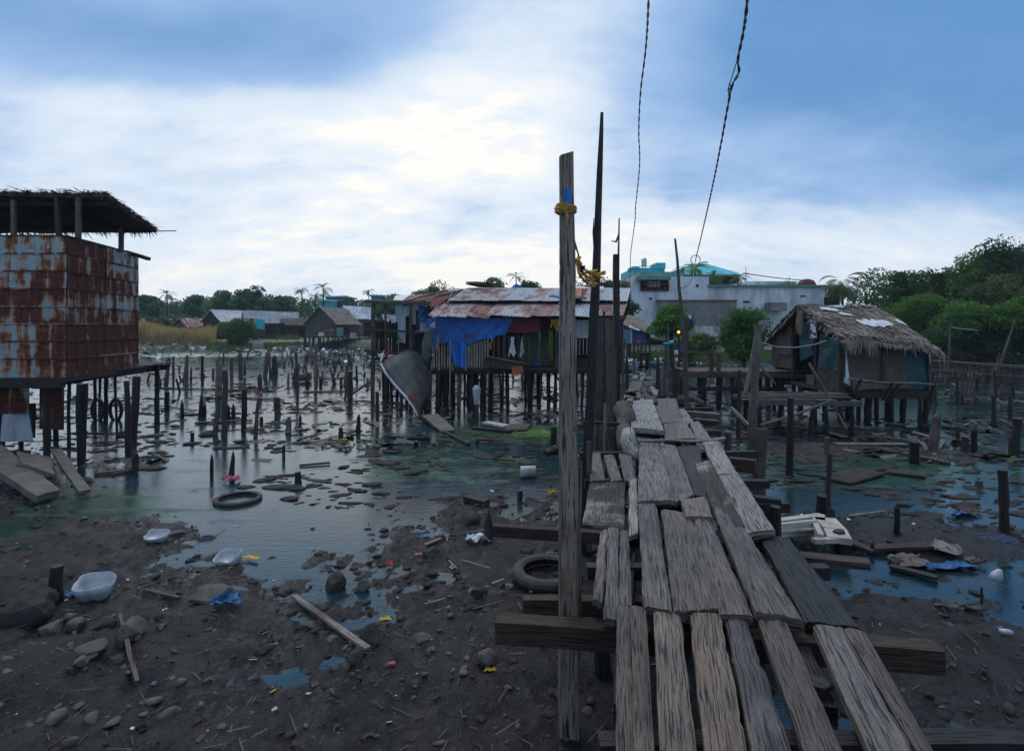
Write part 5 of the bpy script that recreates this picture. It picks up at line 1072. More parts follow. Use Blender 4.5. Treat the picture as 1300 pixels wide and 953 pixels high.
# ================================================================ stumps
ST = [ # px, base y, top y, width px, lean, top, mat, label
 (68, 767, 718, 21, 2, 'flat', 'postdark', 'dark square stump in the mud beside the white broken tub'),
 (170, 600, 581, 11, 2, 'split', 'postdark', 'short dark stump at the outer edge of the rusty shack'),
 (269, 606, 585, 6, 0, 'point', 'postdark', 'small sharp stump standing in shallow water above the mud tyre'),
 (293, 603, 583, 7, 3, 'point', 'postdark', 'slanting sharp stump next to the pink scrap'),
 (379, 613, 599, 10, 0, 'flat', 'postdark', 'squat black stump where the wet mud begins'),
 (360, 582, 568, 5, 0, 'split', 'postdark', 'thin short stump with a dark reflection in the open water'),
 (366, 549, 534, 9, 0, 'split', 'post', 'stubby broad stump alone in the bright water'),
 (432, 557, 543, 6, 1, 'flat', 'postdark', 'narrow dark stump beside the floating yellow scrap'),
 (454, 549, 530, 7, 1, 'split', 'postdark', 'short jagged stump just left of the tin-roofed house reflections'),
 (381, 545, 532, 5, 0, 'point', 'postdark', 'tiny pointed stump next to the stubby broad stump'),
 (353, 527, 505, 10, -2, 'flat', 'post', 'flat-topped thick stump on a small mud bank'),
 (323, 555, 514, 6, 4, 'point', 'post', 'sharp pointed stake with a small white rag at its foot'),
 (309, 545, 494, 8, 1, 'flat', 'postdark', 'knotty dark crooked stump, taller than the stakes near it'),
 (284, 553, 470, 8, 2, 'flat', 'post', 'tall straight brown post in the middle of the water stakes'),
 (272, 552, 500, 7, 6, 'flat', 'post', 'slanting post leaning against the tall straight brown post'),
 (277, 505, 462, 10, 1, 'flat', 'postlight', 'tall blue-grey post behind the slanting post'),
 (290, 532, 521, 5, 0, 'point', 'postdark', 'small pointed stump, the first of a pair right of the brown post'),
 (297, 532, 521, 6, -1, 'point', 'postdark', 'small pointed stump, the second of a pair right of the brown post'),
 (231, 532, 515, 5, 0, 'point', 'postdark', 'pointed stub near the shack, left of the twin stubs'),
 (254, 530, 510, 6, 2, 'point', 'postdark', 'taller of the twin dark stubs between the shack and brown post'),
 (260, 529, 517, 5, 0, 'point', 'postdark', 'shorter of the twin dark stubs between the shack and brown post'),
 (244, 560, 549, 6, 0, 'flat', 'postdark', 'tiny block-like stump in calm water near the grey stone'),
 (212, 522, 497, 8, 0, 'flat', 'postdark', 'thick dark stump just outside the shack shelf posts'),
 (199, 540, 462, 7, 0, 'flat', 'postdark', 'tall dark post holding up the end of the shack shelf'),
 (210, 489, 457, 6, 4, 'split', 'post', 'leaning grey stump beyond the end of the shack shelf'),
 (220, 485, 453, 4, 0, 'flat', 'post', 'thin upright stake behind the leaning grey stump'),
 (236, 489, 454, 6, 1, 'split', 'post', 'rough grey stake with a ragged top in the green scum'),
 (242, 488, 470, 3, 1, 'point', 'post', 'little leaning stake right of the ragged grey stake'),
 (257, 487, 452, 5, 0, 'flat', 'postdark', 'dark stake with a board leaning on it'),
 (294, 482, 454, 5, 0, 'flat', 'post', 'upright grey stake right of the tall blue-grey post'),
 (306, 481, 451, 6, -1, 'split', 'post', 'fatter grey stake among the green scum'),
 (311, 476, 464, 3, 0, 'point', 'postdark', 'low thin stake close to the fatter grey stake'),
 (330, 500, 478, 7, 0, 'split', 'post', 'rough stump capped with white rubbish'),
 (336, 478, 450, 7, 3, 'split', 'post', 'wide-based leaning stump in the far water'),
 (350, 478, 456, 8, -2, 'split', 'postdark', 'broad cone-like dark stump in the far water'),
 (378, 510, 447, 4, -2, 'flat', 'post', 'thin tall stake in front of the small dark dinghy'),
 (401, 500, 440, 5, 0, 'flat', 'postlight', 'tall pale stake just right of the small dark dinghy'),
 (391, 494, 482, 4, 0, 'flat', 'postdark', 'short dark stake under the dinghy bow'),
 (407, 492, 480, 5, 0, 'flat', 'postdark', 'short thick stake right of the tall pale stake'),
 (433, 493, 480, 4, 0, 'flat', 'postdark', 'short stake left of the heavy dark post'),
 (444, 507, 471, 9, 0, 'flat', 'post', 'heavy dark-grey post mirrored in still water'),
 (437, 506, 484, 3, 4, 'flat', 'hullrust', 'thin rusty rod leaning on the heavy dark-grey post'),
 (479, 535, 497, 6, 0, 'flat', 'postbrown', 'brown post in front of the annex balcony'),
 (509, 520, 500, 6, 0, 'flat', 'post', 'short stump beside the stem of the hauled boat'),
 (332, 540, 529, 5, 0, 'flat', 'postdark', 'low dark stump right of the sharp pointed stake'),
 (619, 692, 670, 14, 1, 'point', 'postdark', 'black pointed stump on the mud below the long brown timber'),
 (660, 636, 622, 8, 0, 'flat', 'postbrown', 'short brown stump in the mud beneath the drifting bucket'),
 (700, 566, 542, 10, 3, 'flat', 'postdark', 'short dark post at the edge of the bright green scum'),
 (1050, 577, 555, 8, 0, 'flat', 'post', 'brown stump leaning in the debris before the thatched hut'),
 (1044, 649, 628, 17, 0, 'flat', 'postdark', 'broad black stump, widest in the green water'),
 (1050, 645, 576, 9, 4, 'flat', 'postdark', 'slanting black post rising out of the broad black stump'),
 (1160, 588, 560, 15, 0, 'flat', 'postdark', 'stout square-topped stump in the dark water'),
 (1183, 576, 530, 12, 7, 'split', 'post', 'large leaning trunk stump with roots on the debris strip'),
 (1224, 575, 555, 9, 1, 'flat', 'postdark', 'squat stump right of the rooted trunk stump'),
 (1236, 574, 546, 8, 0, 'split', 'postdark', 'taller jagged stump next to the squat stump'),
 (1285, 580, 531, 13, 7, 'flat', 'postdark', 'tall dark stump leaning right at the picture edge'),
 (1276, 676, 596, 13, -3, 'flat', 'postdark', 'tall straight dark post standing alone in the right-hand water'),
 (1243, 621, 611, 11, 0, 'flat', 'postdark', 'low cube-like stump floating in dark water'),
 (1139, 683, 644, 9, 0, 'split', 'postdark', 'upright dark stump rising from the mud of the right strip'),
 (1069, 702, 673, 17, -3, 'flat', 'postdark', 'black broken stump in front of the pale moulded frame'),
 (1057, 660, 646, 9, -1, 'flat', 'postdark', 'small dark stump behind the pale moulded frame'),
 (1093, 698, 688, 6, 0, 'split', 'postdark', 'tiny stub left of the small pair by the black broken stump'),
 (1106, 701, 690, 6, 1, 'split', 'postdark', 'tiny stub, one of a small pair by the black broken stump'),
 (1246, 772, 745, 3, 0, 'flat', 'postdark', 'thin black stick with a plastic bottle beside it'),
 (1168, 545, 505, 6, 0, 'flat', 'postdark', 'thin dark stake at the corner of the thatched hut'),
 (1262, 537, 505, 7, 0, 'flat', 'postdark', 'dark stake in open water, the shorter right of the long bar'),
 (1282, 537, 503, 7, 1, 'flat', 'postdark', 'dark stake in open water near the picture edge'),
 (1208, 508, 500, 4, 0, 'flat', 'postdark', 'small stub left of the far long bar'), (1222, 512, 502, 3, 0, 'flat', 'postdark', 'small stub on the far long bar'),
 (1216, 556, 543, 6, 0, 'split', 'postdark', 'short dark stub behind the squat stump'),
 (540, 519, 505, 5, 0, 'flat', 'post', 'short stub right of the boat stem'),
 (905, 470, 440, 5, 0, 'flat', 'post', 'thin grey stake standing behind the slatted pier'),
]
for (px, pb, pt, w, ln, top, mt, lab) in ST:
    g = G(px, pb); o = post(px, pb, pt, w, lab, name='tree_stump' if 0 else 'mooring_stump', mat=mt, lean=ln, top='point' if top == 'point' else ('split' if top == 'split' else 'flat'), cat='stump', group='old stumps and stakes in the mud')
# far field of stakes (copies of a few shapes)
protos = []
for i in range(7):
    mb = MB(); h = (.5, .8, 1.1, .6, .9, 1.3, .4)[i]; l = R(-.1, .1)
    mb.tube([(0, 0, -.2), (l*.3, 0, h*.4), (l, 0, h*.9), (l, 0, h)], [.058, .055, .045, (.012, .05, .015, .05, .03, .04, .05)[i]], 7, .16)
    protos.append(mb.build('far_stake', M[('post', 'postdark', 'post', 'postlight', 'post', 'postdark', 'post')[i]], org=Vector((0, 0, 0))))
rs = random.Random(5); n = 0
zones = []
def zone(k, x0, x1, y0, y1, label):
    for _ in range(k): zones.append((rs.uniform(x0, x1), y0+(y1-y0)*rs.random()**.8, label))
zone(80, 355, 470, 441, 468, 'one of the crowded grey stakes in front of the far gable house')
zone(30, 345, 470, 464, 492, 'one of the scattered stakes around the small dark dinghy')
zone(24, 180, 345, 438, 462, 'one of the thin far stakes before the dry grass bank')
zone(16, 185, 345, 462, 500, 'one of the low stakes around the tall brown post')
zone(20, 1180, 1300, 475, 520, 'one of the small stubs in the open water before the dark wood')
zone(16, 560, 720, 455, 490, 'one of the stakes seen through the house stilts')
zone(14, 880, 960, 455, 500, 'one of the stakes under the slatted pier')
zone(12, 480, 545, 455, 500, 'one of the stakes under the annex balcony')
first = [True]*7
for (px, py, lab) in zones:
    i = rs.randrange(7); g = on(px, py)
    if first[i]: o = protos[i]; first[i] = False
    else: o = protos[i].copy(); COL.objects.link(o)
    o.location = (g.x, g.y, max(hz(g.x, g.y), -.05)); o.rotation_euler = (rs.uniform(-.16, .16), rs.uniform(-.24, .24), rs.uniform(0, 6)); k = rs.uniform(.25, .85) if py < 475 else rs.uniform(.4, 1.0); o.scale = (.75+k*.3, .75+k*.3, k)
    tag(o, lab, 'stake', lab.replace('one of the ', ''))
for i, f_ in enumerate(first):
    if f_: bpy.data.objects.remove(protos[i])
# ================================================================ things lying about
def tyre(px, py, rad, w, label, tilt=0.0):
    c = on(px, py, w*.35); mb = MB(); t = thing('old_tyre', c, label, 'tyre'); n = 40; k = 12
    for i in range(n):
        a = 2*math.pi*i/n
        for j in range(k):
            b = 2*math.pi*j/k; rr = rad-w*.5+w*.5*math.cos(b)*(1.0 if math.cos(b) > 0 else .8); z = w*.42*math.sin(b)
            if math.cos(b) > .5: rr += .006*(i % 2)
            p = Vector((math.cos(a)*rr, math.sin(a)*rr, z+math.sin(a)*rr*tilt)); mb.v.append(c+p)
    for i in range(n):
        for j in range(k):
            if j in (5, 6): continue
            a, b = i*k+j, i*k+(j+1) % k; c2, d2 = ((i+1) % n)*k+j, ((i+1) % n)*k+(j+1) % k; mb.face([a, c2, d2, b])
    mb.build('tread', M['tyre'], t, solid=.012); return t
tyre(694, 737, .35, .13, 'worn tyre lying flat on the mud left of the roped post', .03)
tyre(302, 635, .33, .07, 'thin old tyre lying in the wet mud where the stakes end')
for px in (124, 147): 
    c = on(px, 533, .28); mb = MB(); mb.tube([c+Vector((math.sin(a)*.16, 0, math.cos(a)*.3)) for a in [i*math.pi/10 for i in range(21)]], .045, 8, .04, cap=False)
    tag(mb.build('old_tyre', M['black']), 'black tyre standing upright in the shadow under the shack, '+('the one nearer its dark inside' if px == 124 else 'the one nearer the shelf posts'), 'tyre', 'tyres under the shack')
def tub(px, py, w, d_, h, rz, label, tilt=0.0):
    c = on(px, py, -.02); mb = MB(); rim = []; s = R(0, 99)
    n = 28
    for k, (f1, z) in enumerate(((.02, 0), (.75, 0), (.86, .03), (1, h*.6), (1.05, h), (1.02, h), (.97, h*.6), (.80, .05), (.02, .03))):
        for i in range(n):
            a = 2*math.pi*i/n; ca, sa = math.cos(a), math.sin(a); e = (abs(ca)**4+abs(sa)**4)**-.25
            zz_ = z*(1+.22*float(fbm(math.cos(a)*1.5+s, math.sin(a)*1.5, 2))*(z > h*.8)); x_, y_ = ca*e*w*f1/2, sa*e*d_*f1/2
            p = Matrix.Rotation(rz, 3, 'Z') @ Matrix.Rotation(tilt, 3, 'X') @ Vector((x_, y_, zz_)); mb.v.append(c+p)
    for k in range(8):
        for i in range(n): mb.face([k*n+i, k*n+(i+1) % n, (k+1)*n+(i+1) % n, (k+1)*n+i])
    return tag(mb.build('plastic_tub', M['tub'], smooth=True), label, 'tub', 'white plastic tubs on the mud')
tub(122, 760, .30, .26, .16, .2, 'largest white tub, open and broken, next to a blue scrap', .22)
tub(292, 714, .26, .22, .13, -.2, 'rounded white tub lying near the yellow strip in shallow water', .32)
tub(201, 688, .25, .18, .10, 0, 'squarish white tub sitting at the edge of the dark mud', .28)
mb = MB(); g = on(671, 606); mb.tube([g+Vector((-.14, 0, .10)), g+Vector((-.13, 0, .10)), g+Vector((.12, .03, .11)), g+Vector((.13, .03, .11))], [.085, .10, .09, .07], 14, .02); tag(mb.build('bucket', M['palegrey'], smooth=True), 'pale bucket lying on its side in the green water', 'bucket')
def scrap(px, py, w, h, mat, label, name='plastic_scrap', cat='litter', dz=.03, crump=.25, rz=None):
    c = on(px, py, dz); sc = c.y/F; mb = MB(); s = R(0, 99); w *= sc; h = h*sc*2.2
    rr = Matrix.Rotation(R(-.5, .5) if rz is None else rz, 3, 'Z')
    def dd(u, v, a, b): return Vector((w*.2*float(fbm(a*3+s, b*3, 2)), h*.2*float(fbm(a*3, b*3+s, 2)), w*crump*abs(float(fbm(a*4+s, b*4, 3)))))
    mb.sheet(c+rr @ Vector((-w/2, -h/2, 0)), c+rr @ Vector((w/2, -h*.3, 0)), c+rr @ Vector((w*.4, h/2, 0)), c+rr @ Vector((-w/2, h*.35, 0)), 10, 8, dd)
    return tag(mb.build(name, M[mat], solid=.004), label, cat)
scrap(289, 776, 32, 14, 'bluepl', 'crumpled blue plastic bag on the mud beside the brown stone', 'plastic_bag', 'bag', crump=.9)
scrap(93, 758, 22, 6, 'bluepl', 'flat blue plastic scrap tucked behind the largest white tub')
scrap(320, 711, 22, 4, 'yellow', 'yellow strip floating by the rounded white tub', crump=.1)
scrap(296, 612, 18, 9, 'pink', 'dull pink crumpled scrap just behind the thin old tyre', crump=.6)
scrap(330, 501, 9, 3, 'pink', 'bright pink scrap among the far stakes', crump=.6)
scrap(436, 560, 9, 3, 'yellow', 'pale yellow scrap floating below the narrow dark stump')
scrap(607, 690, 28, 9, 'white', 'crumpled whitish wrapper beside the black pointed stump', crump=.5)
scrap(545, 683, 28, 5, 'bluepl', 'blue-green net scrap pressed into the mud', crump=.1)
scrap(489, 790, 14, 5, 'yellow', 'small yellow wrapper on the dark mud')
scrap(497, 847, 9, 3, 'pink', 'tiny pink wrapper at the bottom of the mud')
scrap(623, 861, 14, 3, 'yellow', 'yellow-green leaf-like scrap near the bottom stone')
scrap(495, 719, 9, 6, 'ropered', 'small round red thing on the wet mud', crump=.6)
scrap(531, 707, 8, 4, 'orange', 'tiny orange peel scrap on the mud')
scrap(689, 710, 7, 3, 'pink', 'small pink flower-like scrap above the worn tyre')
scrap(1205, 722, 62, 11, 'bluepl', 'long torn blue sheet half sunk in the mud at the right', 'torn_sheet', 'plastic sheet', crump=.12)
scrap(1216, 655, 24, 8, 'bluepl', 'blue scrap folded over brown rubbish on the right strip', crump=.3)
scrap(1232, 652, 24, 12, 'postbrown', 'brown board scrap beside the folded blue scrap', crump=.2)
scrap(1236, 715, 22, 9, 'ply', 'torn pale box flap right of the long blue sheet', crump=.3)
scrap(1200, 706, 34, 20, 'concdark', 'grey curled sheet lying over the long blue sheet', crump=.4)
scrap(1270, 690, 40, 12, 'navy', 'dark blue cloth soaked in the water near the edge', crump=.15)
scrap(1156, 715, 44, 16, 'slab', 'brown rounded board lying in the mud left of the curled sheet', crump=.15)
scrap(1219, 775, 60, 7, 'ply', 'long pale curled bark strip lying in the shallow pool', crump=.15)
scrap(1010, 735, 50, 40, 'slab', 'flat brown board half under the pale moulded frame', crump=.05)
scrap(693, 533, 20, 9, 'postlight', 'grey crumpled sack on the bright green scum', 'sack', 'sack', crump=.9)
scrap(700, 575, 24, 9, 'stonepale', 'pale fringed cloth lying at the water edge by the roped post', crump=.6)
scrap(702, 628, 16, 6, 'yellow', 'yellow litter caught behind the roped post', crump=.5)
# boards
def board(p0, p1, w, th, mat, label, name='loose_board', cat='board', roll=0):
    mb = MB(); mb.beam(p0, p1, w, th, up=(roll, 0, 1), jit=.003); return tag(mb.build(name, M[mat]), label, cat)
board(on(373, 760, .03), on(467, 832, .04), .055, .022, 'postlight', 'long pale lath lying slanting on the dark mud')
board(on(152, 800, .05), on(174, 880, .03), .03, .03, 'post', 'thin stick lying on the stones near the bottom')
board(on(184, 757, .03), on(228, 771, .03), .035, .03, 'post', 'brown stick beside the brown stone')
board(on(380, 592, .02), on(419, 589, .03), .05, .03, 'postdark', 'dark wet stick floating above the squat black stump')
board(on(120, 603, .02), on(168, 599, .03), .06, .05, 'postlight', 'pale beam end lying in water below the shack posts')
board(on(592, 636, .03), on(618, 641, .03), .16, .08, 'postdark', 'black square timber in the bright shallow water')
board(P(556, 527, 16.0), P(560, 548, 14.6), .95, .05, 'slab', 'square pale board propped up in the green water') if 0 else None
mb = MB(); q0, q1, q2, q3 = P(535, 528, 15.6), P(556, 526, 15.8), P(578, 546, 14.0), P(561, 549, 13.9); mb.sheet(q3, q2, q1, q0, 6, 6, lambda u, v, a, b: .02*float(fbm(u*3, v*3, 2))); tag(mb.build('propped_board', M['slab'], solid=.05), 'square pale board propped aslant over the green water', 'board')
board(P(548, 540, 15.0)-Vector((0, 0, .2)), P(560, 553, 13.6), .08, .05, 'post', 'stick under the square propped board')
board(on(616, 541, .10), on(643, 545, .08), .30, .05, 'galv', 'grey-blue board floating before the house stilts')
board(on(600, 545, .04), on(650, 550, .05), .12, .06, 'postdark', 'dark plank floating under the grey-blue board')
for i in range(9): board(on(642+i*3, 548, .06), on(648+i*3, 543, .10), .05, .015, 'post', 'curled slat of the broken crate floating by the grey-blue board', 'broken_slat', 'slat')
for o in [o for o in COL.objects if o.name.startswith('broken_slat')]: o['group'] = 'slats of a broken floating crate'
board(on(668, 572, .03), on(700, 573, .03), .02, .02, 'post', 'thin straight stick floating left of the fringed cloth')
board(on(560, 548, .04), on(595, 566, .04), .06, .05, 'postdark', 'dark branch floating right of the propped board')
for (a, b, c_, d_, w, mt, lab) in ((203, 493, 350, 497, .16, 'post', 'very long rotten beam lying across the far stakes'), (248, 538, 320, 535, .18, 'postdark', 'dark beam lying behind the sharp pointed stake'), (302, 505, 360, 509, .12, 'post', 'driftwood beam near the bright pink scrap'),
    (412, 509, 430, 511, .16, 'post', 'short plank floating left of the heavy dark-grey post'), (385, 498, 440, 497, .22, 'post', 'broad old plank left of the heavy dark-grey post'), (446, 500, 470, 484, .1, 'post', 'slanted plank propped at the annex corner post'),
    (510, 505, 535, 499, .1, 'post', 'thin plank behind the boat stem'), (690, 505, 735, 497, .1, 'post', 'plank leaning among the right house stilts'), (640, 512, 690, 503, .08, 'post', 'thin plank lying under the middle of the house'),
    (1060, 568, 1150, 566, .18, 'postlight', 'pale plank on the debris strip before the thatched hut'), (1120, 575, 1205, 590, .12, 'post', 'long plank at the right end of the debris strip'), (1060, 542, 1130, 546, .10, 'post', 'thin pole lying in the water under the hut'),
    (1202, 512, 1260, 513, .14, 'postdark', 'long dark bar floating in the open water at the right'), (1078, 664, 1125, 652, .05, 'postlight', 'pale thin stick across the right mud strip'), (1105, 700, 1180, 704, .14, 'postbrown', 'reddish plank in front of the right mud strip'),
    (1062, 690, 1110, 704, .12, 'postbrown', 'brown plank lying by the tiny stubs'), (1165, 560, 1200, 590, .06, 'postlight', 'pale root stick leaning at the rooted trunk stump'), (1180, 588, 1200, 560, .05, 'postlight', 'second pale root stick crossing at the rooted trunk stump'),
    (1060, 612, 1105, 600, .5, 'stone', 'flat grey sheet floating in the green water'), (1125, 600, 1175, 606, .3, 'stone', 'dim flat sheet floating right of the grey sheet'), (625, 745, 640, 740, .02, 'straw', 'short straw stalk left of the worn tyre'), (539, 772, 565, 766, .012, 'straw', 'white straw on the mud'), (570, 715, 580, 727, .012, 'straw', 'bright straw on the mud right of the red thing'), (586, 717, 622, 730, .012, 'straw', 'long dull straw below the wrapper'), (600, 780, 640, 772, .015, 'post', 'dark twig left of the brown cross beam'), (585, 680, 630, 676, .03, 'post', 'curved root leading to the black pointed stump'), (540, 700, 560, 690, .05, 'postlight', 'pale root with an orange tip'),
    (1130, 722, 1190, 738, .10, 'postdark', 'dark board pointing at the curled sheet')):
    board(on(a, b, .03), on(c_, d_, .04), w, min(w*.4, .035), mt, lab)
# pale moulded frame
PFm = thing('pale_frame', on(1015, 668), 'pale moulded plastic frame lying on the mud beside the walkway', 'frame')
z = .22
def gz(x, y): return G(x, y, z)
for pts, w, h in (([gz(970, 664), gz(1041, 655)], .10, .05), ([gz(1032, 658), gz(1047, 660), gz(1060, 674), gz(1066, 686)], .24, .07), ([gz(980, 674), gz(1034, 668)], .05, .16), ([gz(1034, 667), gz(1042, 684)], .06, .12), ([gz(1032, 686), gz(1066, 685)], .07, .05)):
    mb = MB()
    for a, b in zip(pts, pts[1:]): mb.beam(a, b+(b-a)*.03, w, h, jit=0)
    mb.build('moulded_bar', M['fibre'], PFm)
mb = MB(); mb.sheet(gz(972, 676), gz(1034, 672), gz(1030, 663), gz(972, 667), 6, 3, None); mb.build('inner_panel', M['fibre'], PFm, solid=.02)
# bottle
mb = MB(); g = on(1262, 752, .12); mb.tube([g, g+Vector((.03, .0, .05)), g+Vector((.05, 0, .09)), g+Vector((.055, 0, .11))], [.05, .05, .03, .015], 10); tag(mb.build('plastic_bottle', M['palegrey'], smooth=True), 'pale plastic bottle stuck by the thin black stick', 'bottle')
mb = MB(); g = on(1269, 826, .03); mb.tube([g, g+Vector((.04, -.01, .0)), g+Vector((.07, -.02, 0)), g+Vector((.09, -.025, 0))], [.02, .022, .02, .008], 10); tag(mb.build('small_bottle', M['tub'], smooth=True), 'little white bottle lying on the mud at the lower right', 'bottle')
# dinghy
D = thing('small_dinghy', on(383, 483), 'small dark dinghy lying among the far stakes', 'boat')
c = on(383, 484, 0); mb = MB(); n, k = 14, 8
for i in range(n+1):
    s = i/n*2-1; x = s*.46; w = .24*math.sqrt(max(0.0, 1-s*s))+.01; sh = .30+.14*s*s
    for j in range(k+1): a = math.pi*j/k; mb.v.append(c+Vector((x, -math.cos(a)*w, .02+sh*(1-math.sin(a)*.95))))
for i in range(n):
    for j in range(k): a = i*(k+1)+j; mb.face([a, a+1, a+k+2, a+k+1])
mb.build('hull', M['hull'], D, solid=.03, smooth=True)
for s in (-.16, .14): mb = MB(); mb.beam(c+Vector((s, -.2, .27)), c+Vector((s, .2, .27)), .06, .02); mb.build('thwart', M['post'], D)
# big stones
def ico(sub=2):
    import bmesh
    bm = bmesh.new(); bmesh.ops.create_icosphere(bm, subdivisions=sub, radius=1); v = np.array([q.co[:] for q in bm.verts]); f = np.array([[q.index for q in g.verts] for g in bm.faces]); bm.free(); return v, f
IV, IF = ico(3)
def stone(px, py, w, h, label, mat='stone', name='stone', dp=1.0):
    c = on(px, py); sc = c.y/F; s = R(0, 99); v = IV.copy()
    n1 = fbm(v[:, 0]*1.5+s, v[:, 1]*1.5+v[:, 2]*1.3, 4)
    pn = np.random.normal(size=(11, 3)); pn /= np.linalg.norm(pn, axis=1)[:, None]; dd_ = np.random.uniform(.45, .85, 11)
    v *= np.minimum(1, (dd_[None]/np.maximum(v @ pn.T, 1e-3)).min(1))[:, None]*(1+.12*n1)[:, None]*1.25
    v = v*np.array([w*sc/2, w*sc/2*dp, h*sc*.62])+np.array([c.x, c.y, c.z+h*sc*.15])
    me = bpy.data.meshes.new(name); me.from_pydata(v.tolist(), [], IF.tolist()); return tag(link(name, me, M[mat]), label, 'stone')
for t in ((268, 765, 44, 22, 'large rounded brown stone beside the crumpled blue bag', 'stonepale'), (65, 805, 24, 18, 'pale angular stone, brightest of the pile at the lower left', 'stonepale'), (100, 806, 24, 14, 'angular grey stone right of the brightest pile stone', 'stonepale'), (32, 790, 60, 34, 'big flat dark stone in front of the dark square stump', 'stone'), (10, 768, 40, 24, 'dark stone at the very edge of the stone pile', 'stone'),
    (90, 795, 16, 14, 'small upright stone between the pile stones', 'stonepale'), (165, 822, 32, 26, 'brown stone beside the thin stick', 'stonepale'), (130, 812, 24, 18, 'grey stone left of the thin stick', 'stone'), (118, 838, 32, 8, 'flat pale flagstone at the lower left', 'stonepale'), (115, 846, 30, 9, 'second flat flagstone below the first', 'stone'), (103, 858, 16, 12, 'whitish stone at the bottom of the pile', 'stonepale'), (150, 846, 24, 7, 'thin flat stone right of the flagstones', 'stone'), (180, 795, 20, 12, 'round stone above the brown stone', 'stone'),
    (424, 745, 26, 22, 'muddy lump above the slanting lath', 'stone'), (474, 815, 34, 24, 'tall grey stone near the end of the lath', 'stone'), (449, 838, 22, 14, 'rounded stone at the end of the lath', 'stone'), (460, 748, 16, 14, 'small pale stone right of the muddy lump', 'stonepale'), (393, 796, 14, 8, 'small pale pebble-like stone above the lath', 'stonepale'), (420, 815, 16, 8, 'small flat stone left of the lath end', 'stonepale'), (538, 822, 22, 8, 'flat brown stone in the middle of the mud', 'stonepale'), (616, 850, 24, 22, 'pale wedge-shaped stone near the bottom', 'stonepale'),
    (590, 664, 34, 16, 'brown lump of debris at the water edge', 'stone'), (560, 684, 14, 10, 'small grey stone at the water edge', 'stonepale'), (544, 705, 24, 12, 'muddy stone beside the orange peel', 'stone'), (605, 755, 22, 14, 'muddy lump beside the pale stalks', 'stone'), (1140, 715, 18, 10, 'dark stone near the reddish plank', 'stone'), (225, 678, 18, 6, 'brown stone right of the squarish tub', 'stonepale'), (262, 552, 18, 6, 'grey stone in calm water near the brown post', 'stone'), (104, 612, 20, 8, 'low stone near the pale beam end', 'stone')):
    stone(*t[:5], mat=t[5])
# rubble: pebbles and clods scattered over the mud (nobody could count them)
def scatter(n, seed, dens, size, flat, mat, name, sub=1, y1=13, wet=False):
    v0, f0 = ico(sub); rg = np.random.RandomState(seed); out = []; fs = []; tot = 0; made = 0
    xs_ = []; 
    while made < n:
        u = rg.uniform(-1.2, 1.2, 4000); y = 1.2+y1*rg.rand(4000)**1.3; x = u*y; h = height(x, y)
        keep = dens(x, y, h, rg.rand(4000)); xs_.append(np.stack([x, y, np.maximum(h, 0) if wet else h], -1)[keep]); made += keep.sum()
    Pp = np.concatenate(xs_)[:n]; m_ = len(v0)
    sz = size(rg.rand(n)); S3 = sz[:, None]*rg.uniform(.6, 1.4, (n, 3)); S3[:, 2] *= flat; S3[:, 0] *= (1+1.6*rg.rand(n)) if wet else 1; th = rg.uniform(-.6, .6, n) if wet else rg.uniform(0, 6.28, n)
    pn = rg.normal(size=(n, 9, 3)); pn /= np.linalg.norm(pn, axis=2)[..., None]; dd_ = rg.uniform(.4, .8, (n, 1, 9)); dots = np.maximum(np.einsum('mk,njk->nmj', v0, pn), 1e-3)
    vv = v0[None]*np.minimum(1, (dd_/dots).min(2))[..., None]*1.25; vv = vv*S3[:, None, :]
    c_, s_ = np.cos(th)[:, None], np.sin(th)[:, None]; X_ = vv[..., 0]*c_-vv[..., 1]*s_; Y_ = vv[..., 0]*s_+vv[..., 1]*c_
    V = np.stack([X_, Y_, vv[..., 2]], -1)+Pp[:, None, :]+np.array([0, 0, 1.])*(S3[:, None, 2:3]*.3); Fc = (f0[None]+(np.arange(n)*m_)[:, None, None]).reshape(-1, 3)
    me = bpy.data.meshes.new(name); V = V.reshape(-1, 3)
    me.vertices.add(len(V)); me.vertices.foreach_set('co', V.astype(np.float32).ravel()); me.loops.add(len(Fc)*3); me.loops.foreach_set('vertex_index', Fc.astype(np.int32).ravel()); me.polygons.add(len(Fc)); me.polygons.foreach_set('loop_start', np.arange(0, len(Fc)*3, 3, dtype=np.int32)); me.update(calc_edges=True)
    return tag(link(name, me, M[mat], org=Vector((0, 0, 0))), kind='stuff')
scatter(3000, 1, lambda x, y, h, r: (h > -.01) & (r < .35+.6*(fbm(x, y, 3, 1.2) > .05)), lambda r: .005+.030*r**6, .55, 'stone', 'rubble', sub=2)
scatter(900, 2, lambda x, y, h, r: (h > -.0) & (y < 7) & (x < .4) & (r < .25+.6*(fbm(x+9, y, 3, .9) > .1)), lambda r: .006+.03*r**4, .55, 'stonepale', 'gravel', sub=2)
scatter(3600, 4, lambda x, y, h, r: (h > -.05) & (h < .02) & (r < .8), lambda r: .012+.07*r**4, .35, 'stone', 'mud_clods')
scatter(90, 6, lambda x, y, h, r: (h > .0) & (y < 7.5) & (x < -2.2) & (y < 4.9), lambda r: .02+.055*r**2, .6, 'stonepale', 'broken_stones', sub=2)
scatter(7000, 8, lambda x, y, h, r: (y > 7.5) & (h < .02) & (h > -.12) & (fbm(x*.6, y*1.3, 4, .8) > -.02), lambda r: .03+.11*r**4, .2, 'stone', 'mud_lumps', sub=2, y1=42, wet=True)
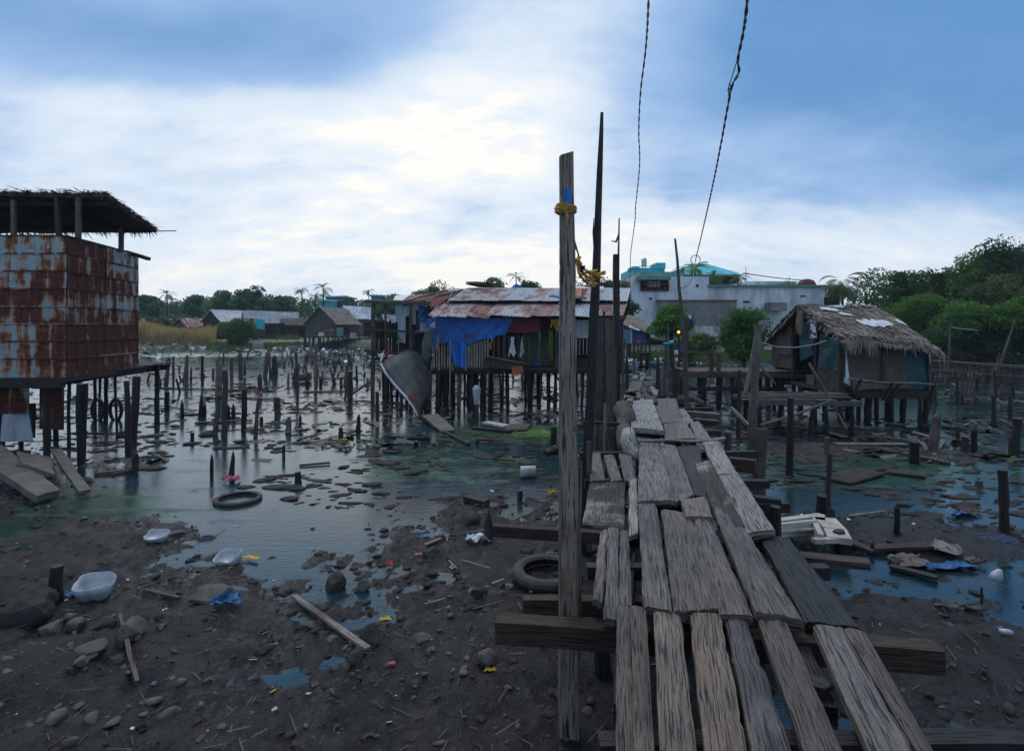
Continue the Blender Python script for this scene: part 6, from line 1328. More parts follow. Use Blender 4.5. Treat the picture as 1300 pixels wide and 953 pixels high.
# twigs, stalks and flakes
def flakes(n, seed, dens, lw, mats, name, yr=(1.2, 14), flat=True, zoff=.006, umax=1.2, pw=1.3):
    rg = np.random.RandomState(seed); xs_ = []; made = 0
    while made < n:
        u = rg.uniform(-umax, umax, 6000); y = yr[0]+(yr[1]-yr[0])*rg.rand(6000)**pw; x = u*y; h = height(x, y); keep = dens(x, y, h, rg.rand(6000)); xs_.append(np.stack([x, y, np.maximum(h, 0)], -1)[keep]); made += keep.sum()
    Pp = np.concatenate(xs_)[:n]; L, Wd = lw(rg.rand(n), Pp[:, 1]); th = rg.uniform(0, 6.28, n)
    d_ = np.stack([np.cos(th), np.sin(th), rg.uniform(-.15, .25, n)], -1)*L[:, None]/2; w_ = np.stack([-np.sin(th), np.cos(th), rg.uniform(-.5, .5, n)], -1)*Wd[:, None]/2
    Pp = Pp+np.array([0, 0, 1.])*(np.abs(d_[:, 2:3])+zoff)
    V = np.stack([Pp-d_-w_, Pp-d_+w_*.8, Pp+d_+w_, Pp+d_-w_*.6], 1)
    k = len(mats); obs = []
    for i, mt in enumerate(mats): obs.append(tag(quads(name, V[i::k], M[mt], org=Vector((0, 0, 0))), kind='stuff'))
    return obs
flakes(2800, 11, lambda x, y, h, r: (h > -.01) & (r < .5), lambda r, y: (.03+.16*r**3, .004+.008*r), ('post', 'postdark', 'postdark', 'post', 'postdark', 'postbrown', 'post'), 'twigs')
flakes(1500, 12, lambda x, y, h, r: (h > -.03) & (r < .5), lambda r, y: (.015+.05*r**3, .012+.03*r**2), ('postdark', 'palegrey', 'stonepale', 'postdark', 'stone', 'postdark', 'post', 'postdark', 'stone'), 'leaf_litter')
flakes(48, 13, lambda x, y, h, r: (h > -.03), lambda r, y: (.02+.06*r**2, .015+.03*r), ('yellow', 'pink', 'bluepl', 'green', 'ropered', 'white'), 'coloured_litter')
flakes(7500, 14, lambda x, y, h, r: (h > -.12) & (fbm(x, y*2, 3, .35) > -.05), lambda r, y: (.1+.5*r**3, .03+.12*r**2), ('postdark', 'post', 'postdark', 'postlight', 'stone', 'postdark', 'leafdark'), 'floating_debris', yr=(11, 70), umax=1.1, zoff=.01)
flakes(6500, 15, lambda x, y, h, r: (fbm(x, y, 3, .12) > -.25) & (h < 1.3), lambda r, y: (.15+.5*r**2, .08+.3*r**2), ('white', 'palegrey', 'postdark', 'post', 'conc', 'palegrey', 'bluepl', 'postdark'), 'shore_rubbish', yr=(40, 90), umax=1.1, zoff=.05, pw=1.0)
flakes(260, 16, lambda x, y, h, r: (h > .02) & (h < 1.5), lambda r, y: (.2+.4*r**2, .15+.3*r**2), ('pink', 'yellow', 'cyan', 'bluepl', 'ropered'), 'shore_litter', yr=(42, 95), umax=.9, zoff=.08, pw=1.0)
# coloured rubbish heap on the far bank
g0 = on(342, 433)
V = []
for _ in range(420):
    p = g0+Vector((R(-7, 7), R(-3, 6), 0)); p.z = hz(p.x, p.y)+R(.02, .35); d_ = Vector((R(-.3, .3), 0, R(-.12, .12))); w = Vector((0, R(-.1, .1), R(.06, .2))); V.append((p-d_-w, p-d_+w, p+d_+w, p+d_-w))
for i, mt in enumerate(('white', 'palegrey', 'cyan', 'pink', 'white', 'bluepl')): tag(quads('rubbish_heap', [[tuple(v) for v in f] for f in V[i::6]], M[mt]), kind='stuff')
# ================================================================ cables
def cable(pts, r, name, label, loops=None, pitch=.20, Y0=0):
    # Catmull-Rom through the points, two strands twisted round each other
    out = []
    for i in range(len(pts)-1):
        p0, p1, p2, p3 = pts[max(i-1, 0)], pts[i], pts[i+1], pts[min(i+2, len(pts)-1)]
        n = max(8, int((p2-p1).length/.03))
        for k in range(n): t = k/n; out.append(.5*((2*p1)+(p2-p0)*t+(2*p0-5*p1+4*p2-p3)*t*t+(3*p1-p0-3*p2+p3)*t**3))
    out.append(pts[-1]); o = None; t_ = thing(name, pts[-1], label, 'cable'); L = 0
    A1, A2 = [], []
    for i, p in enumerate(out):
        if i: L += (p-out[i-1]).length
        a = L/pitch*2*math.pi; off = Vector((math.cos(a), 0, math.sin(a)))*r*1.0; A1.append(p+off); A2.append(p-off)
    for A in (A1, A2): mb = MB(); mb.tube(A, r, 5, 0); mb.build('strand', M['cable'], t_)
    return t_
cable([P(826, -220, 3.4), P(824, -20, 5), P(820, 60, 7), P(813, 120, 8.5), P(811, 170, 10), P(812, 210, 11.5), P(807, 262, 13.5), P(806, 282, 14.5), P(801, 320, 17), P(800, 345, 20), P(799, 385, 24)], .007, 'twisted_cable', 'thinner twisted black cable hanging down from overhead, reaching left of the grey building', pitch=.62)
t2 = cable([P(975, -260, 3.0), P(949, 0, 4.6), P(944, 40, 5.4), P(937, 75, 6.1), P(938, 92, 6.4), P(930, 108, 6.8), P(925, 130, 7.2), P(915, 185, 8.6), P(905, 235, 10.5), P(895, 280, 13), P(886, 318, 16), P(883, 330, 17)], .0085, 'twisted_cable', 'thicker twisted black cable with a knot, slanting across the sky to a coil', pitch=.55)
mb = MB(); mb.tube([P(939, 68, 6.0), P(931, 92, 6.4), P(925, 112, 6.8), P(925, 122, 7.0)], .006, 5); mb.build('loose_strand', M['cable'], t2)
mb = MB(); mb.tube([P(930, 108, 6.78), P(924, 116, 6.85), P(926, 106, 6.8), P(929, 113, 6.82), P(925, 121, 6.95)], .010, 6); mb.build('knot', M['cable'], t2)
mb = MB(); c = P(883, 330, 17); mb.tube([c+Vector((math.cos(a)*.14, 0, math.sin(a)*.14)) for a in [i*math.pi/12 for i in range(25)]], .012, 5, cap=False); mb.build('coil', M['cable'], t2)
mb = MB(); mb.tube([P(883, 330, 17), P(880, 350, 16), P(875, 361, 15), P(868, 366, 14), P(862, 365, 12.7)], .012, 5); mb.build('tail', M['cable'], t2)
mb = MB(); mb.tube([P(862, 365, 12.6), P(1010, 355, 50)], .012, 4); 
mb = MB(); mb.tube([P(944, 347, 57), P(980, 352, 58), P(1030, 357, 59)], .05, 4); tag(mb.build('thin_wire', M['cable']), 'thin wire strung over the roof of the long grey building', 'wire')
mb = MB(); mb.tube([P(962, 433, 15.4), P(985, 440, 15.4), P(1010, 441, 15.3), P(1035, 437, 15.3), P(1049, 432, 15.3)], .010, 4); tag(mb.build('clothes_line', M['palegrey']), 'pale line slung from the stout grey post to the hut gable', 'line')
# ================================================================ background houses
def hut(px0, px1, Y, py_eave, py_ridge, label, name='village_house', wall='darkply', roof='palegrey', depth=5.0, zf=None, stilts=True, gable=.38, group='houses of the far village', rot=0, door=True, overh=.35, py_floor=428, cat='house'):
    """gable house: left part of its front shows the gable, the rest the roof slope; ridge runs to the back right"""
    x0, x1 = P(px0, 0, Y).x, P(px1, 0, Y).x; zg = hz((x0+x1)/2, Y); ze = P(0, py_eave, Y).z; zr = P(0, py_ridge, Y).z; zf = P(0, py_floor, Y).z if zf is None else zf
    gw = (x1-x0)*gable*2 if gable < .5 else (x1-x0)
    gw = min(gw, x1-x0); h = thing(name, ((x0+x1)/2, Y, zg), label, cat, group)
    # plan: gable wall from a to b, long wall from b to c (going back right)
    a = Vector((x0, Y+1.2, 0)); b = Vector((x0+gw, Y, 0)); cdir = Vector((x1-(x0+gw), depth, 0)); c = b+cdir; d_ = a+cdir
    def v(p, z): return Vector((p.x, p.y, z))
    mid = (a+b)/2; mb = MB(); base = len(mb.v)
    mb.v += [v(a, zf), v(b, zf), v(b, ze), v(mid, zr-.08), v(a, ze), v(c, zf), v(c, ze), v(d_, zf), v(d_, ze), v((c+d_)/2, zr-.08)]
    for f in ((0, 1, 2, 3, 4), (1, 5, 6, 2), (5, 7, 8, 9, 6), (7, 0, 4, 8)): mb.face(list(f), [(mb.v[i].x+mb.v[i].y, mb.v[i].z) for i in f])
    mb.face([0, 7, 5, 1]); mb.build('wall', M[wall], h)
    for side, (e0, e1) in enumerate(((b, c), (a, d_))):
        sgn = (e0-mid).normalized()*overh; bk = cdir.normalized()*overh; r0 = v(mid, zr)-bk; r1 = v((c+d_)/2, zr)+bk; q0 = v(e0, ze)+sgn-bk-Vector((0, 0, .12)); q1 = v(e1, ze)+sgn+bk-Vector((0, 0, .12))
        mb = MB(); corr(mb, q0, q1, r1, r0, wl=.5, amp=.03, sag=.12); mb.build('roof_slope', M[roof], h, solid=.06)
    if door:
        dq = b.lerp(c, .35); dr = b.lerp(c, .55); nrm = Vector((cdir.y, -cdir.x, 0)).normalized()*.04
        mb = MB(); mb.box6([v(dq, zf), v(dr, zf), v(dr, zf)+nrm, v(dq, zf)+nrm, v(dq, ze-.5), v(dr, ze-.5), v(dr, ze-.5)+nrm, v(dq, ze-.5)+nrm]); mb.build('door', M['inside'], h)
        g1, g2 = a.lerp(b, .25), a.lerp(b, .5); nn = Vector((b-a).cross(Vector((0, 0, 1)))).normalized()*.05; zw0, zw1 = zf+(ze-zf)*.4, zf+(ze-zf)*.85
        mb = MB(); mb.box6([v(g1, zw0)+nn, v(g2, zw0)+nn, v(g2, zw0)-nn*.1, v(g1, zw0)-nn*.1, v(g1, zw1)+nn, v(g2, zw1)+nn, v(g2, zw1)-nn*.1, v(g1, zw1)-nn*.1]); mb.build('window', M['ply'], h)
    if stilts:
        for t in (0, .25, .5, .75, 1):
            for e0, e1 in ((a, b), (b, c)):
                p = e0.lerp(e1, t); legs(h, [(p.x, p.y)], zf, .09)
    return h
hut(252, 303, 84, 408, 393, 'far house with pale roof and dark gable behind the dry grass', roof='palegrey', wall='darkply', depth=9, gable=.28)
hut(303, 346, 82, 409, 394, 'far house with patched whitish roof between the bush and pale pole', roof='palegrey', wall='ply', depth=10, gable=.10, py_floor=427)
hut(346, 388, 88, 412, 404, 'low far shed with a flat dusty roof next to the big gable house', roof='ply', wall='darkply', depth=6, gable=.2)
hut(384, 436, 76, 411, 389, 'big far gable house with brown thatch, people sitting on its porch', roof='thatch', wall='ply', depth=8, gable=.40, py_floor=427)
hut(428, 474, 84, 404, 388, 'far house with a bright white roof behind the big gable house', roof='whiteroof', wall='brick', depth=10, gable=.16)
hut(480, 502, 66, 409, 399, 'small far house with pale tin roof behind the balcony', roof='galv', wall='brick', depth=6, gable=.2)
hut(216, 252, 86, 414, 404, 'rust-roofed far shed at the left end of the village', roof='rust', wall='ply', depth=6, gable=.3)
hut(170, 196, 88, 412, 404, 'small dull far shed peeping past the rusty shack', roof='rust', wall='palegrey', depth=5, gable=.3)
mb = MB(); mb.sheet(P(322, 418, 81.4), P(336, 418, 81.4), P(336, 406, 81.4), P(322, 404, 81.4), 4, 4, lambda u, v, s, t: .1*math.sin(u*4)); tag(mb.build('hung_cloth', M['cyan'], solid=.03), 'turquoise cloths hung on the wall of the far house by the bush', 'cloth')
mb = MB(); mb.sheet(P(316, 417, 81.3), P(322, 417, 81.3), P(322, 404, 81.3), P(316, 404, 81.3), 4, 4, None); tag(mb.build('hung_cloth', M['red'], solid=.03), 'reddish cloth hung left of the turquoise cloths', 'cloth')
pch = thing('porch_platform', (P(410, 0, 74).x, 74, 1), 'low porch platform on stilts before the big far gable house', 'platform')
mb = MB(); mb.box(((P(388, 0, 74).x+P(442, 0, 74).x)/2, 74.5, P(0, 427.5, 74).z), 5.8, 2.2, .15); mb.build('floor', M['darkply'], pch); legs(pch, [(P(388+i*6, 0, 74).x, 73.6) for i in range(10)], P(0, 428, 74).z, .09)
zp = P(0, 427, 74).z+.07
def cl(px0, px1, py0, py1, Y, mat, label, name, cat):
    mb = MB(); mb.box(((P(px0, 0, Y).x+P(px1, 0, Y).x)/2, Y, (P(0, py0, Y).z+P(0, py1, Y).z)/2), P(px1, 0, Y).x-P(px0, 0, Y).x, .5, P(0, py0, Y).z-P(0, py1, Y).z)
    o = mb.build(name, M[mat]); m_ = o.modifiers.new('b', 'BEVEL'); m_.width = .05; m_.segments = 2; return tag(o, label, cat)
cl(428, 435, 416, 426.5, 74, 'greenroof', 'faded green cabinet standing on the far porch', 'cabinet', 'cabinet'); cl(405, 411, 422, 427, 73.6, 'white', 'white basin standing on the far porch', 'basin', 'basin')
cl(445, 452, 423, 429, 73.6, 'palegrey', 'pale bundle at the right end of the far porch', 'laundry_bundle', 'bundle')
def person(loc, shirt, label, h=1.55, face=0):
    """seated figure: one skinned body, shirt and hair as children"""
    p = thing('person', loc, label, 'person', 'people on the far porch'); L = Vector(loc); rz = Matrix.Rotation(face, 3, 'Z')
    J = {'pelvis': (0, 0, .12), 'chest': (0, .02, .42), 'neck': (0, .0, .56), 'head': (0, -.03, .66), 'crown': (0, -.03, .78), 'kl': (-.13, -.42, .28), 'fl': (-.12, -.45, -.12), 'tl': (-.12, -.58, -.15), 'kr': (.14, -.40, .28), 'fr': (.15, -.44, -.12), 'tr': (.15, -.57, -.15),
         'sl': (-.18, 0, .50), 'el': (-.25, -.14, .30), 'hl': (-.14, -.34, .30), 'sr': (.18, 0, .50), 'er': (.26, -.12, .30), 'hr': (.14, -.34, .31)}
    nm = list(J); rad = dict(pelvis=.15, chest=.14, neck=.05, head=.10, crown=.08, kl=.075, fl=.045, tl=.03, kr=.075, fr=.045, tr=.03, sl=.06, el=.042, hl=.035, sr=.06, er=.042, hr=.035)
    E = [('pelvis', 'chest'), ('chest', 'neck'), ('neck', 'head'), ('head', 'crown'), ('pelvis', 'kl'), ('kl', 'fl'), ('fl', 'tl'), ('pelvis', 'kr'), ('kr', 'fr'), ('fr', 'tr'), ('chest', 'sl'), ('sl', 'el'), ('el', 'hl'), ('chest', 'sr'), ('sr', 'er'), ('er', 'hr')]
    me = bpy.data.meshes.new('body'); me.from_pydata([tuple(rz @ Vector(J[k])) for k in nm], [(nm.index(a), nm.index(b)) for a, b in E], [])
    o = bpy.data.objects.new('body', me); COL.objects.link(o); o.parent = p; sk = o.modifiers.new('skin', 'SKIN'); me.materials.append(M['skin'])
    for i, k in enumerate(nm): me.skin_vertices[0].data[i].radius = (rad[k], rad[k]); me.skin_vertices[0].data[i].use_root = (k == 'pelvis')
    o.modifiers.new('s', 'SUBSURF').render_levels = 2
    mb = MB(); mb.tube([L+rz @ Vector(q) for q in ((0, 0, .0), (0, .0, .2), (0, .01, .42), (0, 0, .53), (0, 0, .56))], [.18, .17, .18, .15, .07], 12, .03, ell=.8)
    for s in (-1, 1): mb.tube([L+rz @ Vector(q) for q in ((s*.12, 0, .50), (s*.20, -.03, .45), (s*.24, -.10, .35))], [.07, .07, .065], 8)
    mb.build('shirt', M[shirt], p, smooth=True)
    mb = MB(); mb.tube([L+rz @ Vector(q) for q in ((0, 0, .64), (0, .0, .72), (0, -.02, .79), (0, -.02, .81))], [.10, .115, .09, .03], 10, .03); mb.build('hair', M['hair'], p, smooth=True)
    return p
person((P(420.5, 0, 73.7).x, 73.7, zp+.30), 'pink', 'person in a bright pink top sitting on the edge of the far porch'); person((P(414, 0, 74.6).x, 74.6, zp+.3), 'darkred', 'person in a dark red top sitting behind the pink-shirted person')
cl(413, 424, 425, 427.5, 74.1, 'post', 'low bench under the two people on the far porch', 'low_bench', 'bench')
# far annex roofs, tanks
def block(name, label, px0, px1, py0, py1, Y, d_, mat, cat='building', extra=None, z0=None):
    x0, x1 = P(px0, 0, Y).x, P(px1, 0, Y).x; zt_ = P(0, py0, Y).z; zb_ = z0 if z0 is not None else P(0, py1, Y).z; b = thing(name, ((x0+x1)/2, Y+d_/2, zb_), label, cat)
    mb = MB(); mb.box(((x0+x1)/2, Y+d_/2, (zt_+zb_)/2), x1-x0, d_, zt_-zb_); mb.build('wall', M[mat], b); return b
def add(par, name, px0, px1, py0, py1, Y, d_, mat, lab=None):
    mb = MB(); mb.box(((P(px0, 0, Y).x+P(px1, 0, Y).x)/2, Y+d_/2, (P(0, py0, Y).z+P(0, py1, Y).z)/2), P(px1, 0, Y).x-P(px0, 0, Y).x, d_, P(0, py0, Y).z-P(0, py1, Y).z); o = mb.build(name, M[mat], par)
    if lab: o['label'] = lab
    return o
b = block('roof_terrace_building', 'far dark building with turquoise roof slab rising above the village trees', 414, 436, 377, 425, 112, 8, 'navy'); add(b, 'roof', 413, 438, 375.5, 377.5, 111.6, 9, 'cyan'); add(b, 'railing', 414, 436, 380, 381, 111.8, .2, 'palegrey')
b = block('turquoise_wall_house', 'far turquoise wall with pale roof left of the dark building', 404, 420, 382, 425, 108, 6, 'cyan'); add(b, 'roof', 402, 420, 380.5, 382, 107.6, 7, 'whiteroof')
b = block('water_tank', 'blue water tank on a stand under a turquoise cap above the balcony roof', 471, 478, 376, 384, 95, 1, 'tank', cat='tank', z0=P(0, 384, 95).z); add(b, 'cap', 468, 480, 374, 376, 94.8, 1.6, 'cyan'); add(b, 'stand', 473, 476, 384, 425, 95.4, .5, 'post')
b = block('long_roof_building', 'low building with long flat whitish roof behind the annex', 502, 548, 381, 425, 60, 8, 'palegrey'); 
mb = MB(); mb.sheet(P(498, 384, 58), P(552, 382, 58), P(552, 374, 70), P(502, 376, 70), 8, 4, None); mb.build('roof', M['whiteroof'], b, solid=.15)
# -------- grey concrete building
GB = thing('concrete_building', (P(930, 0, 58).x, 60, .8), 'large unfinished grey concrete building with long blank wall and red window grille', 'building')
def gb(name, px0, px1, py0, py1, Y, d_, mat, par=GB, lab=None): return add(par, name, px0, px1, py0, py1, Y, d_, mat, lab)
gb('wall', 803, 900, 351, 428, 58, 9, 'conc', lab='taller left block wall'); gb('wall', 900.3, 1067, 364, 428, 58.1, 9, 'conc', lab='long low wall'); gb('wall_coping', 899, 1068, 361.5, 364, 57.8, 9.6, 'greenroof')
gb('retaining_wall', 838, 935, 382.5, 414, 57.0, .9, 'concdark'); gb('wall_coping', 836, 936, 380.5, 382.7, 56.9, 1.1, 'brick'); gb('low_wall', 883, 925, 414, 427, 56.6, 1.3, 'concwhite'); gb('low_wall', 838, 883, 414, 430, 56.7, 1.2, 'concdark')
sl_ = gb('window_canopy', 810, 852, 350.5, 355, 56.8, 1.6, 'greenroof'); gb('upper_roof', 812, 868, 345, 350.5, 58.5, 8, 'greenroof')
wv_ = gb('window', 813, 849, 356.5, 369, 57.92, .1, 'inside')
for i in range(8): gb('grille', 813+i*5.1, 813.8+i*5.1, 358, 369, 57.8, .05, 'darkred', par=wv_)
gb('grille', 812, 850, 360, 361, 57.78, .05, 'darkred', par=wv_); gb('grille', 812, 850, 368, 369.5, 57.78, .05, 'darkred', par=wv_); gb('curtain', 822, 838, 357.5, 364, 57.86, .04, 'palegrey', par=wv_)
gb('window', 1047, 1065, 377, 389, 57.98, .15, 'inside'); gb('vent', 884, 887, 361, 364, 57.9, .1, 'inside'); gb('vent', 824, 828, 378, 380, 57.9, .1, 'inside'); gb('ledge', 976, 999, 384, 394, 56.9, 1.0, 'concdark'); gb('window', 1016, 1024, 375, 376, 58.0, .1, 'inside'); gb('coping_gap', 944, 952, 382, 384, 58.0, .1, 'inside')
gb('back_block', 949, 1012, 357, 362, 68, 6, 'conc')
TB = thing('turquoise_building', (P(820, 0, 70).x, 70, .8), 'turquoise rooftop block with parapet behind the grey building', 'building')
add(TB, 'wall', 804, 844, 340, 428, 69, 8, 'cyan'); add(TB, 'stair_tower', 833, 845, 333.5, 341, 68.8, 3, 'cyan'); add(TB, 'parapet', 803, 812, 338, 341, 68.7, 3, 'cyan'); add(TB, 'opening', 813, 825, 347, 350, 68.9, .2, 'inside')
add(TB, 'railing', 812, 833, 337.8, 338.4, 68.8, .1, 'post')
WT = thing('steel_water_tank', P(817, 340, 70), 'round steel water tank on the turquoise rooftop', 'tank')
mb = MB(); mb.tube([P(817.5, 338.5, 70), P(817.5, 329, 70), P(817.5, 327, 70)], [.33, .33, .12], 16); mb.build('drum', M['steel'], WT, smooth=False); 
for s in (-2, 2): mb = MB(); mb.tube([P(817.5+s, 342, 70), P(817.5+s, 338, 70)], .04, 5); mb.build('leg', M['post'], WT)
HB = thing('hip_roof_house', (P(900, 0, 80).x, 80, .8), 'house with a broad turquoise hipped roof behind the palms', 'house')
add(HB, 'wall', 862, 938, 347, 428, 80, 9, 'brick'); add(HB, 'balcony_opening', 918, 934, 352, 360, 79.9, .2, 'inside')
mb = MB(); q = [P(838, 349, 79), P(940, 348.5, 79), P(936, 346, 92), P(850, 346, 92), P(885, 334.5, 84), P(896, 334.5, 84)]; mb.v = q
for f in ((0, 1, 5, 4), (1, 2, 5), (2, 3, 4, 5), (3, 0, 4)): mb.face(list(f))
mb.face([0, 3, 2, 1]); mb.build('roof', M['cyan'], HB); add(HB, 'eave_board', 838, 941, 348.5, 350.5, 78.9, .3, 'brick')
mb = MB(); c = P(1024, 364, 66)
mb.tube([c+Vector((0, 0, -.1)), c+Vector((0, 0, .3)), c+Vector((0, 0, .65)), c+Vector((0, 0, .85)), c+Vector((0, 0, .92))], [1.0, 1.0, .82, .45, .1], 18); tag(mb.build('water_tank_dome', M['darkred'], smooth=True), 'round rust-red tank top above the long grey wall', 'tank')
for px, t in ((947, 338), (1002, 351)): mb = MB(); mb.tube([P(px, 364, 62), P(px, t, 62)], .03, 4); tag(mb.build('antenna', M['post']), 'thin aerial mast on the grey building, '+('the taller near the palms' if px == 947 else 'the shorter near the red tank'), 'antenna')
# small hut with blue wall
SH = thing('blue_wall_hut', (P(812, 0, 46).x, 46, .5), 'small hut with grey thatch and a bright blue painted wall', 'hut')
Yh = 44
add(SH, 'wall', 801, 820, 418.5, 436, Yh, 3, 'bluepl', 'bright blue wall'); add(SH, 'side_wall', 820.2, 826, 420, 436, Yh+.1, 3, 'darkply'); add(SH, 'corner_board', 801, 802.5, 418, 436, Yh-.08, .05, 'white'); add(SH, 'wall_mark', 808, 813, 432, 436, Yh-.05, .05, 'pink'); add(SH, 'wall_mark', 808, 816, 427, 428, Yh-.05, .05, 'pink')
mb = MB(); mb.sheet(P(790, 412, Yh-.4), P(828, 424, Yh-.4), P(815, 404, Yh+2), P(797, 400, Yh+2), 8, 6, lambda u, v, a, b: .06*float(fbm(u*3, v*3, 2))); mb.build('roof', M['thatch'], SH, solid=.12)
mb = MB(); mb.sheet(P(798, 415, Yh-.6), P(812, 420, Yh-.6), P(811, 417, Yh-.3), P(799, 413, Yh-.3), 4, 3, None); mb.build('roof_patch', M['white'], SH, solid=.03); legs(SH, [(P(800+i*5, 0, Yh).x, Yh+.1) for i in range(6)], P(0, 436, Yh).z, .06)
# other rusty roofs right of the tin-roofed house
RR = thing('rear_tin_house', (P(775, 0, 26).x, 26, 0), 'rear house with rust-red and whitish tin sheets beyond the dark poles', 'house')
for (a, b_, c_, d_, mt) in (((745, 378, 24), (800, 384, 24), (799, 366, 27), (748, 364, 27), 'rust'), ((757, 400, 23), (791, 404, 23), (793, 383, 24.5), (757, 380, 24.5), 'rust'), ((724, 379, 24), (768, 381, 24), (766, 364, 27), (728, 363, 27), 'whiteroof')):
    mb = MB(); corr(mb, P(*a), P(*b_), P(*c_), P(*d_), amp=.02, wl=.14); mb.build('roof_sheet', M[mt], RR)
add(RR, 'wall', 757, 790, 402, 440, 24, 3, 'darkply'); mb = MB(); mb.sheet(P(786, 420, 23.4), P(791, 420, 23.4), P(791, 385, 23.4), P(786, 388, 23.4), 3, 6, lambda u, v, a, b: .05*math.sin(u*14)); mb.build('blue_sheet', M['blue'], RR, solid=.01); legs(RR, [(P(758+i*6, 0, 24).x, 24.2) for i in range(6)], P(0, 440, 24).z, .07)
# far fence-like pier on the right
FP = thing('far_rickety_pier', (17, 24, 0), 'long rickety far pier of thin posts at the foot of the dark wood', 'pier')
for i in range(34):
    px = 1185+i*5.2; Y = 27.5-(i/34)*3.0; mb = MB(); zt_ = P(0, 461+R(-2, 3)+i*.25, Y).z; mb.beam((P(px, 0, Y).x, Y, -.1), (P(px+R(-2, 2), 0, Y).x, Y, zt_+R(0, .15)), .07, .06, up=(0, 1, 0), jit=.005); mb.build('pier_post', M['post' if i % 3 else 'postlight'], FP)
for zoff_ in (0, .5): mb = MB(); mb.beam(P(1178, 458+zoff_*22, 27.6), P(1365, 472+zoff_*22, 24.5), .12, .08, jit=.01); mb.build('rail', M['post'], FP)
mb = MB(); mb.beam(P(1178, 457, 28.4), P(1365, 469, 25.4), .5, .05, jit=.01); mb.build('deck_board', M['post'], FP)
for (pb, pt, x0, x1, lab) in (((470), 408, 1204, 1206.5, 'tall thin pole standing at the far rickety pier'), (462, 405, 1270, 1289, 'tall grey pole leaning right over the far rickety pier'), (500, 448, 1257, 1269, 'dark leaning post at the near side of the far rickety pier')):
    mb = MB(); mb.tube([P(x0, pb, 24.5), P((x0+x1)/2, (pb+pt)/2, 24.5), P(x1, pt, 24.5)], [.06, .05, .035], 6, .1); tag(mb.build('far_pole', M['postlight']), lab, 'pole')
mb = MB(); mb.tube([P(1206, 415, 24.5), P(1222, 417.5, 24.5), P(1242, 419, 24.5)], .015, 4); tag(mb.build('thin_line', M['palegrey']), 'thin pale line tied to the top of the far thin pole', 'line')
# ================================================================ vegetation
def leafquads(P0, size, rg, squash=.9):
    n = len(P0); a = rg.normal(size=(n, 3)); a /= np.linalg.norm(a, axis=1)[:, None]; b = rg.normal(size=(n, 3)); b -= a*(a*b).sum(1)[:, None]; b /= np.linalg.norm(b, axis=1)[:, None]
    s = size*rg.uniform(.5, 1.3, n)[:, None]; return np.stack([P0-a*s, P0-b*s*.45, P0+a*s, P0+b*s*.45], 1)
def crownpts(c, rx, ry, rz, nc, nl, cs, rg, shape='round'):
    out = []
    cen = rg.normal(size=(nc, 3)); cen /= np.linalg.norm(cen, axis=1)[:, None]; rr = rg.uniform(.3, .98, nc)**.6
    if shape == 'flat': cen[:, 2] = np.abs(cen[:, 2])*.9-.1
    cen[:, 2] = np.clip(cen[:, 2], -1, .82); cen = cen*rr[:, None]*np.array([rx, ry, rz])
    for k in range(nc):
        r = cs*rg.uniform(.4, 1.3); d_ = rg.normal(size=(nl, 3)); d_ /= np.linalg.norm(d_, axis=1)[:, None]; q = rg.uniform(.35, 1, nl)**.5
        out.append(cen[k]+d_*q[:, None]*np.array([r, r, r*.62]))
    return np.concatenate(out)+np.array(c), cen+np.array(c)
_tn = [0]
def tree(px, Y, py_top, wpx, label, name='tree', mat='leafdark', trunk=True, py_base=None, leaf=None, nc=None, nl=150, low=.25, group=None, shape='round', rzf=None, cat='tree', seed=None):
    _tn[0] += 1; rg = np.random.RandomState(seed or 100+_tn[0]); sc = Y/F; x = P(px, 0, Y).x; zg = hz(x, Y) if py_base is None else P(0, py_base, Y).z; zt_ = P(0, py_top, Y).z; H_ = zt_-zg; rx = wpx*sc/2
    zlow = zg+H_*low; rz_ = (zt_-zlow)/2; cz = zlow+rz_; leaf = leaf or max(.07, 2.6*sc); cs = max(rx, rz_)*.38; nc = nc or int(np.clip(10*(rx*rx*rz_)/(cs**3*3.2), 22, 90))
    t = thing(name, (x, Y, zg), label, cat, group)
    pts, cen = crownpts((x, Y, cz), rx*.88, rx*.8, rz_*.9, nc, nl, cs, rg, shape)
    crown = quads('crown', leafquads(pts, leaf, rg), M[mat], t)
    if trunk:
        mb = MB(); th = max(.06, H_*.028); mb.tube([(x, Y, zg-.2), (x+R(-.1, .1), Y, zg+H_*.3), (x+R(-.2, .2), Y, cz)], [th*1.3, th, th*.6], 8, .1)
        for k in range(7): e = cen[rg.randint(len(cen))]; mb.tube([(x, Y, zg+H_*R(.2, .5)), tuple((np.array([x, Y, cz])*.5+e*.5)+np.array([0, 0, -.2])), tuple(e)], [th*.55, th*.35, th*.15], 5, .1)
        mb.build('trunk', M['bark'], t)
    return t
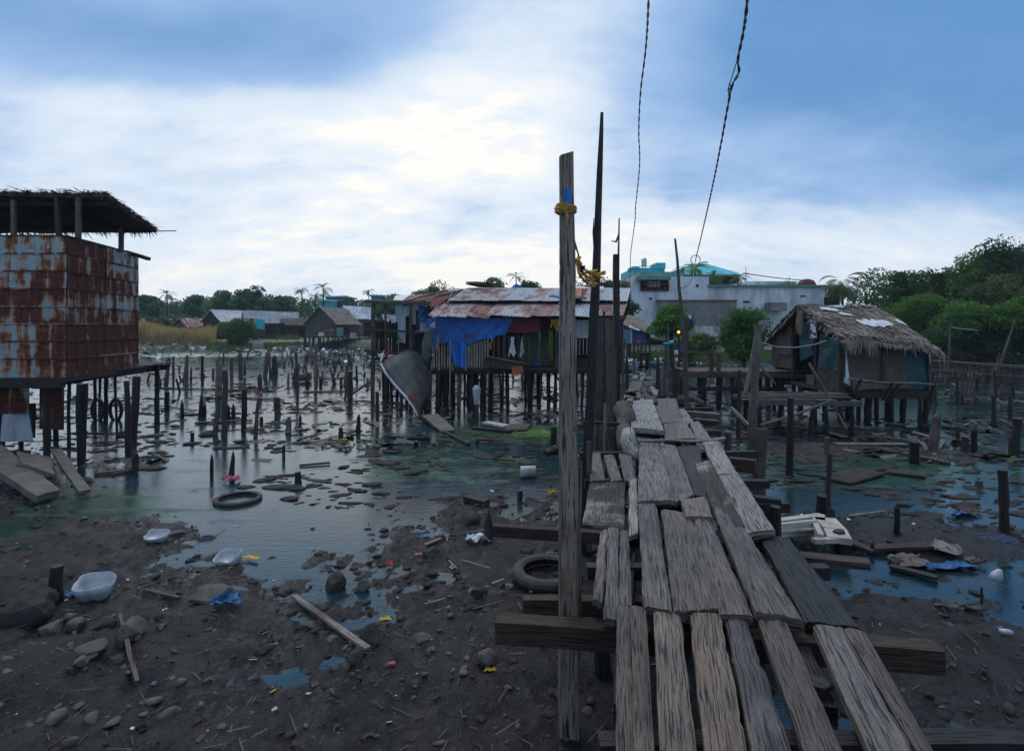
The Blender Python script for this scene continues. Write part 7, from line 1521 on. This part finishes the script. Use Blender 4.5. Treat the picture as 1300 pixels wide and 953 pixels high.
def palm(px, Y, py_top, py_base, rpx, label, mat='leafdark', fan=False, nfr=16, group=None):
    _tn[0] += 1; rg = np.random.RandomState(300+_tn[0]); sc = Y/F; x = P(px, 0, Y).x; zt_ = P(0, py_top+rpx*.45, Y).z; zg = P(0, py_base, Y).z; rr = rpx*sc
    t = thing('palm_tree', (x, Y, zg), label, 'palm', group); mb = MB(); mb.tube([(x, Y, zg), (x+rr*.05, Y, (zg+zt_)/2), (x, Y, zt_)], [rr*.09, rr*.07, rr*.06], 7, .1); mb.build('trunk', M['bark'], t); V = []
    for k in range(nfr):
        az = rg.uniform(0, 6.28); el = rg.uniform(-.35, 1.2); L = rr*rg.uniform(1.0, 1.45); pv = None; n = 12; hd = np.array([math.cos(az), math.sin(az), 0]); pos = np.array([x, Y, zt_]); e = el
        for i in range(n):
            e -= .07+.012*i; dv = hd*math.cos(e)+np.array([0, 0, math.sin(e)]); nx_ = pos+dv*L/n; sd = np.cross(dv, [0, 0, 1.]); sd /= np.linalg.norm(sd)+1e-6
            wl = L*.17*math.sin(math.pi*(i+.8)/(n+1)) if not fan else L*.42*(i/n)
            if fan and i < 4: wl = .01
            for s in (-1, 1):
                tip = nx_+sd*s*wl+dv*wl*.5-np.array([0, 0, wl*.35]); V.append([pos, pos+dv*L/n*.8, tip+dv*L*.02, tip])
                m2 = pos+dv*L/n*.5; tip2 = m2+sd*s*wl*.9+dv*wl*.6-np.array([0, 0, wl*.3]); V.append([m2, m2+dv*L/n*.3, tip2, tip2-dv*L*.02])
            pos = nx_
    quads('fronds', V, M[mat], t); return t
# far ridge of trees behind the village: a wood that reads as one mass, built as foliage with height of its own
rg = np.random.RandomState(9)
def wood_mass(name, px0, px1, Yf_, prof, mat, n, leaf, label_kind='stuff', dy=14, cs=2.0, nl=75):
    out = []
    for k in range(n):
        px = rg.uniform(px0, px1); Y = Yf_+rg.uniform(0, dy); top = P(0, np.interp(px, [a for a, b in prof], [b for a, b in prof]), Yf_).z; x = P(px, 0, Y).x; zg = hz(x, Y)-.3; z = zg+(top-zg)*rg.uniform(0, 1)**.7*(.84+.16*rg.rand())
        r = cs*rg.uniform(.5, 1.3); d_ = rg.normal(size=(nl, 3)); d_ /= np.linalg.norm(d_, axis=1)[:, None]; out.append(np.array([x, Y, z-r*.3])+d_*(rg.uniform(.3, 1, nl)**.5)[:, None]*np.array([r, r, r*.6]))
    return tag(quads(name, leafquads(np.concatenate(out), leaf, rg), M[mat], org=Vector((0, 0, 0))), kind='stuff')
wood_mass('distant_wood', 120, 560, 118, [(120, 374), (200, 374), (230, 378), (260, 375), (300, 372), (340, 366), (380, 374), (420, 378), (470, 377), (500, 380), (560, 384)], 'leafhaze', 620, .36, cs=2.6, dy=12)
wood_mass('distant_undergrowth', 150, 540, 100, [(150, 398), (300, 396), (420, 398), (540, 398)], 'leafhaze', 240, .30, cs=2.0, dy=8)
wood_mass('distant_wood', 540, 800, 118, [(540, 385), (600, 388), (700, 390), (800, 385)], 'leafhaze', 200, .36, cs=2.6)
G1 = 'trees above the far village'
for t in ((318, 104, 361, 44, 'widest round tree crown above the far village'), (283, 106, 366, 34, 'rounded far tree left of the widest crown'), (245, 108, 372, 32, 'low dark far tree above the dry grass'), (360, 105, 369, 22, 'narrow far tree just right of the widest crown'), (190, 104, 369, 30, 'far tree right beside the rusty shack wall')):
    tree(t[0], t[1], t[2], t[3], t[4], mat='leafhaze', group=G1, nl=130, leaf=.32)
palm(410, 98, 361, 400, 11, 'tallest far palm above the dark turquoise-roofed building', 'leafhaze'); palm(383, 98, 364, 400, 9, 'far palm with drooping fronds left of the tallest far palm', 'leafhaze'); palm(468, 96, 366, 400, 8, 'far palm just behind the blue water tank', 'leafhaze'); palm(212, 100, 369, 400, 10, 'far palm behind the dry grass near the shack', 'leafhaze'); palm(400, 99, 372, 402, 10, 'short far palm left of the turquoise wall', 'leafhaze'); palm(440, 99, 374, 402, 9, 'short far palm right of the dark turquoise-roofed building', 'leafhaze')
tree(492, 92, 373, 40, 'broad dark far tree behind the annex balcony', mat='leafhaze', leaf=.28); tree(548, 78, 355, 44, 'light green open-crowned tree rising behind the annex roof', mat='leafolive', leaf=.2, nc=46); tree(580, 80, 356, 26, 'small light green tree right of the open-crowned tree', mat='leafolive', leaf=.2); tree(522, 84, 364, 30, 'haze-tinted tree left of the open-crowned tree', mat='leafhaze', leaf=.22)
tree(500, 100, 371, 30, 'low far tree crown above the long whitish roof', mat='leafhaze', leaf=.25)
tree(626, 70, 348, 32, 'rounded green tree peeking over the tin roof ridge', mat='leafmid', leaf=.2, nc=40); tree(673, 72, 348, 24, 'compact dark tree over the tin roof, left of the roped post', mat='leafdark', leaf=.2, nc=34); palm(655, 70, 346, 385, 11, 'small palm over the tin roof between two round trees', 'leafdark', nfr=14)
mb = MB(); mb.sheet(P(645, 368, 66), P(668, 368, 66), P(664, 364, 66), P(655, 360, 66), 4, 4, None); tag(mb.build('blue_canopy_roof', M['blue'], solid=.2), 'small blue roof peeking under the palm', 'roof')
tree(770, 60, 346, 38, 'dark green tree behind the tallest pole and the tin roof', mat='leafdark', leaf=.18, nc=40); tree(738, 62, 352, 26, 'dark tree just right of the roped post', mat='leafdark', leaf=.18); tree(792, 60, 349, 22, 'light open tree next to the turquoise building', mat='leafolive', leaf=.16, nc=22, nl=90); tree(798, 50, 372, 20, 'leafy shrub between the hut and the grey building', mat='leafolive', leaf=.14)
tree(852, 40, 382, 48, 'drooping dark green tree behind the far end of the path', mat='leafmid', leaf=.16, nc=44, shape='flat', low=.15)
tree(944, 36, 384, 58, 'bushy bright green tree beside the thatched hut', mat='leafmid', leaf=.10, nc=70, low=.08, nl=220); tree(893, 48, 421, 34, 'low yellowish bush in front of the concrete wall', mat='leafyellow', leaf=.12, low=.0, cat='bush', name='bush'); tree(870, 44, 428, 26, 'small dark bush at the foot of the drooping tree', mat='leafmid', leaf=.12, low=.0, cat='bush', name='bush')
tree(835, 38, 462, 16, 'small bright green weed by the plant pot', mat='leafyellow', leaf=.06, low=0, py_base=475, cat='plant', name='weed', trunk=False) if 0 else None
cl(901, 907, 427, 437, 43, 'ply', 'pale box on a stake in front of the yellowish bush', 'box_on_stake', 'box')
palm(882, 62, 334, 372, 17, 'left palm of the pair in front of the turquoise hipped roof', 'leafmid', nfr=20); palm(868, 61, 336, 372, 12, 'smaller palm before the turquoise hipped roof', 'leafmid'); palm(937, 64, 348, 372, 13, 'low palm behind the long grey wall', 'leafmid', nfr=18); palm(905, 63, 346, 372, 14, 'drooping palm between the hipped roof house and the wall', 'leafmid', nfr=18); tree(998, 66, 352, 16, 'small shrub seen over the long grey wall', mat='leafmid', leaf=.14)
palm(1069, 45, 350, 425, 22, 'fan palm at the end of the long grey wall', 'leafolive', fan=True, nfr=26)
# dry grass, bush and green patches on the left bank
def blades(name, px0, px1, Y0_, Y1_, n, h, mat, w=.05, lean=.3):
    V = []; r2 = np.random.RandomState(n)
    for k in range(n):
        Y = r2.uniform(Y0_, Y1_); x = (r2.uniform(px0, px1)-650)/F*Y; z = hz(x, Y); hh = h*r2.uniform(.5, 1.15)*(.7+.5*float(fbm(x, Y, 2, .2))+.3); d_ = np.array([r2.uniform(-lean, lean)*hh, r2.uniform(-.2, .2), hh]); s = np.array([w*r2.uniform(.5, 1.4), r2.uniform(-.03, .03), 0]); p = np.array([x, Y, z-.05]); V.append([p-s, p+s, p+d_+s*.2, p+d_-s*.2])
    return tag(quads(name, V, M[mat], org=Vector((0, 0, 0))), kind='stuff')
blades('dry_grass', 165, 272, 76, 84, 4200, 1.9, 'grassdry', .09); blades('green_grass', 262, 320, 70, 78, 1500, .35, 'grassgreen', .08); blades('green_grass', 335, 392, 76, 80, 700, .35, 'grassgreen', .08); blades('green_grass', 880, 985, 43, 50, 1800, .4, 'grassgreen', .06); blades('green_grass', 800, 880, 46, 52, 600, .5, 'grassgreen', .06); blades('green_grass', 180, 380, 84, 92, 1200, .8, 'grassgreen', .10)
tree(302, 74, 402, 40, 'dense dark green bush standing before the far houses', mat='leafmid', leaf=.16, nc=60, low=0, cat='bush', name='bush', nl=200); tree(202, 88, 399, 40, 'olive bush behind the dry grass by the shack', mat='leafolive', leaf=.2, low=0, cat='bush', name='bush')
# wooded slope on the right
prof = [(1040, 372), (1075, 350), (1110, 338), (1150, 335), (1200, 334), (1225, 320), (1260, 303), (1300, 292), (1400, 275), (1600, 260)]
wood_mass('hillside_wood', 1130, 1500, 52, prof, 'leafdark', 620, .22, cs=2.0, dy=16, nl=110)
wood_mass('hillside_wood', 1080, 1500, 44, [(1080, 400), (1150, 380), (1220, 370), (1300, 350), (1500, 330)], 'leafmid', 330, .17, cs=1.5, dy=8, nl=110)
wood_mass('hillside_undergrowth', 1140, 1500, 36, [(1140, 425), (1200, 405), (1300, 395), (1500, 380)], 'leafdark', 300, .13, cs=1.0, dy=7, nl=110)
wood_mass('hillside_undergrowth', 1075, 1180, 50, [(1075, 395), (1180, 380)], 'leafdark', 120, .17, cs=1.4, dy=8, nl=110)
G2 = 'trees on the wooded slope'
for t in ((1100, 52, 336, 56, 'wispy open-crowned tree at the near end of the wooded slope', 'leafmid', 26, 95, .12), (1150, 54, 334, 60, 'flat-topped dark tree on the skyline right of the wispy tree', 'leafdark', 34, 150, .2), (1200, 50, 335, 56, 'rounded mid-green tree above the thatched hut roof', 'leafdark', 40, 150, .2), (1240, 48, 311, 56, 'tall narrow tree where the slope steps up', 'leafmid', 40, 150, .2),
          (1285, 46, 290, 72, 'tallest dark tree at the picture edge', 'leafdark', 44, 160, .2), (1270, 40, 345, 70, 'yellowish tree in the middle of the slope', 'leafolive', 40, 150, .2), (1175, 42, 372, 80, 'low spreading green tree behind the hut roof', 'leafmid', 50, 170, .15), (1350, 42, 300, 90, 'large dark tree beyond the tallest one', 'leafdark', 44, 150, .2), (1230, 38, 385, 80, 'low bright green tree behind the thin pole', 'leafmid', 50, 170, .1), (1300, 36, 375, 70, 'green bushy tree behind the leaning far pole', 'leafmid', 50, 170, .1)):
    tree(t[0], t[1], t[2], t[3], t[4], mat=t[5], nc=t[6], nl=t[7], low=t[8], group=G2, leaf=.14 if t[1] > 45 else .11, py_base=430)
for i in range(14):
    px = 1090+R(0, 210); py = R(355, 420); Y = 43; mb = MB(); a = P(px, py, Y); mb.tube([a, a+Vector((R(-1.5, 1.5), R(-.5, .5), R(.2, 1.2))), a+Vector((R(-2.8, 2.8), R(-1, 1), R(.6, 1.6)))], [.06, .045, .02], 5, .1) if i < 6 else None
    if i < 6: tag(mb.build('bare_branch', M['bark']), 'bare branch showing among the leaves of the wooded slope', 'branch', 'bare branches on the wooded slope')
